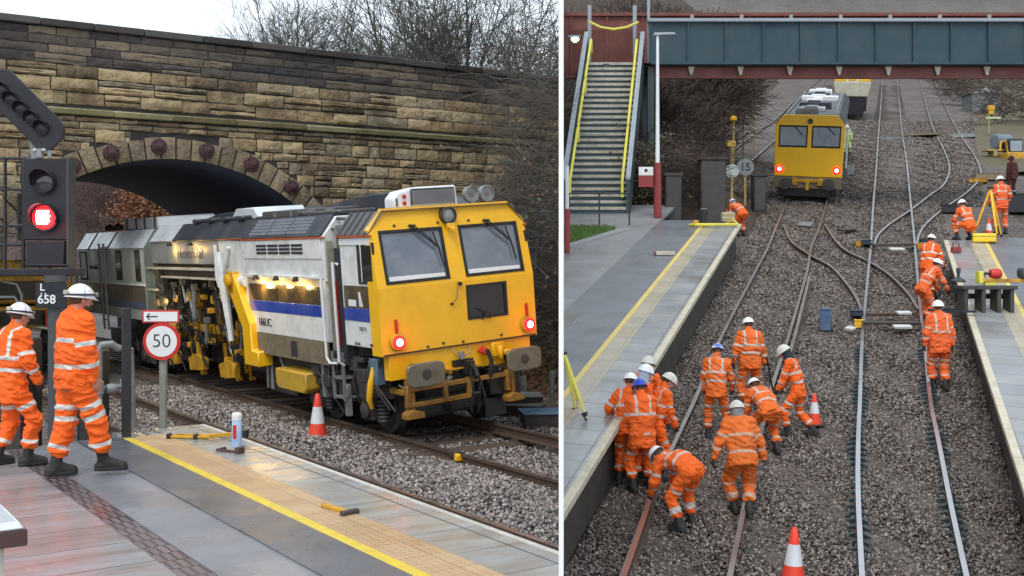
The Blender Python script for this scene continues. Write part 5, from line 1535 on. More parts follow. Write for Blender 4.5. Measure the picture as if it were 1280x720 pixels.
# platforms
M['aspB'] = pm('worn_platform_asphalt', (.22, .225, .235), (.27, .27, .275), .8, .38, .14, .3, 90, dirt=(.1, .1, .105), dscale=.5, damt=.7, dist=.004)
M['aspB2'] = pm('patched_dark_asphalt', (.14, .15, .17), (.18, .19, .205), 1.2, .35, .14, .3, 90, dirt=(.07, .075, .08), dscale=.8, damt=.5, dist=.004)
M['copB'] = paving_mat('blue_grey_coping_slabs', (.24, .255, .27), (.31, .32, .325), -ANG_B, .75, .62, rough=.28, rvar=.16, msize=.012, mortar=(.12, .12, .12), dirt=(.2, .175, .13), damt=.6, off=0)
M['tacB'] = paving_mat('pale_buff_tactile', (.38, .33, .22), (.43, .38, .28), -ANG_B, .4, .4, rough=.4, rvar=.15, msize=.008, mortar=(.26, .22, .15), dirt=(.28, .27, .24), damt=.7, off=0)
M['yelB'] = pm('faded_yellow_line', (.74, .56, .12), (.64, .48, .12), 6, .45, .1, dirt=(.45, .38, .2), dscale=4, damt=.5)
M['whtB'] = pm('cream_edge_line', (.62, .56, .42), (.5, .45, .34), 6, .5, .1, dirt=(.3, .27, .2), dscale=4, damt=.7)
M['wallB'] = pm('damp_platform_wall', (.035, .03, .026), (.06, .052, .045), 5, .8, 0, .5, 20, dirt=(.1, .085, .06), damt=.5)
def stripB(name, mat, ef, o0, o1, Y0, Y1, h0, h1, kind='structure', n=8):
    mb = MB()
    for j in range(n):
        a, b = Y0 + (Y1 - Y0) * j / n, Y0 + (Y1 - Y0) * (j + 1) / n
        x = lambda o, Y: ef(Y) + o
        mb.hexa([gB(x(o0, a), a, h0), gB(x(o1, a), a, h0), gB(x(o1, b), b, h0), gB(x(o0, b), b, h0),
                 gB(x(o0, a), a, h1), gB(x(o1, a), a, h1), gB(x(o1, b), b, h1), gB(x(o0, b), b, h1)])
    return tag(mb.build(name, mat, side='B', smooth=0), kind=kind)
HPB = .9
stripB('platform_wall', M['wallB'], eL_, -14, -.18, 10, 35.6, -.3, HPB - .09)
stripB('platform_wall', M['wallB'], eR_, .18, 9, 10, 32.8, -.3, HPB - .09)
for ef, s, Y1 in ((eL_, -1, 35.6), (eR_, 1, 32.8)):
    def so(a, b): return (min(s * a, s * b), max(s * a, s * b))
    stripB('platform_edge_line', M['whtB'], ef, *so(0, .13), 10, Y1, HPB - .09, HPB + .004)
    stripB('platform_coping', M['copB'], ef, *so(.132, .78), 10, Y1, HPB - .09, HPB)
    stripB('tactile_paving', M['tacB'], ef, *so(.782, 1.16), 10, Y1, HPB - .09, HPB + .002)
    stripB('platform_yellow_line', M['yelB'], ef, *so(1.162, 1.27), 10, Y1, HPB - .09, HPB + .004)
stripB('platform_asphalt', M['aspB2'], eL_, -2.7, -1.272, 10, 36.3, HPB - .09, HPB + .001)
stripB('platform_asphalt', M['aspB'], eL_, -14, -2.702, 10, 39.5, HPB - .09, HPB)
stripB('platform_asphalt', M['aspB2'], eR_, 1.272, 9, 10, 33.2, HPB - .09, HPB + .001)
stripB('repair_patch', pm('buff_repair_patch', (.22, .2, .17), (.18, .165, .14), 2, .5, .1, dirt=(.13, .12, .11), damt=.5), eL_, -2.95, -2.3, 18, 24.5, HPB - .02, HPB + .006)
# grass beside the steps
def poly_sheet(name, pts, h, mat, kind='structure', th=.05):
    mb = MB(); P = [surveyB(x, y, h) for x, y in pts]
    n = len(P)
    mb.add([p - Vector((0, 0, th)) for p in P] + P, [tuple(range(n - 1, -1, -1)), tuple(range(n, 2 * n))] + [(i, (i + 1) % n, (i + 1) % n + n, i + n) for i in range(n)])
    return tag(mb.build(name, mat, side='B', smooth=0), kind=kind)
poly_sheet('grass_verge', [(680, 322), (712, 304), (768, 287), (770, 283), (680, 281)], HPB + .03, pm('wet_grass_ground', (.06, .11, .02), (.09, .14, .03), 5, .9, 0, .8, 60))
poly_sheet('kerb', [(680, 326), (712, 307.5), (790, 285.5), (786, 284), (768, 287), (712, 304), (680, 322)], HPB + .05, pm('pale_kerb', (.3, .3, .3), (.24, .24, .24), 5, .7))
# blades of grass
mb = MB(); rr = random.Random(3)
for k in range(2600):
    px = rr.uniform(703, 768); py = rr.uniform(282, 304)
    if py > 304 - (px - 712) * .3: continue
    p = surveyB(px, py, HPB + .03); a = rr.uniform(0, 6.28); l = rr.uniform(.04, .1)
    d = Vector((math.cos(a), math.sin(a), 0)) * .012
    mb.add([p - d, p + d, p + Vector((rr.uniform(-.03, .03), rr.uniform(-.03, .03), l))], [(0, 1, 2)])
tag(mb.build('grass', pm('green_grass', (.08, .16, .03), (.12, .2, .04), 6, .8), fixn=False, smooth=0), 'short green grass beside the foot of the steps', 'grass', kind='stuff')
# stones
rng = np.random.default_rng(9)
def scatterB(Y0, Y1, xl, xr, dens, size):
    n = int((Y1 - Y0) * 10 * dens)
    Y = rng.uniform(Y0, Y1, n); u = rng.uniform(0, 1, n)
    a = xl(Y); b = xr(Y); X_ = a + (b - a) * u
    k = rng.uniform(0, 1, n) < (b - a) / 10
    Y, X_ = Y[k], X_[k]; k = X_ > .0446 * Y + .05; Y, X_ = Y[k], X_[k]
    return np.stack([X_, Y, -7 + .2 * Y - .15 + .03 * np.sin(X_ * 4 + Y) + rng.uniform(-.02, .03, len(Y)), rng.uniform(*size, len(Y))], 1)
P_ = [scatterB(12.5, 20, lambda Y: eL_(Y) - .15, lambda Y: eR_(Y) + .15, 1150, (.032, .068)),
      scatterB(20, 30, lambda Y: eL_(Y) - .15, lambda Y: eR_(Y) + .15, 620, (.04, .078)),
      scatterB(30, 46, lambda Y: eL_(Y) - .15, lambda Y: eR_(Y) + .6, 300, (.05, .09)),
      scatterB(46, 62, lambda Y: .2 * Y, lambda Y: .42 * Y, 130, (.06, .11)), scatterB(62, 90, lambda Y: .24 * Y, lambda Y: .42 * Y, 55, (.08, .14))]
tag(stone_field('ballast_stones', np.concatenate(P_), M['stone_brown'], seed=4), 'loose brown ballast stones between the two platforms on the right', 'ballast', kind='stuff')

# tracks: rail lines as surveyed
def catmull(pts, n=6):
    P = [Vector(p) for p in pts]; P = [P[0] * 2 - P[1]] + P + [P[-1] * 2 - P[-2]]
    o = []
    for i in range(1, len(P) - 2):
        for k in range(n):
            t = k / n; a, b, c, d = P[i - 1:i + 3]
            o.append(.5 * ((2 * b) + (c - a) * t + (2 * a - 5 * b + 4 * c - d) * t * t + (3 * b - a - 3 * c + d) * t ** 3))
    o.append(P[-2]); return o
def railsB(label, lines, mat, sleepers=None, pads=None):
    tr = thing('railway_track', label, 'railway track', (0, 0, 0))
    for pl in lines:
        w_ = catmull([surveyB(x, y, 0) for x, y in pl])
        mb = MB(); rail_mb(mb, w_, up=NB)
        mb.build('rail', [M[mat], M['rust']], tr, side='B')
        if pads:
            mb = MB(); Yp = pads[0]; rw = [Vector(q) for q in w_]; rw.sort(key=lambda q: q.y)
            while Yp < pads[1]:
                for a, b in zip(rw, rw[1:]):
                    if a.y <= Yp <= b.y:
                        c = a.lerp(b, (Yp - a.y) / max(1e-6, b.y - a.y)); dd = (b - a).normalized(); m3 = Matrix((rB, dd, NB)).transposed().to_4x4(); m3.translation = c; mb.M = m3
                        for sg in (-1, 1): mb.hexa([(sg * .05, -.045, -.15), (sg * .17, -.04, -.15), (sg * .17, .04, -.15), (sg * .05, .045, -.15), (sg * .05, -.04, -.07), (sg * .15, -.03, -.115), (sg * .15, .03, -.115), (sg * .05, .04, -.07)])
                        break
                Yp += .235
            mb.M = None; mb.build('rail_fastening', M['clip'], tr, side='B')['kind'] = 'stuff'
    if sleepers:
        ef, a0, a1, Y0, Y1, step = sleepers
        Y = Y0; k = 0; far = MB(); Yf = Y1 + step
        while Yf < 150:
            fm = frameB(gB(ef(Yf) + (a0 + a1) / 2, Yf, 0)); far.M = fm; far.box(a0, a1, -.13, .13, -.3, -.12); far.M = None; Yf += step
        far.build('far_sleepers', M.setdefault('slFar', pm('dusty_sleepers', (.115, .095, .082), (.08, .066, .056), 2, .9)), tr, side='B')['kind'] = 'stuff'
        mb = MB(); c = Vector((0, 0, 0))
        L2 = (a1 - a0) / 2
        for (x0, x1, y0, y1, z0, z1) in [(-L2, L2, -.13, .13, -.3, -.145)]:
            mb.box(x0, x1, y0, y1, z0, z1)
        for s in (-.72, .72):
            for d in (-.09, .09): mb.box(s + d - .03, s + d + .03, -.06, .06, -.15, -.1, 1)
        ms = mb.build('sleeper', [M['slB'], M['clip']], tr, bevel=.01); base = ms
        while Y < Y1:
            o_ = base if k == 0 else base.copy()
            if k: COL.objects.link(o_)
            xm = (ef(Y) if callable(ef) else ef) + (a0 + a1) / 2
            o_.matrix_local = frameB(gB(xm, Y, 0))
            Y += step; k += 1
    return tr
M['slB'] = pm('brown_sleeper', (.06, .048, .04), (.1, .08, .065), 6, .85, 0, .4, 30)
M['clip'] = pm('teal_rail_pads', (.022, .042, .048), (.016, .028, .032), 9, .5, .1)
M['rail_dull'] = pm('dull_railhead', (.3, .27, .25), (.24, .2, .18), 1.5, .35, .08, metal=.6, detail=2)
def rowx(lines):      # mid line of a pair of rails -> X at Y
    A_ = [surveyB(x, y, 0) for x, y in lines[0]]; B_ = [surveyB(x, y, 0) for x, y in lines[1]]
    def fx(P, Y):
        P = sorted(P, key=lambda p: p.y)
        for a, b in zip(P, P[1:]):
            if a.y <= Y <= b.y: return a.x + (b.x - a.x) * (Y - a.y) / (b.y - a.y)
        return P[0].x if Y < P[0].y else P[-1].x
    return lambda Y: (fx(A_, Y) + fx(B_, Y)) / 2
Ltrk = [[(770, 741), (803, 650), (820, 603), (847, 545), (874, 487), (902, 420), (942, 343), (958, 313), (970, 284), (982, 256), (992, 232), (1004, 200), (1018, 165), (1032, 132), (1042, 105)],
        [(908, 741), (928, 645), (947, 560), (964, 487), (982, 432), (996, 385), (1009, 338), (1014, 309), (1023, 287), (1029, 269), (1035, 245), (1043, 210), (1050, 175), (1058, 140), (1063, 110)]]
railsB('left track of the right hand stretch, leading to the yellow train', Ltrk, 'rail_dull', (rowx(Ltrk), -1.25, 1.25, 13.4, 46, .72))
Rtrk = [[(1079, 741), (1075, 670), (1072.5, 607), (1073, 545), (1075, 500), (1078, 420), (1082, 375), (1086, 333), (1089, 300), (1092, 250), (1095, 215), (1098, 170), (1101, 130), (1103, 100)],
        [(1213, 741), (1195, 660), (1184, 607), (1173, 550), (1163, 499), (1156, 430), (1150, 380), (1145, 323), (1142, 288), (1138, 250), (1133, 200), (1127, 160), (1124, 127), (1121, 100)]]
railsB('right track running straight beside the right hand platform', Rtrk, 'rail', (rowx(Rtrk), -1.25, 1.25, 13.4, 46, .72), pads=(13, 25))
railsB('curving siding that joins the right track beyond the platform', [[(1150, 98), (1162, 147), (1180, 187), (1187, 210), (1180, 230), (1163, 243), (1137, 263), (1113, 279), (1098, 293), (1092, 307)],
        [(1166, 98), (1177, 123), (1197, 163), (1218, 194), (1226, 218), (1211, 238), (1180, 260), (1157, 280), (1149, 293), (1146, 305)]], 'rail')
railsB('rusty crossover rails running between the two tracks', [[(979, 280), (989, 301), (1012, 318), (1039, 333), (1060, 356), (1073, 377), (1079, 400), (1077, 425)],
        [(1031, 280), (1045, 301), (1060, 314), (1087, 327), (1113, 344), (1134, 365), (1148, 386)]], 'rail_dull')
railsB('far track climbing left of the yellow train', [[(900, 205), (931, 176), (968, 150), (992, 127), (1012, 110), (1026, 98)], [(940, 200), (965, 178), (990, 155), (1010, 130), (1024, 112), (1034, 98)]], 'rail')
def loose(label, pl, h=.1, mat='rail_dull'):
    mb = MB(); rail_mb(mb, catmull([surveyB(x, y, h) for x, y in pl]), up=NB)
    return tag(mb.build('loose_rail', [M[mat], M['rust']], side='B'), label, 'rail', 'loose rails laid by the tracks')
loose('dark spare rail lying against the right rail of the left track', [(1012, 345), (1001, 390), (990, 432), (974, 480)], .06)
loose('red rusty rail lying beside the left platform wall', [(772, 741), (790, 690), (812, 625), (822, 590)], .04, 'redrust')

# ------------------------------------------------------------------ far train
trB = thing('maintenance_train', 'yellow fronted track maintenance train standing beyond the blue footbridge, seen end on', 'train')
org = surveyB(1008, 250, 0)
trB.matrix_world = frameB(org + Vector((0, 0, .02)))
def cab_face_far(tr):
    mb = MB()
    mb.prism([(-1.38, .95), (1.38, .95), (1.38, 3.1), (1.08, 3.5), (-1.08, 3.5), (-1.38, 3.1)], 'y', 0, .3)
    mb.build('cab_front', M['ochre'] if 'ochre' in M else M.setdefault('ochre', pm('far_cab_yellow_paint', (.93, .52, .01), (.86, .46, .01), 2, .4, .1, coat=.3)), tr, bevel=.02)  # one even yellow over the whole far cab front
    for x0, x1 in ((-1.2, -.12), (.12, 1.2)):
        f = one('windscreen', lambda b: b.box(x0 - .04, x1 + .04, -.015, .02, 2.16, 3.07), M['rubber'], tr, bevel=.01)
        one('pane', lambda b: b.box(x0 + .02, x1 - .02, -.022, -.01, 2.24, 3.0), M['glass_far'] if 'glass_far' in M else M.setdefault('glass_far', pm('hazy_cab_glass', (.3, .34, .38), (.2, .23, .27), 2.2, .15, coat=.6)), f)
        mb = MB(); mb.tube([((x0 + x1) / 2, -.03, 3.08), ((x0 + x1) / 2 + .35, -.04, 2.7)], .02, 5); mb.build('wiper', M['black'], tr)
    mb = MB(); mb.lathe([(.11, 0), (.11, .07), (.08, .08), (0, .05)], (0, 0, 3.25), (0, -1, 0), 16); mb.build('headlamp', M['steel_dark'], tr)
    for x in (-1.15, 1.15):
        l = one('tail_lamp', lambda b: b.lathe([(.15, 0), (.15, .04), (0, .05)], (x, 0, 1.25), (0, -1, 0), 18), M['lamp_red'], tr)
        one('lit_core', lambda b: b.lathe([(.075, 0), (.05, .03), (0, .035)], (x, -.05, 1.25), (0, -1, 0), 12), M['lamp_pink'], l)
    mb = MB(); mb.box(-1.36, 1.36, .02, .25, .45, .94); mb.build('headstock', M['skirt'], tr, bevel=.02)
    mb = MB(); mb.box(-.62, .62, -.06, .05, .72, .86); mb.box(-.62, -.4, -.12, .05, .6, .9); mb.box(.4, .62, -.12, .05, .6, .9); mb.box(-.08, .08, -.1, .05, .4, .8); mb.build('coupling_beam', M['yellow_dirty'], tr, bevel=.02)
    for x in (-.87, .87):
        mb = MB(); mb.lathe([(.1, 0), (.1, .3), (.24, .3), (.24, .34), (0, .36)], (x, .0, .68), (0, -1, 0), 18); mb.build('buffer', M['steel_dark'], tr)
    mb = MB(); mb.box(-1.1, 1.1, .1, .5, .1, .45); mb.box(-1.2, -1.0, -.05, .3, .15, .5); mb.box(1.0, 1.2, -.05, .3, .15, .5); mb.build('underframe_gear', M['black'], tr, bevel=.02)
cab_face_far(trB)
shell('body', M['white'], .3, 19.5, .95, 3.05, x=1.33, top=3.42, xt=1.05, parent=trB)
mb = MB(); mb.box(-1.2, 1.2, .5, 19, .35, .95); mb.build('main_frame', M['black'], trB)
rr = random.Random(12)
roofslab('roof', M['roofdark'], .4, 19.4, .02, 14, parent=trB)
for k in range(9):
    y = 1.2 + k * 2.0; w_ = rr.uniform(.4, .95); hgt = rr.uniform(.12, .38)
    one('roof_unit', lambda b: (b.box(-w_, w_ * rr.uniform(.3, 1), y, y + rr.uniform(.6, 1.3), 3.42, 3.42 + hgt), b.box(-w_ * .5, w_ * .3, y + .1, y + .5, 3.42, 3.5 + hgt)), M[rr.choice(['white_clean', 'roofdark', 'galv', 'roofwhite'])], trB, bevel=.03)
for k in range(3):
    mb = MB(); mb.tube([(-1.0 + k, .5, 3.5), (-1.0 + k, 10, 3.52), (-1 + k, 19, 3.5)], .03, 6); mb.build('roof_pipe', M['galv'], trB)
wheelset(trB, 1.5); wheelset(trB, 3.3); wheelset(trB, 16); wheelset(trB, 17.8)
mb = MB(); mb.tube([(1.36, 1.4, 2.9), (1.5, 1.4, 2.9), (1.5, 1.4, 1.2)], .03, 6); mb.build('handrail', M['white'], trB)
mb = MB(); mb.tube([(-1.38, .5, 1.4), (-1.55, .5, 1.5), (-1.6, .5, 1.8), (-1.4, .5, 2.0)], .03, 6); mb.build('side_mirror_arm', M['white'], trB)

# second machine in the distance
o2 = surveyB(1063, 147, 0)
m2 = thing('ballast_wagon', 'cream and yellow track machine far up the line behind the yellow train', 'wagon'); m2.matrix_world = frameB(o2)
mb = MB(); mb.prism([(-1.3, 1.7), (1.3, 1.7), (1.45, 2.9), (-1.45, 2.9)], 'y', 0, 8); mb.build('hopper', M['cream'], m2, bevel=.05)
mb = MB(); mb.box(-1.2, 1.2, .1, 8, .5, 1.7); mb.box(-1.0, 1.0, -.3, 0, .3, 1.2); mb.build('underframe', M['black'], m2)
mb = MB(); mb.box(-1.45, -.5, .3, 2, 2.9, 3.5); mb.box(.5, 1.45, .3, 2, 2.9, 3.5); mb.box(-.3, .3, 1, 3, 2.9, 3.4); mb.build('yellow_hood', M['yellow'], m2, bevel=.08)
wheelset(m2, 1.2); wheelset(m2, 6.5)

# ------------------------------------------------------------------ footbridge
M['bridge_blue'] = pm('bridge_blue_paint', (.011, .042, .06), (.015, .054, .074), 1.2, .5, .1, .1, 10, dirt=(.06, .06, .05), dscale=1.5, damt=.5)
M['bridge_green'] = pm('bridge_green_paint', (.025, .05, .055), (.035, .065, .07), 2, .5, .1, dirt=(.06, .05, .04), damt=.5)
M['red_brown'] = pm('red_brown_paint', (.2, .055, .04), (.16, .045, .035), 2, .6, .1, .2, 20, dirt=(.08, .04, .03), damt=.6)
M['rail_yellow'] = pm('handrail_yellow_paint', (.75, .68, .08), (.66, .6, .08), 3, .4, .1, dirt=(.4, .35, .1), damt=.4)
fbr = thing('footbridge', 'blue steel footbridge crossing above the tracks with steep steps down to the platform', 'footbridge', (0, 0, 0))
ZB0, ZB1 = 7.37, 8.95
mb = MB()
mb.box(5.3, 26, 42.95, 43.0, ZB0, ZB1)
for k in range(15):
    x = 5.3 + k * 1.44; mb.box(x - .03, x + .03, 42.85, 42.95, ZB0, ZB1)
mb.box(5.3, 26, 42.8, 43.15, ZB0 - .04, ZB0 + .04)
mb.build('side_girder', M['bridge_blue'], fbr)
mb = MB(); mb.box(5.2, 26, 42.75, 43.2, ZB1, ZB1 + .13); mb.build('top_flange', M['galv2'] if 'galv2' in M else M.setdefault('galv2', pm('pale_blue_grey_paint', (.3, .34, .38), (.24, .27, .3), 3, .5)), fbr, bevel=.02)
for k in range(8): x = 6.9 + k * 1.9; one('flange_lug', lambda b: b.box(x - .06, x + .06, 42.9, 43.0, ZB1 + .13, ZB1 + .3), M['galv'], fbr)
mb = MB(); mb.box(5.3, 26, 43.3, 43.36, 6.9, 7.32); mb.box(5.3, 26, 43.24, 43.42, 6.86, 6.92); mb.build('lower_girder', M['red_brown'], fbr)
mb = MB(); mb.box(2.12, 26, 45.45, 45.55, 7.22, 9.78); mb.box(2.12, 26, 45.3, 45.6, 7.2, 7.3); mb.box(2.12, 26, 45.3, 45.6, 9.72, 9.85)
for k in range(16): x = 2.4 + k * 1.44; mb.box(x - .03, x + .03, 45.35, 45.45, 7.3, 9.7)
for k in range(40): x = 2.3 + k * .07; mb.box(x, x + .03, 45.4, 45.45, 7.4, 9.2)
mb.build('far_girder', M['red_brown'], fbr)
mb = MB(); mb.box(5.0, 26, 43.0, 45.4, 7.3, 7.42); mb.box(2.6, 5.4, 43.0, 45.4, 7.28, 7.4); mb.build('deck', M['wallB'], fbr)
for k in range(11):
    x = 6.9 + k * 1.9
    mb = MB(); mb.prism([(x - .12, ZB0 - .06), (x + .14, ZB0 - .06), (x + .05, ZB0 - .4), (x - .02, ZB0 - .4)], 'y', 43.15, 43.23); mb.build('bracket', M['cream'], fbr)
for x, n_ in ((3.0, 0), (4.75, 1)):
    one('landing_post', lambda b: b.box(x - .07, x + .07, 43.3, 43.45, 7.3, 9.7), M['galv2'], fbr, bevel=.02)
# steps
NS = 26; y0s, y1s = 37.6, 43.1; x0s, x1s = 1.82, 2.95; zs0 = zB(37.6, HPB); zs1 = 7.42; WS = 2.0
mb = MB(); mt_ = MB()
for k in range(NS):
    f0, f1 = k / NS, (k + 1) / NS
    y = y0s + (y1s - y0s) * f0; x = x0s + (x1s - x0s) * f0; z = zs0 + (zs1 - zs0) * f1; st = (y1s - y0s) / NS
    mt_.box(x, x + WS, y, y + st + .02, z - .1, z)
    mb.box(x + .01, x + WS - .01, y + .04, y + .05, z - (zs1 - zs0) / NS, z - .101)
mt_.build('stair_treads', pm('worn_pale_treads', (.5, .48, .4), (.42, .4, .34), 3, .7, 0, .2, 30, dirt=(.12, .12, .1), dscale=2.5, damt=.8), fbr)
mb.build('stair_risers', M['bridge_green'], fbr)
def inc(mb, xo0, xo1, za, zb_, f0=0, f1=1, yo=0):
    def P(f, xo, z): return Vector((x0s + (x1s - x0s) * f + xo, y0s + (y1s - y0s) * f + yo, zs0 + (zs1 - zs0) * f + z))
    mb.hexa([P(f0, xo0, za), P(f0, xo1, za), P(f1, xo1, za), P(f1, xo0, za), P(f0, xo0, zb_), P(f0, xo1, zb_), P(f1, xo1, zb_), P(f1, xo0, zb_)])
for xa, xb in ((-.14, -.02), (WS + .02, WS + .14)):
    mb = MB(); inc(mb, xa, xb, -.3, 1.15); mb.build('balustrade', M['bridge_green'], fbr)
    mb = MB(); inc(mb, xa - .02, xb + .02, 1.15, 1.22); mb.build('balustrade_cap', M['galv2'], fbr)
for xo in (.12, WS - .12):
    mb = MB()
    for f0, f1 in ((.0, .34), (.36, .67), (.69, .97)):
        P = lambda f, z: Vector((x0s + (x1s - x0s) * f + xo, y0s + (y1s - y0s) * f, zs0 + (zs1 - zs0) * f + z))
        mb.tube([P(f0, .55), P(f0, 1.05), P(f0 + .01, 1.1), P(f1 - .01, 1.1), P(f1, 1.05), P(f1, .55)], .05, 8)
    mb.build('handrail', M['rail_yellow'], fbr)
mb = MB()
for x, y in ((3.6, 42.9), (5.35, 43.2), (5.35, 45.2), (3.6, 45.2)): mb.box(x - .12, x + .12, y - .12, y + .12, zB(y, .5), 7.35)
mb.build('bridge_leg', M['bridge_green'], fbr)
mb = MB(); mb.tube([(2.95, 43.0, 9.0), (3.4, 42.98, 8.78), (3.9, 42.98, 8.7), (4.4, 42.98, 8.78), (4.85, 43.0, 8.98)], .045, 6); tag(mb.build('safety_tape', M['rail_yellow']), 'sagging yellow tape tied across the top of the footbridge steps', 'tape')
# low gate before the steps
mb = MB(); p0 = surveyB(712, 283, HPB); 
for k in range(3): mb.tube([p0 + Vector((k * .95, .25, 0)), p0 + Vector((k * .95, .25, 1.05))], .025, 6)
mb.tube([p0 + Vector((-.2, .25, 1.05)), p0 + Vector((1.9, .25, 1.05))], .025, 6)
tag(mb.build('pedestrian_barrier', M['black'], side='B'), 'thin black barrier standing before the lowest footbridge steps', 'barrier')

# lamp posts and signs
def post_lamp(px, Y, zt, label, cat='street lamp', red=1.8):
    x = (px - CX) / F * Y; z = zB(Y, HPB)
    t = thing('street_lamp', label, cat, (x, Y, z), 0, None)
    one('pole', lambda b: b.tube([(0, 0, red), (0, 0, zt - z)], [.07, .045], 10), M['white_clean'], t)
    one('red_base', lambda b: b.tube([(0, 0, 0), (0, 0, red)], [.13, .12], 12), M['dullred'] if 'dullred' in M else M.setdefault('dullred', pm('dull_red_paint', (.3, .03, .03), (.24, .03, .03), 5, .5, dirt=(.12, .05, .04), damt=.5)), t)
    one('lamp_head', lambda b: (b.hexa([(-.15, -.12, zt - z - .02), (.6, -.1, zt - z + .02), (.6, .1, zt - z + .02), (-.15, .12, zt - z - .02), (-.12, -.1, zt - z + .08), (.55, -.06, zt - z + .09), (.55, .06, zt - z + .09), (-.12, .1, zt - z + .08)])), M['galv2'], t, bevel=.02)
    return t
lp = post_lamp(822, 36.8, 7.25, 'tall white lamp post with a red base at the end of the left platform')
sg = thing('notice_board', 'small white and red notice board on the lamp post by the footbridge', 'sign', lp.location + Vector((-.4, -.14, 1.0)))
one('panel', lambda b: b.box(-.24, .24, -.01, .01, 0, .66), M['dullred'], sg); one('white_panel', lambda b: b.box(-.235, .235, -.018, -.011, .38, .655), M['white'], sg)
mb = MB(); mb.lathe([(.06, 0), (.03, .02)], (0, -.02, .54), (0, -1, 0), 10); mb.build('emblem', M['steel_dark'], sg)
x7 = (709 - CX) / F * 31
rp_ = thing('marker_post', 'stubby red post with white top at the far left platform edge', 'post', (x7, 31, zB(31, HPB)))
one('post', lambda b: b.tube([(0, 0, 0), (0, 0, 1.2)], .08, 10), M['dullred'], rp_); one('white_top', lambda b: b.tube([(0, 0, 1.2), (0, 0, 2.4)], .05, 10), M['white'], rp_)
one_l = thing('lantern', 'lit greenish lantern at the top left of the footbridge steps', 'lamp', (2.42, 43, 8.3))
one('lantern_housing', lambda b: b.box(-.25, .2, -.1, .1, .1, .16), M['galv2'], one_l); one('lit_glass', lambda b: b.lathe([(.06, -.1), (.17, 0), (.14, .08), (0, .1)], (0, 0, 0), (0, 0, 1), 14), pm('lit_green_glass', (.5, .9, .6), None, 3, .4, emis=(.6, 1, .6), estr=1.6), one_l)
mast = thing('mast', 'slim pale mast rising above the left end of the blue footbridge', 'mast', (5.28, 43.3, 7.4))
one('pole', lambda b: b.tube([(0, 0, 0), (0, 0, 4)], .06, 8), M['galv2'], mast)

def rsign(px, py, Y, r, txt, label, face, edge=None):
    p = Vector(((px - CX) / F * Y, Y, (CY - py) / F * Y)); zg = zB(Y, 0)
    t = thing('speed_sign', label, 'sign', (p.x, p.y, zg))
    hz_ = p.z - zg
    one('post', lambda b: b.box(-.04, .04, .0, .06, 0, hz_ + r), M['yellow_post'] if 'yellow_post' in M else M.setdefault('yellow_post', pm('dull_yellow_post', (.45, .34, .13), (.38, .28, .1), 5, .6)), t)
    one('disc', lambda b: b.lathe([(r, -.01), (r, .01), (0, .01)], (0, -.01, hz_), (0, -1, 0), 28), face, t)
    if txt: text_mesh('numerals', txt, r * 1.25, M['black'], t, Matrix.Translation((0, -.026, hz_)) @ Matrix.Rotation(math.pi / 2, 4, 'X'), bold=.01)
    return t
rsign(931.5, 209, 44, .34, '15', 'grey round sign reading 15 on a post beside the dark trackside cabinet', pm('grey_sign_face', (.2, .22, .22), None, 4, .6))
rsign(915, 214, 42, .26, None, 'blank pale oval disc on a yellow post at the far end of the left platform', pm('pale_green_disc', (.4, .45, .4), (.34, .38, .34), 4, .6))
rr = random.Random(5)
for i, (px, top, bot, Y, hd) in enumerate([(905, 124, 166, 58, 'a'), (918, 116, 152, 60, 'a'), (929, 113, 150, 62, 'a'), (943, 108, 146, 66, 'a'), (917, 152, 186, 52, 'b'), (914, 183, 212, 46, 'c')]):
    x = (px - CX) / F * Y; z1 = (CY - top) / F * Y; z0 = (CY - bot) / F * Y; z0 = min(z0, z1 - .8)
    lab = ['leftmost of the slim tan posts with pale caps on the brown bank', 'second slim tan post from the left, tall, on the brown bank', 'third slim tan post with a yellow cap, close beside the tall one', 'rightmost and farthest slim tan post on the brown bank', 'short tan post with an amber cap below the tall posts', 'stout yellow topped post beside the dark cabinet'][i]
    t = thing('marker_post', lab, 'post', (x, Y, min(z0, zB(Y))), 0, 'posts along the bank left of the far train')
    one('post', lambda b: b.tube([(0, 0, 0), (0, 0, z1 - t.location.z)], .05, 6), M['yellow_post'], t)
    one('cap', lambda b: b.lathe([(.1, 0), (.16, .06), (.16, .2), (.06, .26), (0, .26)], (0, 0, z1 - t.location.z), (0, 0, 1), 12) if hd != 'c' else b.box(-.17, .17, -.1, .1, z1 - t.location.z, z1 - t.location.z + .22), M['cream'] if hd == 'a' else M['yellow'], t)
# dark trackside cabinets
def cabinet(px, py, Y, w_, d_, h_, label, mat='black', n=1):
    p = surveyB(px, 0 * py + 40 + F * 7.0 / Y, 0); x = (px - CX) / F * Y
    t = thing('trackside_cabinet', label, 'cabinet', (x, Y, zB(Y, -.1)), 0, None)
    one('housing', lambda b: b.box(-w_ / 2, w_ / 2, 0, d_, .12, h_), M[mat], t, bevel=.02); one('roof', lambda b: b.prism([(-w_ / 2 - .05, h_), (w_ / 2 + .05, h_), (w_ / 2, h_ + .1), (-w_ / 2, h_ + .1)], 'y', -.05, d_ + .05), M[mat], t)
    one('door', lambda b: b.box(-w_ / 2 + .05, w_ / 2 - .05, -.02, -.001, .2, h_ - .06), M['steel_dark'], t, bevel=.005); one('plinth', lambda b: b.box(-w_ / 2 - .05, w_ / 2 + .05, -.05, d_ + .05, 0, .12), M['wallB'], t)
    return t
cabinet(842, 200, 39, .55, .5, 2.1, 'tall grey slatted cabinet beside the red based lamp post', 'steel_dark')
cabinet(892, 220, 39.5, .9, .7, 2.6, 'tall dark cabinet at the end of the left platform', 'wallB')
cabinet(899, 180, 46, .5, .5, 2.2, 'slim grey cabinet standing behind the pale disc', 'steel_dark')
cabinet(950, 220, 43.5, .5, .5, 1.5, 'low black cabinet left of the far train', 'black')

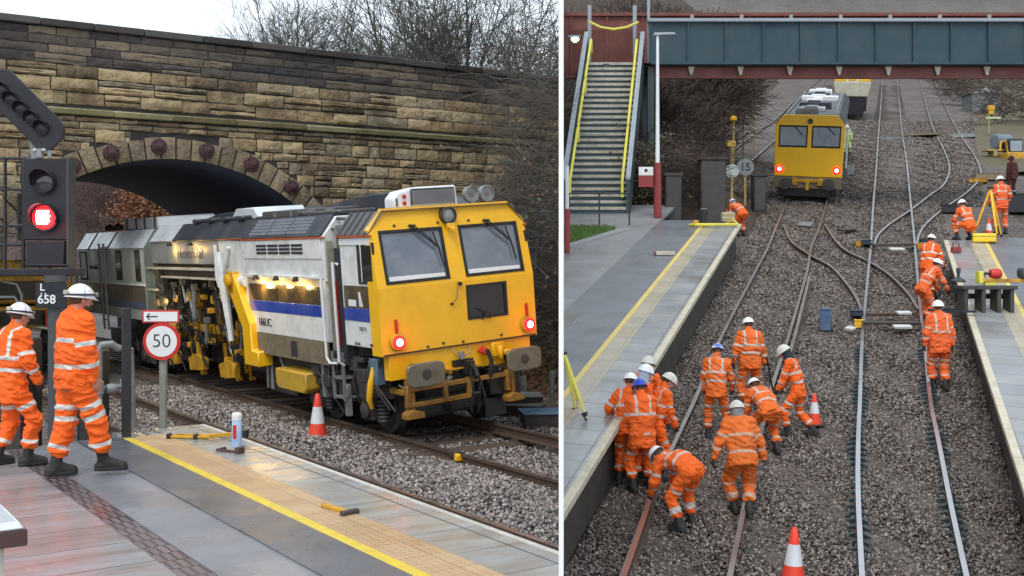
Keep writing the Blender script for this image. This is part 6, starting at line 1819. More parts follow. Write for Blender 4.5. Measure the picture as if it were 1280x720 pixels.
# point machines and boxes lying in the track
def blk(name, label, cat, px, py, w_, d_, h_, mat, rot=0, h=-.12, group=None):
    p = surveyB(px, py, 0) + Vector((0, 0, h))
    t = thing(name, label, cat, p, ANG_B + R(rot), group)
    one('casing', lambda b: b.box(-w_ / 2, w_ / 2, -d_ / 2, d_ / 2, 0, h_), M[mat] if isinstance(mat, str) else mat, t, bevel=.02)
    one('lid', lambda b: b.box(-w_ / 2 - .015, w_ / 2 + .015, -d_ / 2 - .015, d_ / 2 + .015, h_, h_ + .03), M[mat] if isinstance(mat, str) else mat, t, bevel=.008)
    return t
bluec = pm('blue_box', (.05, .1, .2), (.1, .15, .22), 4, .5); navyc = pm('navy_cover', (.02, .03, .06), (.03, .045, .08), 4, .5)
blk('equipment_box', 'upright grey blue box on the ballast between the two right hand tracks', 'box', 1032, 407, .28, .3, .5, bluec)
blk('cover_plate', 'long navy cover beside the left rail of the right track', 'cover', 1071, 388, .28, 1.3, .12, navyc)
blk('cover_plate', 'navy cover where the curving siding meets the right track', 'cover', 1083, 302, .3, 1.4, .14, navyc)
blk('cover_plate', 'small navy cover at the right end of the siding joint', 'cover', 1155, 300, .25, .6, .12, navyc)
blk('equipment_box', 'small yellow box beside the navy cover at the crossover', 'box', 1074, 404, .22, .22, .18, 'yellow')
blk('equipment_box', 'small amber box left of the siding joint', 'box', 1075, 304, .25, .25, .16, 'yellow_dirty')
blk('equipment_box', 'small orange box right of the siding joint', 'box', 1152, 306, .3, .25, .16, 'yellow_dirty')
def bar(label, x0, y0, x1, y1, w_, mat, h=.05, th=.06):
    a = surveyB(x0, y0, 0); b = surveyB(x1, y1, 0); d = (b - a).normalized(); s = d.cross(NB).normalized() * w_ / 2
    mb = MB(); u = NB * th; o = NB * h
    mb.hexa([a - s + o, a + s + o, b + s + o, b - s + o, a - s + o + u, a + s + o + u, b + s + o + u, b - s + o + u])
    mb.v = [tuple(Vector(v) - a) for v in mb.v]
    ob = mb.build('stretcher_bar', M[mat], bevel=.008); ob.location = a
    return tag(ob, label, 'bar', 'bars and rods of the points')
bar('dark rod across the right track at the crossover', 1078, 407, 1150, 408, .16, 'steel_dark')
bar('upper brown rod across the right track at the crossover', 1084, 397, 1146, 396, .12, 'rust')
bar('upper white sleeper end at the crossover points', 1121, 397.5, 1138, 397.5, .2, 'white', .1)
bar('lower white sleeper end at the crossover points', 1117, 411, 1139, 411, .2, 'white', .02)
bar('short white board left of the crossover points', 1058, 411, 1068, 413, .2, 'white', .0)
bar('dark rod across the siding joint', 1090, 309, 1142, 308, .2, 'steel_dark')
bar('white sleeper end in front of the siding joint', 1112, 312.5, 1130, 312.5, .25, 'white', .0)
bar('pale plate lying between the rails in front of the far train', 998, 279, 1015, 280, .7, 'galv', -.05)
bar('dark board right of the far train', 1050, 287, 1068, 286, .3, 'black', -.05)

# right hand platform end: kit
def at_plat(px, py): return surveyB(px, py, HPB)
def tripod(px, py, hgt, spread, label, mat='yellow', rot=0, head=True):
    p = at_plat(px, py)
    t = thing('tripod', label, 'tripod', p, R(rot))
    for k in range(3):
        a = k * 2.094 + .5
        l = one('leg', lambda b: b.tube([(0, 0, hgt), (math.cos(a) * spread * .55, math.sin(a) * spread * .55, hgt * .45), (math.cos(a) * spread, math.sin(a) * spread, .02)], [.035, .032, .02], 8), M[mat], t)
        one('foot', lambda b: b.tube([(math.cos(a) * spread * .96, math.sin(a) * spread * .96, .1), (math.cos(a) * spread, math.sin(a) * spread, 0)], [.045, .01], 8), M['black'], l)
    one('head_plate', lambda b: b.lathe([(.1, 0), (.1, .05), (.05, .08), (0, .08)], (0, 0, hgt), (0, 0, 1), 14), M['black'], t)
    return t
tripod(1238, 297, 1.45, .5, 'yellow surveying tripod between the two workers at the far end of the right platform')
ap_ = at_plat(733, 526); t = thing('tripod', 'yellow tripod at the left border of the left platform, one leg crossing the yellow line', 'tripod', ap_)
for k_, (dx, dy) in enumerate(((0, 0), (-.02, 1.1), (-.12, .55))):
    l = one('leg', lambda b: b.tube([(dx, dy, .04), (-.32, .62, 1.0)], [.022, .032], 8), M['rail_yellow'], t); one('foot', lambda b: b.tube([(dx, dy, 0), (dx - .03, dy + .04, .12)], [.012, .055], 8), M['black'], l)
one('head_plate', lambda b: b.lathe([(.05, 0), (.05, .05), (0, .06)], (-.32, .62, .98), (0, 0, 1), 12), M['black'], t)
yb = at_plat(1230, 303); t = thing('equipment_case', 'bright yellow case at the far end of the right platform', 'case', yb, ANG_B)
one('case_body', lambda b: b.box(-.32, .32, -.18, .18, 0, .26), M['yellow_hi'], t, bevel=.04, seg=2); one('handle', lambda b: b.tube([(-.08, 0, .26), (-.08, 0, .31), (.08, 0, .31), (.08, 0, .26)], .012, 6), M['black'], t); one('case_lid', lambda b: b.box(-.325, .325, -.185, .185, .17, .18), M['black'], t)
p = at_plat(1195, 316); t = thing('tool_block', 'small dark red tool standing on the right platform edge', 'tool', p); one('block', lambda b: b.box(-.12, .12, -.08, .08, 0, .16), M['dullred'], t, bevel=.01); one('post', lambda b: (b.cyl((-.08, 0, .16), (-.08, 0, .3), .02, 6), b.cyl((.08, 0, .16), (.08, 0, .27), .02, 6)), M['dullred'], t)
p = at_plat(1198, 351); t = thing('survey_prism', 'small dark teal prism stand on the right platform', 'instrument', p); one('base', lambda b: b.lathe([(.18, 0), (.12, .05), (.04, .1), (.04, .2), (0, .2)], (0, 0, 0), (0, 0, 1), 12), M['bridge_green'], t); one('head', lambda b: b.box(-.05, .05, -.03, .03, .2, .32), M['bridge_green'], t, bevel=.01)
# trestle bench with a yellow beam
p = at_plat(1238, 392); t = thing('trestle_bench', 'dark wooden trestle bench standing on the right platform', 'bench', p, 0)
one('top', lambda b: b.box(-.6, .6, 0, .5, .52, .6), M['drk'] if 'drk' in M else M.setdefault('drk', pm('dark_wet_timber', (.035, .033, .03), (.06, .056, .05), 4, .6, .1, .4, 30, stretch=(1, 6, 1))), t, bevel=.01)
for x in (-.5, -.12, .22, .5): one('leg', lambda b: b.box(x - .045, x + .045, .05, .45, 0, .52), M['drk'], t, bevel=.01)
one('cross_board', lambda b: b.box(-.58, .58, .48, .52, .3, .42), M['black'], t)
for k, (a, b_) in enumerate(((-1.15, .0), (-1.0, -.25))):
    ob = one('timber_skid', lambda b: b.box(a, -.4 if k else -.45, b_, b_ + .09, 0, .05), M['navy']); ob.location = p + Vector((0, .45 if not k else -.0, .03)); tag(ob, ['farther dark skid left of the trestle bench', 'nearer dark skid left of the trestle bench'][k], 'timber', 'dark skids by the bench')
q = p + Vector((.0, .2, .67))
t = thing('track_gauge', 'long yellow gauge beam resting across the trestle bench', 'gauge', q); one('beam', lambda b: b.box(-.1, 1.9, -.04, .04, .0, .08), M['yellow_dirty'], t, bevel=.01); one('end_plate', lambda b: b.box(-.2, -.1, -.1, .1, -.02, .25), M['rail_yellow'], t, bevel=.01); one('slider', lambda b: b.box(-.05, .2, -.05, .05, -.06, -.001), M['rail_yellow'], t)
t = thing('power_tool', 'small red and black tool on the yellow gauge beam', 'tool', q + Vector((.2, 0, .082))); one('motor', lambda b: b.lathe([(.09, -.12), (.11, -.05), (.11, .08), (.07, .12)], (0, 0, .11), (1, 0, 0), 12), M['red'], t); one('handle', lambda b: b.tube([(-.12, 0, .1), (-.22, 0, .12), (-.3, 0, .05)], .03, 8), M['black'], t)
t = thing('tool_bag', 'dark green bag on the gauge beam at the right border', 'bag', q + Vector((.88, 0, .082))); one('bag_body', lambda b: b.box(-.18, .3, -.14, .14, 0, .24), M['bridge_green'], t, bevel=.07, seg=3)
one('strap', lambda b: b.tube([(-.1, -.14, .15), (-.05, -.18, .26), (.15, -.18, .26), (.2, -.14, .15)], .015, 6), M['black'], t)
# left platform end: yellow frame, bucket, box
p = at_plat(893, 283); t = thing('lifting_frame', 'flat yellow steel frame lying across the end of the left platform', 'frame', p, 0)
one('frame_tubes', lambda b: (b.tube([(-.62, -.25, .05), (.65, -.25, .05), (.75, .3, .05), (-.5, .3, .05), (-.75, .1, .05), (-.62, -.25, .05)], .045, 8), b.tube([(.35, .25, .06), (.55, -.2, .2), (.7, -.25, .05)], .035, 8)), M['rail_yellow'], t)
one('clamp', lambda b: b.box(-.6, -.45, .2, .35, .05, .2), M['yellow'], t, bevel=.01)
t = thing('bucket', 'small black bucket on the yellow frame at the left platform end', 'bucket', at_plat(879, 283) + Vector((0, .0, .1))); one('bucket_body', lambda b: b.lathe([(.13, 0), (.16, .36), (.17, .37), (.15, .37), (.12, .05), (0, .05)], n=16), M['black'], t); one('handle', lambda b: b.tube([(-.16, 0, .34), (-.1, -.12, .45), (.1, -.12, .45), (.16, 0, .34)], .008, 5), M['galv'], t)
t = thing('crate', 'small beige crate behind the yellow frame at the left platform end', 'crate', at_plat(911, 277)); one('crate_body', lambda b: b.box(-.2, .2, 0, .3, 0, .3), M['cream'], t, bevel=.01); one('crate_slats', lambda b: (b.box(-.21, .21, -.012, -.001, .05, .12), b.box(-.21, .21, -.012, -.001, .18, .25)), M['yellow_post'], t)
t = thing('timber_block', 'short red ended wooden block lying on the left platform', 'timber', at_plat(832, 319), R(5)); one('block', lambda b: b.box(-.28, .25, -.07, .07, 0, .11), M['cream'], t, bevel=.01); one('red_end', lambda b: b.box(-.32, -.281, -.06, .06, .01, .1), M['dullred'], t)
# machinery up the right hand side
p = surveyB(1252, 196, 0)
t = thing('grey_drum', 'large blue grey drum lying on a timber trolley up the right side', 'drum', p); one('drum_body', lambda b: b.lathe([(.35, -.5), (.42, -.45), (.42, .45), (.35, .5), (0, .5)], (0, 0, .85), (1, .3, 0), 18), pm('blue_grey_drum', (.12, .15, .19), (.16, .19, .23), 3, .5), t)
one('timber_trolley', lambda b: (b.box(-1.0, .7, -.4, .4, .3, .4), b.box(-.6, -.4, -.4, .4, 0, .3), b.box(.3, .5, -.4, .4, 0, .3)), M['yellow_post'], t)
p = surveyB(1276, 205, 0)
t = thing('mini_excavator', 'yellow and black compact digger parked at the right border beyond the platform', 'digger', p + Vector((.75, 2.5, 0))); t.scale = (.72,) * 3
one('cab', lambda b: b.box(-.5, .6, -.3, .8, .9, 2.2), M['black'], t, bevel=.06); one('body', lambda b: b.box(-.75, .7, -.6, .9, .6, 1.15), M['yellow_dirty'], t, bevel=.08, seg=2)
one('track', lambda b: b.box(-.8, -.4, -.9, .9, .05, .5), M['rubber'], t, bevel=.15, seg=3); one('track', lambda b: b.box(.3, .7, -.9, .9, .05, .5), M['rubber'], t, bevel=.15, seg=3)
one('boom_arm', lambda b: (b.tube([(-.6, -.3, 1.1), (-.9, -.6, 2.0), (-1.4, -.9, 1.9), (-1.5, -1, 1.2)], .09, 6)), M['yellow_dirty'], t); one('window', lambda b: b.box(-.4, .5, -.32, -.301, 1.25, 2.05), M['glass_far'], t)
p = surveyB(1236, 168, 0)
t = thing('light_tower', 'lime and amber lighting mast by the sandy bank on the right', 'lighting tower', p); t.scale = (.72,) * 3
one('mast', lambda b: b.tube([(0, 0, 0), (0, 0, 1.9)], .09, 8), pm('lime_paint', (.3, .33, .15), None, 3, .5), t); one('lamp_arm', lambda b: b.box(-.3, 1.1, -.1, .1, 1.5, 1.65), pm('lime_paint_pale', (.6, .7, .4), None, 3, .5), t); one('amber_box', lambda b: (b.box(-.1, .5, -.2, .2, 2.3, 2.75), b.box(-.05, .45, -.15, .15, 1.9, 2.3)), M['yellow_dirty'], t, bevel=.03); one('amber_lamp', lambda b: b.box(.0, .4, -.1, .1, 2.75, 3.2), M['black'], t)
p = surveyB(1249, 140, 0)
t = thing('relay_building', 'pale grey trackside hut beyond the right platform under the footbridge', 'hut', p + Vector((0, 3, 0))); t.scale = (.8,) * 3
one('walls', lambda b: b.box(-1.4, 1.6, 0, 3, 0, 2.6), pm('pale_grey_cladding', (.17, .185, .19), (.13, .145, .15), 1.5, .6, stretch=(6, 6, .5)), t); one('roof', lambda b: b.prism([(-1.6, 2.6), (1.8, 2.6), (.1, 3.2)], 'y', -.2, 3.2), M['galv2'], t); one('door', lambda b: b.box(-.3, .5, -.03, -.001, .05, 2.1), M['greenish'], t)
cone_thing(surveyB(1018, 523, 0) + Vector((0, 0, -.12)), 'small traffic cone standing right of the worker with the black balaclava', .6)
cone_thing(surveyB(991, 722, 0) + Vector((0, 0, -.12)), 'traffic cone nearest the viewer at the bottom of the right hand view', .8, 2)
cone_thing(surveyB(1236, 297, HPB), 'traffic cone standing under the surveying tripod on the right platform', .6)

# banks and wooded hill
M['bank'] = pm('leaf_litter_bank', (.045, .03, .022), (.08, .055, .035), 1.2, .95, 0, .9, 6, dirt=(.05, .055, .02), dscale=.4, damt=.5, dist=.1)
def bankL(i, j):
    Y = 40 + j * 5; inner = (eL_(Y) - .2 if Y < 46 else .128 * Y + .31 * 0 + (Y - 46) * .14 + 1.6)
    u = i / 10; X_ = inner - u * 22
    return Vector((X_, Y, zB(Y, -.2) + 7.0 * (u * 2.2) ** 1.1 * min(1, (Y - 38) / 8) + .5 * noise.noise(Vector((X_ * .4, Y * .3, 0)))))
mb = MB(); mb.grid(bankL, 10, 30); tag(mb.build('earth_bank', M['bank'], side='B', fixn=False), kind='structure')
M['verge'] = pm('rough_sandy_verge', (.1, .083, .05), (.14, .115, .075), .5, .95, 0, .9, 5, dirt=(.07, .08, .025), dscale=.35, damt=.7, dist=.1)
def vergeR(i, j):
    Y = 56 + j * 6; u = i / 10
    X_ = .40 * Y + 1.0 + u * 40 - (0 if Y > 60 else 0)
    return Vector((X_, Y, zB(Y, -.12) + 3.0 * u + .6 * noise.noise(Vector((X_ * .2, Y * .15, 3)))))
mb = MB(); mb.grid(vergeR, 10, 26); tag(mb.build('verge', M['verge'], side='B', fixn=False), kind='structure')
def hill(i, j):
    X_ = -40 + i * 12; Y = 175 + j * 9
    return Vector((X_, Y, zB(Y, -.5) + max(0, (j - .5)) * 5.5 + 2.2 * noise.noise(Vector((X_ * .05, Y * .05, 1)))))
mb = MB(); mb.grid(hill, 26, 12); tag(mb.build('wooded_hill', pm('hazy_brown_woodland', (.12, .105, .095), (.17, .155, .14), .12, .95, 0, 1, .8, dirt=(.1, .11, .09), dscale=.08, damt=.6, dist=1.5), side='B', fixn=False), kind='structure')

rr = random.Random(31)
for i, (px, py, w_, d_, h_, mt_n, lab) in enumerate([(1152, 168, 2.2, 1.6, .12, 'sand', 'sandy timber crossing board between the far tracks'), (1205, 170, 1.4, .8, .25, 'galv', 'pale stack of lids right of the curving siding'),
        (1063, 216, .35, .3, .5, 'galv', 'small pale marker block right of the far train'), (1116, 172, 1.6, .3, .1, 'galv', 'pale cross board on the right track in the distance'), (1192, 262, .9, .5, .3, 'black', 'dark pile of kit left of the squatting worker'),
        (1223, 225, .8, .5, .18, 'yellow_dirty', 'small amber tool on the ballast beyond the right platform'), (1275, 262, .9, 1.2, .7, 'black', 'dark crate at the right border behind the standing worker'), (1240, 222, 1.6, .8, .3, 'sand', 'low sandy heap of bags beneath the grey drum')]):
    if mt_n == 'sand': M.setdefault('sand', pm('sandy_boards', (.3, .24, .16), (.22, .18, .12), 3, .8))
    blk('track_clutter', lab, 'track kit', px, py, w_, d_, h_, mt_n, rr.uniform(-10, 10), -.13)
# ------------------------------------------------------------------ workers on the right-hand stretch
M['palehood'] = pm('pale_blue_cloth', (.4, .47, .58), (.33, .4, .5), 8, .85, 0, .3, 40)
M['helmet_pale'] = pm('white_and_blue_helmet', (.7, .72, .75), (.1, .18, .5), 9, .35, detail=0)
M['maroon'] = hiviz_mat('maroon_cloth', (.12, .03, .028), (.09, .025, .025))
M['maroonhat'] = pm('maroon_hat', (.13, .03, .03), None, 5, .6)
M['lime'] = hiviz_mat('lime_cloth', (.45, .6, .15), (.4, .55, .12))
GRP = 'track workers in orange on the right hand stretch'
def wk(px, py, yaw, label, h=0.0, **k):
    p = surveyB(px, py, h) + Vector((0, 0, -.13 if h == 0 else 0))
    k.setdefault('hv', 'hvb')
    return person(p, yaw, label, GRP, **k)
wk(803, 604, 12, 'worker in a blue helmet standing with the group against the left platform wall', lean=8, pelvis=(0, 0, .9), head=(18, 0), hl=(-.16, .28, .85), hr=(.2, .25, .72), helmet='helmet_blue', jacket_len=.2, hoops=(.0, .3), seed=21, fl=(-.14, .0, .085), fr=(.14, .06, .085), scale=1.0, bulk=1.15)
wk(784, 596, -20, 'worker in a white helmet leaning on the left platform edge behind the blue helmet', lean=16, head=(15, 0), hl=(-.3, .3, 1.0), hr=(.1, .35, .95), seed=22, hoops=(.1, .3), bulk=1.1)
wk(797, 586, -60, 'worker in a pale blue hood in the middle of the group by the left platform', lean=10, head=(16, 0), seed=23, hood='palehood', helmet='helmet', scale=1.02)
wk(806, 574, -30, 'worker farthest back in the group by the left platform, scuffed white helmet', lean=8, head=(12, -10), seed=24, helmet='helmet_dirty', scale=1.02)
wk(820, 590, -75, 'worker in a scuffed helmet looking right, at the right of the left platform group', lean=14, head=(28, 0), seed=25, helmet='helmet_dirty', scale=.98, hl=(-.2, .3, .85), hr=(.15, .3, .8))
wk(857, 650, 38, 'worker bending far over beside the left rail', lean=84, pelvis=(0, -.12, .86), head=(20, 0), hl=(-.2, .5, .45), hr=(.16, .48, .42), fl=(-.17, -.06, .085), fr=(.17, .03, .085), seed=26, jacket_len=.04, hoops=(.18, .34), legband=(.3, .62), bulk=1.12)
wk(927, 632, 4, 'muddy worker walking away along the right rail of the left track, arms spread', lean=24, pelvis=(0, -.04, .86), head=(8, 0), hl=(-.42, .08, .72), hr=(.38, .1, .78), fl=(-.07, .1, .085), fr=(.06, -.18, .14), seed=27, hv='hv3', hood='grey_cloth', helmet='helmet_dirty', legband=(.5, .7), bulk=1.25, hoops=(.05, .3), braces=False)
wk(895, 541, -18, 'worker in a striped white and blue helmet standing left of the crouching worker', lean=14, head=(22, 0), hl=(-.25, .2, .8), hr=(.28, .35, .78), fl=(-.14, 0, .085), fr=(.16, .06, .085), seed=28, helmet='helmet_pale', hv='hv2', hoops=(.14, .3), scale=.96)
wk(938, 503, 2, 'worker seen from behind, farthest up the left track, holding black bars', lean=10, head=(16, 0), hl=(-.33, .1, .74), hr=(.34, .12, .74), seed=29, hoops=(.15, .3), scale=.98, hv='hv2', bulk=1.12)
wk(957, 556, 14, 'worker crouched forward with back towards the viewer between the left track rails', lean=62, pelvis=(0, -.15, .78), head=(10, 0), hl=(-.22, .42, .35), hr=(.25, .4, .4), fl=(-.14, .12, .085), fr=(.16, -.15, .1), seed=30, hoops=(.12, .3), hv='hv2', scale=.95, bulk=1.12)
wk(996, 537, 68, 'worker in a black balaclava bending towards the left, one foot stepping back', lean=16, pelvis=(0, -.02, .9), head=(30, 0), hl=(-.18, .36, .8), hr=(.18, .34, .75), fl=(-.1, .16, .085), fr=(.12, -.32, .12), seed=31, hood='navy', helmet='helmet_dirty', hoops=(.12, .3), scale=.95, fyr=0)
wk(1175, 479, 4, 'worker walking away between the right track and the right platform wall', lean=6, head=(4, 0), hl=(-.3, .08, .8), hr=(.3, .05, .82), fl=(-.07, .12, .085), fr=(.07, -.12, .1), seed=32, hoops=(.22,), hv='hv_red', bulk=1.2, jacket_len=.16, legband=(.3, .4))
wk(1158, 398, -72, 'nearer of two workers leaning right towards the platform edge', lean=38, pelvis=(0, -.1, .88), head=(5, 0), hl=(-.12, .5, .75), hr=(.18, .5, .8), seed=33, hv='hv_red', fl=(-.12, .05, .085), fr=(.14, -.15, .085), bulk=1.1)
wk(1160, 368, -40, 'farther of two workers leaning at the edge of the right platform, half hidden', lean=20, head=(10, 0), seed=34, hl=(-.2, .35, .85), hr=(.3, .3, .9), hv='hv', bulk=1.1)
wk(1209, 300, 15, 'worker squatting at the far left corner of the right platform', h=HPB, lean=32, pelvis=(0, -.12, .45), head=(0, 0), hl=(-.16, .42, .5), hr=(.18, .42, .5), fl=(-.2, .16, .085), fr=(.2, .12, .085), seed=35, hoops=(.14, .3))
wk(1252, 293, 0, 'worker standing upright behind the yellow tripod on the right platform', h=HPB, lean=6, head=(12, 0), hl=(-.26, .22, .95), hr=(.26, .2, .95), seed=36, hoops=(.12, .36), hv='hv_red')
wk(905, 287, 20, 'left one of two workers bent low behind the far end of the left platform', lean=70, pelvis=(0, 0, .72), head=(10, 0), hl=(-.2, .45, .4), hr=(.2, .45, .4), seed=37, fl=(-.18, .1, .085), fr=(.18, .05, .085), hoops=(.14, .3))
wk(927, 290, 25, 'right one of two workers bent low behind the far end of the left platform', lean=58, pelvis=(0, -.05, .78), head=(10, 0), hl=(-.2, .45, .5), hr=(.2, .45, .45), seed=38, hood='grey_cloth', hoops=(.14, .3))
wk(1266, 243, 20, 'person in dark maroon work clothes standing beyond the right platform', lean=4, hv='maroon', helmet='maroonhat', seed=39, braces=False, hoops=(), sleeve=False, legband=(), scale=1.02)
wk(1059, 192, 160, 'distant worker in a lime vest beside the far train', lean=2, hv='lime', seed=40)
# tools in hand: long black bars
def bar_tool(p0, p1, label, name='pinch_bar', cat='bar'):
    a = Vector(p0); t = thing(name, label, cat, a); b = Vector(p1) - a
    one('shaft', lambda m: m.tube([(0, 0, 0), b * .96], .018, 6), M['black'], t); one('tip', lambda m: m.tube([b * .96, b * 1.0], [.022, .008], 6), M['galv'], t)
def px3(px, py, Y): return Vector(((px - CX) / F * Y, Y, (CY - py) / F * Y))
bar_tool(px3(917, 446, 21), surveyB(913, 478, -.1), 'short black bar in the left hand of the worker farthest up the left track')
bar_tool(px3(958, 446, 21), surveyB(967, 492, -.1), 'black bar slanting down from the right hand of the worker farthest up the left track')
bar_tool(px3(1172, 372, 26.6), px3(1180, 352, 26.6), 'short black tool held by the nearer worker leaning at the right platform')
# ================================================================== left-hand stretch: signal, signs, kit
def pxA(px, py, Y): return Vector(((px - CX) / F * Y, Y, (CY - py) / F * Y))
M['sigface'] = pm('matt_signal_backboard', (.018, .019, .027), (.012, .013, .018), 3, .6, .1)
sig = thing('colour_light_signal', 'tall railway signal showing red, with a slanting five lamp indicator on top', 'signal', (-5.69, 14, HBAL))
def S3(px, py, dy=0.0): v = pxA(px, py, 14) - sig.location; v.y = dy; return v
def sbox(mb, x0, y0, x1, y1, d0, d1, m=None):
    a = S3(x0, y1); b = S3(x1, y0); mb.box(a.x, b.x, d0, d1, a.z, b.z, m)
mb = MB(); sbox(mb, 29, 198, 86, 300, -.02, .06); sbox(mb, 35, 301, 82, 334, -.05, .12); sbox(mb, 33, 214, 80, 296, .06, .35)
mb.build('backboard', M['sigface'], sig, bevel=.012)
mb = MB(); sbox(mb, 84, 198, 87, 336, -.03, .2); mb.build('edge_strip', M['steel_dark'], sig)
def hood(cx, cy, r, lensmat, core=None, nm='signal_lamp', d=.22, parent=sig):
    c = S3(cx, cy, -.02)
    mb = MB(); n = 20
    mb.lathe([(r * 1.15, 0), (r * 1.15, .05), (r, .05)], c, (0, -1, 0), 24)
    def P(i, j):
        a = math.pi * (-.12 + 1.24 * i / n); q = r * 1.12 + (.006 if j > 1 else 0); dd = (0, d, d, 0)[j] * (.55 + .45 * max(0, math.sin(a)))
        return (c.x + q * math.cos(a), c.y - dd, c.z + q * math.sin(a))
    mb.grid(P, n, 3)
    h = mb.build(nm, M['sigface'], parent, fixn=False)
    one('lens', lambda b: b.lathe([(r * .98, .052), (r * .6, .07), (0, .078)], c, (0, -1, 0), 20), lensmat, h)
    if core:
        mb = MB()
        for k in range(6):
            z = (k - 2.5) * r * .2; w_ = r * .58 * math.sqrt(max(.05, 1 - (z / (r * .95)) ** 2)); mb.box(c.x - w_, c.x + w_ * (.8 + .2 * (k % 2)), c.y - .092, c.y - .082, c.z + z - r * .07, c.z + z + r * .07)
        mb.build('lit_core', core, h)
    return h
hood(57, 227, .125, pm('dark_signal_lens', (.05, .04, .045), (.02, .018, .02), 30, .15, coat=1))
hood(58, 272, .15, M['lamp_signal'], M['lamp_signal_w'])
pl_ = bpy.data.lights.new('signal_glow', 'POINT'); pl_.energy = 2.5; pl_.color = (1, .01, .02); pl_.shadow_soft_size = .12
po = bpy.data.objects.new('signal_glow', pl_); COL.objects.link(po); po.parent = sig; po.location = S3(58, 272, -.32)
mb = MB(); mb.cyl((0, 0, 0), (0, 0, S3(0, 346).z), .105, 20); mb.cyl((0, 0, S3(0, 352).z), (0, 0, S3(0, 344).z), .15, 20); mb.build('post', pm('grey_signal_post', (.075, .08, .09), (.055, .06, .07), 3, .5, dirt=(.1, .09, .06), damt=.4), sig)
mb = MB(); sbox(mb, -40, 336, 87, 345, -.06, .5); sbox(mb, 34, 330, 86, 333, -.06, .0); mb.build('staging', M['sigface'], sig, bevel=.01)
mb = MB()
for x in (2, 25): mb.tube([S3(x, 196, .1), S3(x, 344, .1)], .022, 6)
for x in (2, 25): mb.tube([S3(x, 196, .6), S3(x, 344, .6)], .022, 6)
for y in (197, 236, 282, 306): mb.tube([S3(-30, y, .1), S3(27, y, .1)], .018, 6); mb.tube([S3(27, y, .1), S3(27, y, .6)], .018, 6)
for k in range(7): mb.tube([S3(4 + 0 * k, 205 + k * 20, .35), S3(22, 205 + k * 20, .35)], .012, 5)
mb.box(S3(8, 0).x, S3(11, 0).x, .3, .4, S3(0, 300).z, S3(0, 240).z)
mb.build('ladder_cage', M['black'], sig)
pl = one('number_plate', lambda b: sbox(b, 51, 353, 90, 384, -.16, -.14), M['numplate'] if 'numplate' in M else M.setdefault('numplate', pm('dark_plate', (.012, .015, .022), None, 4, .4)), sig, bevel=.004)
for txt, px, py, sz in (('L', 59.5, 359, .12), ('. .', 61, 364, .1), ('658', 65, 374, .15)):
    c = S3(px, py, -.163); text_mesh('plate_lettering', txt, sz, M['white_clean'], pl, Matrix.Translation(c) @ Matrix.Rotation(math.pi / 2, 4, 'X'), bold=.003)
mb = MB()
poly = [(-22, 92), (-8, 86), (14, 88), (76, 150), (80, 158), (80, 173), (65, 188), (48, 186), (-16, 122), (-24, 106)]
pts = [(S3(x, y).x, S3(x, y).z) for x, y in poly]
mb.prism(pts, 'y', -.04, .0); ft = mb.build('junction_indicator', M['sigface'], sig, bevel=.006)
for k in range(5):
    c = (54 - 12.7 * k, 160.5 - 12 * k); hood(c[0], c[1], .078, M['black'], None, 'indicator_lamp', .14)
mb = MB()
for x in (45, 56): mb.lathe([(.045, 0), (.035, .03), (0, .04)], S3(x, 189, -.02), (0, 0, 1), 12)
mb.tube([S3(50, 197, 0), S3(50, 186, 0)], .05, 8); mb.tube([S3(62, 197, 0), S3(62, 186, 0)], .03, 8); mb.tube([S3(40, 198, .1), S3(30, 130, .1)], .05, 8)
mb.build('bracket', M['galv'], sig)
mb = MB(); mb.tube([S3(-10, 352, .3), S3(8, 356, .3), S3(14, 370, .3), S3(14, 385, .3)], .018, 6); mb.tube([S3(-10, 372, .2), S3(10, 372, .2), S3(14, 380, .2), S3(15, 420, .2)], .018, 6); mb.build('handrail', M['galv'], sig)
# equipment cases below the signal
for i, (x0, x1, y0, Y) in enumerate(((-40, 30, 425, 15), (96, 118, 440, 15.5))):
    a = pxA(x0, y0, Y); b = pxA(x1, y0, Y)
    t = thing('trackside_cabinet', ['dark cabinet below the signal at the left border', 'narrow dark cabinet between the two platform workers and the rails'][i], 'cabinet', ((a.x + b.x) / 2, Y, HBAL))
    w_ = (b.x - a.x) / 2
    one('housing', lambda m: m.box(-w_, w_, 0, .6, .1, a.z - HBAL), M['black'], t, bevel=.02); one('door', lambda m: m.box(-w_ + .04, w_ - .04, -.015, -.001, .2, a.z - HBAL - .05), M['steel_dark'], t); one('plinth', lambda m: m.box(-w_ - .04, w_ + .04, -.04, .64, 0, .1), M['galv'], t)

# speed sign
t = thing('speed_sign', 'round red bordered sign reading 50 under a small arrow board at the platform end', 'sign', pxA(203, 535, 13.67))
b0 = t.location.copy()
def T3(px, py, dy=0): v = pxA(px, py, 13.67) - b0; v.y = dy; return v
one('post', lambda b: b.box(-.04, .04, .0, .07, 0, T3(203, 392).z), pm('lichen_grey_post', (.2, .21, .18), (.28, .28, .24), 5, .7, 0, .2, 30, dirt=(.12, .13, .08), damt=.6), t, bevel=.006)
c = T3(203, 426.5, -.02)
one('disc', lambda b: b.lathe([(.228, 0), (.228, .012), (.186, .012)], c, (0, -1, 0), 48), M['red'], t)
one('white_face', lambda b: b.lathe([(.187, .0), (.187, .0135), (0, .0135)], c, (0, -1, 0), 48), M['white_clean'], t)
text_mesh('numerals', '50', .235, M['black'], t, Matrix.Translation((c.x, c.y - .016, c.z)) @ Matrix.Rotation(math.pi / 2, 4, 'X'), depth=.002, bold=-.003)
a_, b_ = T3(179, 403.5), T3(225, 387.5)
ap = one('arrow_board', lambda b: b.box(a_.x, b_.x, -.035, -.02, a_.z, b_.z), M['red'], t, bevel=.003)
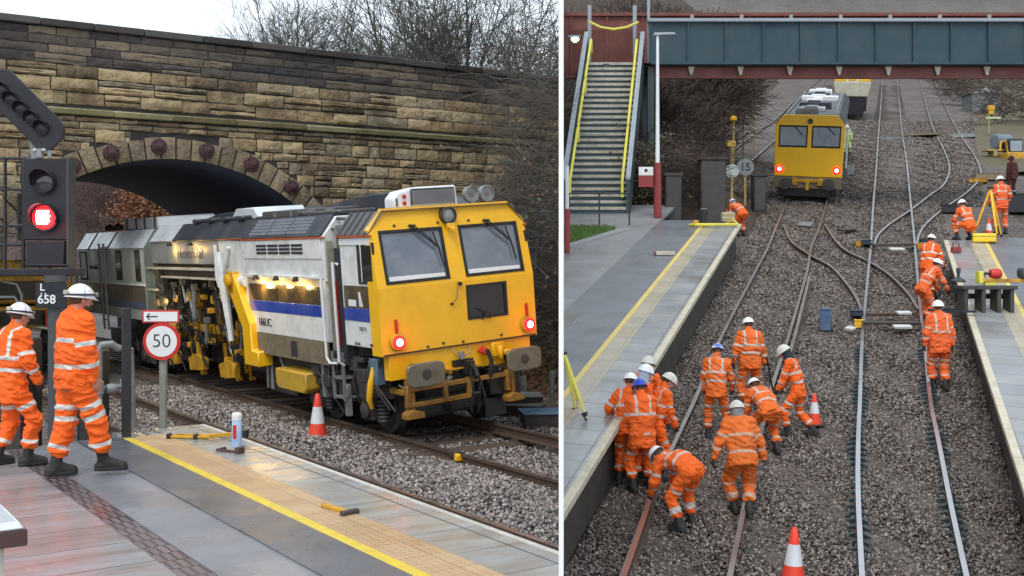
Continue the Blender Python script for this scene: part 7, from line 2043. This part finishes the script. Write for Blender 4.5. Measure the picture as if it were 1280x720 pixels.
one('white_field', lambda b: b.box(a_.x + .02, b_.x - .02, -.04, -.034, a_.z + .02, b_.z - .02), M['white_clean'], ap)
cz = (a_.z + b_.z) / 2; x0 = a_.x + .05
one('arrow', lambda b: (b.box(x0 + .012, x0 + .14, -.044, -.0405, cz - .007, cz + .007), b.hexa([(x0, -.044, cz), (x0 + .012, -.044, cz - .006), (x0 + .05, -.044, cz + .036), (x0 + .036, -.044, cz + .042), (x0, -.041, cz), (x0 + .012, -.041, cz - .006), (x0 + .05, -.041, cz + .036), (x0 + .036, -.041, cz + .042)]),
     b.hexa([(x0, -.044, cz), (x0 + .012, -.044, cz + .006), (x0 + .05, -.044, cz - .036), (x0 + .036, -.044, cz - .042), (x0, -.041, cz), (x0 + .012, -.041, cz + .006), (x0 + .05, -.041, cz - .036), (x0 + .036, -.041, cz - .042)])), M['black'], ap)
# black gate post and tubular rail
t = thing('gate_post', 'square black steel post at the start of the yellow platform line', 'post', surveyA(158, 547, HP)); t.rotation_euler = (0, 0, R(20))
one('post', lambda b: b.box(-.052, .052, -.05, .05, 0, 1.50), M['black'], t, bevel=.008); one('hinge', lambda b: b.box(-.07, -.053, -.03, .03, .62, .68), M['galv'], t); one('base_plate', lambda b: b.box(-.1, .1, -.09, .09, 0, .012), M['galv'], t)
t = thing('tubular_railing', 'galvanised tubular railing between the taller worker and the black post', 'railing', surveyA(134, 541, HP))
one('rail_loop', lambda b: b.tube([(-.1, 0, 0), (-.1, 0, .98), (-.07, 0, 1.04), (.04, .05, 1.05), (.08, .1, 1.0), (.1, .5, .95), (.12, .55, 0)], .045, 10), M['galv'], t)
one('mid_rail', lambda b: (b.tube([(-.1, -.0, .52), (.12, .55, .5)], .032, 8), b.tube([(-.7, .2, .52), (-.1, 0, .52)], .032, 8), b.tube([(-.7, .2, 1.0), (-.1, 0, 1.0)], .032, 8)), M['galv'], t)
one('clamp', lambda b: (b.lathe([(.06, -.06), (.065, 0), (.06, .06)], (-.1, 0, .52), (0, 0, 1), 12), b.lathe([(.055, -.05), (.06, 0), (.055, .05)], (.0, .12, .51), (1, .6, 0), 12)), M['galv'], t)
cone_thing(surveyA(397, 551, HBAL), 'traffic cone standing on the ballast between the two left hand tracks', .76)
# tools on the coping
t = thing('spray_can', 'blue and white spray can standing on the platform coping by the tools', 'spray can', surveyA(296, 559, HP))
one('can_body', lambda b: b.lathe([(.052, 0), (.055, .01), (.055, .29), (.045, .31)], n=20), pm('pale_blue_label', (.25, .48, .75), (.5, .62, .78), 9, .35, coat=.4), t); one('white_band', lambda b: b.lathe([(.056, .3), (.056, .36), (.04, .38), (0, .38)], n=20), M['white_clean'], t); one('red_mark', lambda b: b.box(-.03, .01, -.058, -.052, .1, .25), M['red'], t)
p = surveyA(245, 549, HP); t = thing('track_gauge', 'long yellow folding track gauge lying at the platform end', 'gauge', p, R(-6))
one('gauge_bar', lambda b: (b.box(-.3, .18, -.02, .02, .012, .04), b.hexa([(.05, .03, .01), (.08, .0, .01), (.5, .16, .03), (.48, .2, .03), (.05, .03, .05), (.08, .0, .05), (.5, .16, .07), (.48, .2, .07)])), M['yellow_dirty'], t, bevel=.004)
for q_ in ((-.34, -.3, -.04, .04, 0, .06), (.5, .55, .12, .22, 0, .09), (-.02, .02, -.04, .04, 0, .06)): one('end_shoe', lambda b: b.box(*q_), M['black'], t, bevel=.004)
one('second_bar', lambda b: b.tube([(-.28, .12, .03), (.1, .1, .03), (.2, .02, .03)], .012, 6), M['yellow_dirty'], t)
p = surveyA(290, 566, HP); t = thing('rail_clamp', 'small rusty clamp lying beside the spray can', 'clamp', p, R(-30))
one('bar', lambda b: b.box(-.22, .12, -.015, .015, .0, .025), M['rust'], t); one('jaw', lambda b: b.box(.08, .14, -.05, .05, 0, .07), M['rust'], t, bevel=.005); one('jaw', lambda b: b.box(-.22, -.19, .0, .12, 0, .03), M['rust'], t, bevel=.005)
p = surveyA(436, 643, HP); t = thing('hammer', 'small hammer with yellow handle lying on the platform slabs', 'hammer', p, ANG_A + R(10))
one('handle', lambda b: b.box(-.024, .024, .0, .36, .004, .035), M['yellow_dirty'], t, bevel=.006); one('head', lambda b: b.box(-.085, .085, -.04, .015, .0, .04), M['steel_dark'], t, bevel=.008)
# corner of a bench-like cabinet at the lower left
t = thing('platform_cabinet', 'corner of a low brown rimmed cabinet with a wet white lid at the lower left', 'cabinet', (-1.737, 4.0, HP), ANG_A)
zt = -.949 - HP
one('lid', lambda b: b.hexa([(-1.2, 0, zt - .025), (0, 0, zt - .025), (0, 1.2, zt - .025), (-1.2, 1.2, zt - .025), (-1.2, .02, zt), (-.02, .02, zt), (-.02, 1.18, zt + .01), (-1.2, 1.18, zt + .01)]), M['roofwhite'], t, bevel=.006)
one('rim', lambda b: b.box(-1.19, .006, -.006, 1.19, zt - .085, zt - .026), pm('dark_brown_rim', (.07, .025, .018), (.05, .02, .015), 4, .35, .1), t, bevel=.004)
one('cabinet_body', lambda b: b.box(-1.15, -.06, .06, 1.1, .0, zt - .086), M['cream'], t, bevel=.01)
# cable trough, posts and lids beyond the train
def bx(name, label, cat, px, py, z, w_, d_, h_, mat, rot=ANG_A, parts=None):
    t = thing(name, label, cat, surveyA(px, py, z), rot)
    one('casing', lambda b: b.box(-w_ / 2, w_ / 2, -d_ / 2, d_ / 2, -.1, h_), M['steel_dark'], t, bevel=.01)
    one('lid', lambda b: b.box(-w_ / 2 - .03, w_ / 2 + .03, -d_ / 2 - .03, d_ / 2 + .03, h_, h_ + .03), mat, t, bevel=.005); return t
bx('cable_trough', 'pale blue topped cable box at the right edge beside the ballast', 'cable box', 690, 524, -2.72, 1.0, .6, .12, pm('blue_lid', (.13, .24, .36), (.1, .19, .28), 3, .35, .1), R(8))
bx('cable_trough', 'wide grey topped cable box behind the right buffer of the train', 'cable box', 634, 506, -2.7, 1.2, .6, .16, M['galv'], R(8))
bx('cable_trough', 'mossy dark cable box just beyond the guard frame', 'cable box', 648, 512, -2.75, .9, .4, .08, M['greenish'], R(-20))
for i, (px, pt, pb) in enumerate(((655, 470, 500), (690, 464, 512), (641, 470, 497), (648, 470, 499))):
    p = surveyA(px, pb, -2.7); h_ = (pb - pt) / F * p.y
    t = thing('marker_post', ['short galvanised post behind the right buffer', 'taller galvanised post beside the blue topped cable box', 'leftmost stub post under the right buffer', 'middle stub post under the right buffer'][i], 'post', p, 0, 'stub posts by the cable boxes')
    one('post', lambda b: b.tube([(0, 0, -.1), (0, 0, h_)], .045, 8), M['galv'], t); one('foot', lambda b: b.lathe([(.08, -.05), (.08, .02), (.05, .03)], n=10), M['steel_dark'], t)
p = surveyA(574, 576, HR - .1); t = thing('rail_marker', 'small yellow block clamped at the foot of the rail near the train', 'marker', p, ANG_A); one('block', lambda b: b.box(-.06, .06, -.05, .05, 0, .1), M['yellow'], t, bevel=.012); one('clamp_bar', lambda b: b.box(-.1, .14, .06, .09, .02, .1), M['steel_dark'], t)

# second machine on the near track beyond the bridge
t = thing('track_machine', 'yellow track machine with an amber lamp half hidden behind the signal', 'machine', PA(5.55, 28.5, HR), ANG_A)
one('main_frame', lambda b: (b.box(-1.3, 1.3, 0, 9, 1.0, 1.5), b.box(-1.3, -.9, -.2, 0, .9, 1.6), b.box(.9, 1.3, -.2, 0, .9, 1.6)), M['yellow_dirty'], t, bevel=.02)
one('engine_hood', lambda b: (b.box(-1.25, 1.25, .3, 5, 1.55, 2.25), b.box(-1.0, .2, .2, 2, 2.25, 2.6)), M['yellow_dirty'], t, bevel=.05)
one('dark_grille', lambda b: (b.box(-.85, .6, .27, .31, 1.65, 2.1), b.box(-.9, .9, -.03, .02, 1.05, 1.4)), M['black'], t)
one('cab', lambda b: b.box(-1.3, -.2, 1.0, 3, 2.2, 3.6), M['white'], t, bevel=.05); one('cab_window', lambda b: b.box(-1.15, -.35, .97, .999, 2.9, 3.45), M['glass_dark'], t)
one('white_pipework', lambda b: (b.tube([(.1, .2, 2.5), (.1, .2, 3.2), (-.6, .2, 3.2)], .06, 6), b.box(.2, .9, .4, .8, 3.1, 3.3)), M['white'], t)
one('red_plate', lambda b: b.box(.5, .8, -.22, -.2, 1.0, 1.4), M['red'], t)
for y in (1.2, 7): wheelset(t, y)
q = Vector((-.02 + .5, .18, 2.8))
l = one('amber_lamp', lambda b: b.lathe([(.1, 0), (.12, .05), (.1, .05)], (q.x - .15, .15, 2.85), (0, -1, 0), 14), M['black'], t)
one('lit_lens', lambda b: b.lathe([(.1, .05), (0, .08)], (q.x - .15, .15, 2.85), (0, -1, 0), 14), M['lamp_warm'], l)

# ================================================================== bare trees and shrubs
M['bark'] = pm('grey_brown_bark', (.07, .06, .05), (.045, .038, .03), 8, .9, 0, .5, 20, dirt=(.07, .08, .035), damt=.5)
M['twig'] = pm('brown_twigs', (.055, .042, .038), (.08, .06, .05), 3, .9)
M['twig_red'] = pm('reddish_brown_twigs', (.12, .075, .065), (.16, .11, .1), 2, .9)
M['twig_dark'] = pm('dark_bramble_stems', (.05, .042, .036), (.1, .088, .075), 3, .85)
M['twig_pale'] = pm('pale_purplish_stems', (.15, .13, .115), (.085, .076, .062), 3, .85)
M['twig_grey'] = pm('grey_green_branches', (.11, .105, .085), (.075, .07, .06), 3, .9)
M['twig_far'] = pm('brown_bank_twigs', (.105, .075, .062), (.075, .055, .048), 1, .95)
M['leaf_rust'] = pm('russet_dead_leaves', (.3, .12, .045), (.22, .1, .05), 1.2, .9)
M['leaf_dead'] = pm('dead_leaves', (.16, .09, .045), (.09, .06, .03), 3, .9)
M['ivy'] = pm('ivy_leaves', (.035, .06, .02), (.06, .085, .03), 3, .6)

class Segs:
    def __init__(s): s.a = []; s.b = []; s.ra = []; s.rb = []
    def add(s, a, b, ra, rb): s.a.append(tuple(a)); s.b.append(tuple(b)); s.ra.append(ra); s.rb.append(rb)
    def build(s, name, mat, parent, n=3):
        A_ = np.array(s.a); B_ = np.array(s.b); ra = np.array(s.ra); rb_ = np.array(s.rb); N = len(A_)
        d = B_ - A_; d /= np.linalg.norm(d, axis=1)[:, None] + 1e-9
        up = np.where(np.abs(d[:, 2:3]) < .9, np.array([[0, 0, 1.]]), np.array([[1., 0, 0]]))
        u = np.cross(d, up); u /= np.linalg.norm(u, axis=1)[:, None]; w_ = np.cross(d, u)
        V = np.zeros((N, 2 * n, 3))
        for k in range(n):
            a = 2 * math.pi * k / n; o = u * math.cos(a) + w_ * math.sin(a)
            V[:, k] = A_ + o * ra[:, None]; V[:, n + k] = B_ + o * rb_[:, None]
        f = np.array([(k, (k + 1) % n, (k + 1) % n + n, k + n) for k in range(n)])
        Fc = (f[None] + (np.arange(N) * 2 * n)[:, None, None]).reshape(-1, 4)
        return mesh_np(name, V.reshape(-1, 3), Fc, [mat], parent)
def grow(rn, S, p, d, L_, r, depth, maxd, tips, droop=0.0, spread=.6, thick=None):
    nseg = 3 if depth < 3 else 2
    for k in range(nseg):
        d = (d + Vector((rn.gauss(0, .13), rn.gauss(0, .13), rn.gauss(0, .1) + .05 - droop * depth * .03))).normalized()
        q = p + d * L_ / nseg; r2 = r * (.86 if depth < maxd else .6)
        (thick if (thick is not None and depth < 2) else S).add(p, q, r, r2)
        p, r = q, r2
        if depth < maxd and (k > 0 or depth > 0):
            nb = 1 if depth else rn.choice((0, 1, 1))
            for _ in range(nb + (rn.random() < .5)):
                a = rn.uniform(0, 6.283); ax = d.orthogonal(); ax.rotate(Matrix.Rotation(a, 3, d))
                nd = (d + ax * rn.uniform(.45, 1.0) * spread * 1.4).normalized()
                grow(rn, S, p, nd, L_ * rn.uniform(.6, .82), max(r * rn.uniform(.45, .65), .005), depth + 1, maxd, tips, droop, spread, thick)
    if depth == maxd: tips.append(p)
    if depth < maxd: grow(rn, S, p, d, L_ * .75, r * .9, depth + 1, maxd, tips, droop, spread, thick)
def bare_tree(name, label, loc, H_, seed, mat='twig', maxd=5, leaves=None, nleaf=0, r0=.2, rot=0, group='bare trees behind the stone bridge', tw=.006):
    rn = random.Random(seed); t = thing(name, label, 'tree', loc, rot, group)
    S, T = Segs(), Segs(); tips = []
    grow(rn, S, Vector((0, 0, 0)), Vector((0, 0, 1)), H_ * .33, r0, 0, maxd, tips, thick=T)
    T.build('trunk', M['bark'], t, 8); S.rb = [max(x, tw) for x in S.rb]; S.ra = [max(x, tw) for x in S.ra]
    S.build('branches', M[mat], t, 3)
    if leaves:
        mb = MB()
        for k in range(nleaf):
            c = rn.choice(tips) + Vector((rn.gauss(0, .25), rn.gauss(0, .25), rn.gauss(0, .25)))
            u = Vector((rn.gauss(0, 1), rn.gauss(0, 1), rn.gauss(0, 1))).normalized() * .06; v = u.orthogonal() * rn.uniform(.6, 1)
            mb.add([c - u, c + v, c + u, c - v], [(0, 1, 2, 3)])
        mb.build('foliage', M[leaves], t, fixn=False, smooth=0)
    return t, len(S.a)
zgA = HBAL + .6
def place_copy(src, px, Y, z, sc, rot, label, group=None):
    c = copy_tree(src, Vector(((px - CX) / F * Y, Y, z)), R(rot), label, group); c.scale = (sc,) * 3; return c
tA, nA = bare_tree('bare_tree', 'large many branched bare tree behind the middle of the bridge parapet', Vector(((470 - CX) / F * 46, 46, zgA)), 13.5, 4, maxd=5, r0=.3, tw=.012, mat='twig_grey')
tB, nB = bare_tree('bare_tree', 'bare tree reaching over the right end of the bridge parapet', Vector(((650 - CX) / F * 40, 40, zgA)), 13, 12, maxd=6, r0=.24, tw=.008, mat='twig_grey')
print('twig segments', nA, nB)
place_copy(tB, 330, 50, zgA, 1.02, 130, 'leftmost bare tree showing above the bridge parapet against white sky')
place_copy(tA, 560, 48, zgA, 1.05, 220, 'second bare tree from the right above the parapet')
place_copy(tB, 410, 52, zgA, 1.0, 40, 'bare tree between the leftmost and the largest above the parapet')
place_copy(tA, 640, 52, zgA, 1.1, 80, 'far bare tree behind the right end of the parapet')
tC, nC = bare_tree('russet_tree', 'orange brown leafy tree seen through the right side of the arch', Vector(((222 - CX) / F * 58, 58, HBAL)), 8.0, 21, 'twig_red', 5, 'leaf_rust', 9000, .14, group='trees seen through the arch', tw=.012)
tD, nD = bare_tree('bare_tree', 'reddish bare tree seen through the left side of the arch', Vector(((120 - CX) / F * 60, 60, HBAL)), 9.0, 31, 'twig_red', 6, None, 0, .14, group='trees seen through the arch', tw=.014)
for i, (px, Y, s, r) in enumerate([(150, 66, 1.0, 40), (95, 62, .95, 100), (180, 64, 1.0, 200), (60, 68, 1.1, 290), (130, 72, 1.25, 10), (240, 70, 1.2, 160), (200, 74, 1.2, 80), (110, 70, 1.25, 60), (170, 58, .95, 120)]):
    place_copy(tD, px, Y, HBAL, s, r, ['reddish bare tree second from the left inside the arch', 'reddish bare tree close beside the signal, inside the arch', 'reddish bare tree next to the russet tree inside the arch', 'reddish bare tree hidden behind the signal', 'tall far bare tree in the middle of the arch view', 'tall far bare tree behind the russet tree', 'far bare tree behind the middle of the arch view', 'far bare tree left of the middle of the arch view', 'near bare tree above the pale roof unit of the train'][i], 'trees seen through the arch')
place_copy(tC, 255, 62, HBAL, .95, 90, 'second russet tree, partly covered by the right side of the arch', 'trees seen through the arch')
# far hedge mass low behind the far cab
mb = MB()
mb.grid(lambda i, j: PA(-25 + i * 1.6, 80 + .8 * noise.noise(Vector((i * .7, j, 0))) + j * .8, HBAL + j * 1.7 * (1 + .3 * noise.noise(Vector((i * .3, 4, 0))))), 60, 4)
tag(mb.build('hedge', pm('brown_woodland_mass', (.1, .065, .055), (.16, .11, .1), .8, .95, 0, 1, 3, dist=.3), side='A', fixn=False), 'dim brown belt of woodland far beyond the arch', 'woodland', kind='stuff')
# bank right of the train with leaf litter and grass
M['bankA'] = pm('leafy_grassy_bank', (.1, .085, .035), (.17, .13, .06), 2.5, .95, 0, 1, 9, dirt=(.14, .055, .035), dscale=1.4, damt=.8, dist=.08)
def bankA(i, j):
    s = 12.6 + i * .4; t_ = 6 + j * .4
    return PA(s, t_, HBAL - .03 + max(0, (s - 13.0)) * .6 + .12 * noise.noise(Vector((s, t_, 0))) + .04 * noise.noise(Vector((s * 4, t_ * 4, 0))))
mb = MB(); mb.grid(bankA, 26, 48); tag(mb.build('earth_bank', M['bankA'], side='A', fixn=False), kind='structure')
rn = random.Random(8); mb = MB()
for k in range(15000):
    s = rn.uniform(12.5, 17.5); t_ = rn.uniform(12, 25); z = HBAL - .0 + max(0, (s - 13.0)) * .6 + .12 * noise.noise(Vector((s, t_, 0)))
    p = PA(s, t_, z)
    if p.x > .0432 * p.y - .05: continue
    k_ = rn.random()
    if k_ < .6:
        l = rn.uniform(.06, .2); a = rn.uniform(0, 6.28); d_ = Vector((math.cos(a), math.sin(a), 0)) * .012
        mb.add([p - d_, p + d_, p + Vector((rn.gauss(0, .07), rn.gauss(0, .07), l))], [(0, 1, 2)], 0 if k_ < .35 else 1)
    else:
        u = Vector((rn.gauss(0, 1), rn.gauss(0, 1), rn.gauss(0, .5))).normalized() * .05; v = u.orthogonal(); p = p + Vector((0, 0, .04))
        mb.add([p - u, p + v, p + u, p - v], [(0, 1, 2, 3)], 2)
tag(mb.build('undergrowth', [pm('straw_grass', (.3, .27, .12), (.22, .2, .08), 3, .9), pm('dull_green_grass', (.08, .12, .03), None, 3, .9), pm('red_brown_leaves', (.2, .07, .045), (.13, .06, .04), 3, .9)], fixn=False, smooth=0), 'straw coloured grass and fallen leaves on the bank right of the train', 'undergrowth', kind='stuff')
# tangled brambles cascading over the right end of the bridge
def brambles(name, label, c, ext, n, seed, mat, Lr=(1.2, 3.2), rad=.009, group=None, clipA=True, down=.55, leafn=0, cat='shrub', base=None):
    rn = random.Random(seed); t = thing(name, label, cat, c, 0, group); S = Segs(); tips = []
    for k in range(n):
        u = [rn.uniform(-1, 1) for _ in range(3)]
        p = Vector((u[0] * ext[0], u[1] * ext[1], (u[2] * .5 + .5) * ext[2]))
        p.z *= 1 - .3 * abs(u[0])
        a = rn.uniform(0, 6.283); d = Vector((math.cos(a) * .8, math.sin(a) * .5, rn.uniform(-.1, .9))).normalized(); L_ = rn.uniform(*Lr); r = rad * rn.uniform(.6, 1.7)
        m_ = 7
        for q in range(m_):
            d = (d + Vector((rn.gauss(0, .12), rn.gauss(0, .12), -down / m_ * rn.uniform(.5, 1.6)))).normalized(); p2 = p + d * L_ / m_
            S.add(p, p2, r, r * .85)
            if rn.random() < .5:
                dd = (d + Vector((rn.gauss(0, .6), rn.gauss(0, .6), rn.gauss(0, .5)))).normalized(); pe = p2 + dd * L_ * rn.uniform(.1, .25); S.add(p2, pe, r * .6, r * .35); tips.append(pe)
            p = p2; r *= .87
            if p.z < -.2: break
        tips.append(p)
    if clipA:
        k_ = [i for i in range(len(S.a)) if max(S.a[i][0] + c[0] - .0432 * (S.a[i][1] + c[1]), S.b[i][0] + c[0] - .0432 * (S.b[i][1] + c[1])) < -.01]
    elif clipA is False:
        k_ = [i for i in range(len(S.a)) if min(S.a[i][0] + c[0] - .0446 * (S.a[i][1] + c[1]), S.b[i][0] + c[0] - .0446 * (S.b[i][1] + c[1])) > .01]
    for at_ in ('a', 'b', 'ra', 'rb'): setattr(S, at_, [getattr(S, at_)[i] for i in k_])
    S.build('stems', M[mat], t, 3)
    if leafn:
        mb = MB()
        for k in range(leafn):
            cc = rn.choice(tips) + Vector((rn.gauss(0, .1), rn.gauss(0, .1), rn.gauss(0, .1)))
            w_ = cc + Vector(c)
            if clipA and w_.x > .0432 * w_.y - .08: continue
            u = Vector((rn.gauss(0, 1), rn.gauss(0, 1), rn.gauss(0, 1))).normalized() * .045; v = u.orthogonal()
            mb.add([cc - u, cc + v, cc + u, cc - v], [(0, 1, 2, 3)], k % 2)
        mb.build('leaves', [M['leaf_dead'], M['ivy']], t, fixn=False, smooth=0)
    return t
brambles('bramble_thicket', 'tangled bare brambles hanging over the right end of the stone bridge', Vector((.75, 26.8, .0)), (.8, 1.3, 4.6), 650, 3, 'twig_pale', (.7, 1.9), leafn=0)
brambles('bramble_thicket', 'paler twiggy shrub rising above the right end of the parapet', Vector((.85, 28.5, 3.2)), (1.2, 1.6, 3.2), 320, 4, 'twig_pale', (.8, 2.2), leafn=0)
brambles('bramble_thicket', 'low dark thicket on the bank directly right of the train cab', Vector((.6, 22.5, -1.9)), (.9, 1.6, 3.0), 600, 5, 'twig_dark', (.6, 1.8), leafn=400)
brambles('bramble_thicket', 'dense leafy thicket at the foot of the bridge, right of the cab', Vector((.5, 25.2, -1.6)), (1.1, 1.2, 4.0), 800, 15, 'twig_pale', (.6, 1.8), leafn=500)
# ---- right-hand stretch vegetation
tE, nE = bare_tree('bare_tree', 'bare brown tree on the bank left of the far train', gB(10.0, 60, .8), 6.0, 41, 'twig_far', 5, None, 0, .12, group='bare brown trees on the bank beyond the footbridge', tw=.016)
k = 0
rn = random.Random(77); labs = []
spots = [(832, 50, 5), (850, 53, 6), (846, 62, 8), (862, 70, 8), (826, 56, 8), (850, 78, 10), (835, 70, 10), ]
words = ['nearest the lamp post', 'second from the lamp post', 'behind the lamp post row', 'behind the middle of the bank', 'close behind the footbridge leg', 'upper middle of the bank', 'high behind the footbridge leg']
for (px, Y, hgt), w_ in zip(spots, words):
    c = copy_tree(tE, Vector(((px - CX) / F * Y, Y, zB(Y, .4))), rn.uniform(0, 6), 'bare brown tree ' + w_, 'bare brown trees on the bank beyond the footbridge'); c.scale = (hgt / 6,) * 3
bs = brambles('brown_shrub', 'dark brown shrub beside the tall slatted cabinet', gB(6.0, 41, .6), (1.4, 1.2, 2.2), 420, 9, 'twig_far', (.6, 1.6), .014, 'dark shrubs along the foot of the bank', clipA=False, leafn=90)
for (px, Y, s), w_ in zip([(846, 42.5, .9), (838, 47, 1.3), (826, 44, 1.2), (850, 54, 1.6), (836, 58, 2.1)],
                          ['left of the tall dark cabinet', 'behind the slatted cabinet', 'under the right end of the footbridge steps', 'in the second row of the bank', 'high on the left of the bank']):
    c = copy_tree(bs, Vector(((px - CX) / F * Y, Y, zB(Y, .4))), rn.uniform(-.3, .3), 'dark brown shrub ' + w_, 'dark shrubs along the foot of the bank'); c.scale = (s,) * 3
brambles('ivy_thicket', 'green and brown ivy growing under the right side of the footbridge steps', gB(4.75, 40.5, .8), (.75, .8, 2.2), 500, 19, 'twig_dark', (.5, 1.3), .012, clipA=False, leafn=1500)
for i, (px, Y, s) in enumerate([(720, 205, 3.4), (790, 215, 3.2), (860, 210, 3.6), (930, 222, 3.3), (1000, 214, 3.5), (1075, 225, 3.4), (1150, 212, 3.6), (1225, 220, 3.3), (1275, 210, 3.5)]):
    X_ = (px - CX) / F * Y
    c = copy_tree(tE, Vector((X_, Y, zB(Y, 8))), i * 1.3, 'tree on the far skyline, number of places from the left: ' + ['first', 'second', 'third', 'fourth', 'fifth', 'sixth', 'seventh', 'eighth', 'ninth'][i], 'trees on the far wooded hill'); c.scale = (s,) * 3
for px, Y, s, w_ in [(1205, 110, 1.2, 'left'), (1190, 140, 1.5, 'far'), (1262, 85, 1.3, 'right')]:
    c = copy_tree(bs, Vector(((px - CX) / F * Y, Y, zB(Y, .2))), 0, 'brown shrub on the sandy verge, the ' + w_ + ' one', 'shrubs on the sandy verge'); c.scale = (s * 1.2,) * 3
# ------------------------------------------------------------------ tall thin wall added between the two stretches to keep them apart
def wall(mb):
    d = Vector((.04393, 1, 0)); nrm = Vector((1, -.04393, 0)).normalized() * .014
    prof = [(6.5, -7), (6.5, 2.6), (30, 8.6), (60, 15.5), (60, -4)]
    P = [d * y + Vector((0, 0, z)) for y, z in prof]
    vs = [p - nrm for p in P] + [p + nrm for p in P]
    n = len(P)
    mb.add(vs, [tuple(range(n)), tuple(range(2 * n - 1, n - 1, -1))] + [(i, i + n, (i + 1) % n + n, (i + 1) % n) for i in range(n)])
tag(one('added_divider', wall, M['divider_white'] if 'divider_white' in M else pm('white_divider_render', (.85, .85, .85), (.82, .82, .83), 2, .7)),
    'tall narrow added white divider seen end-on between the two stretches of railway', 'wall')
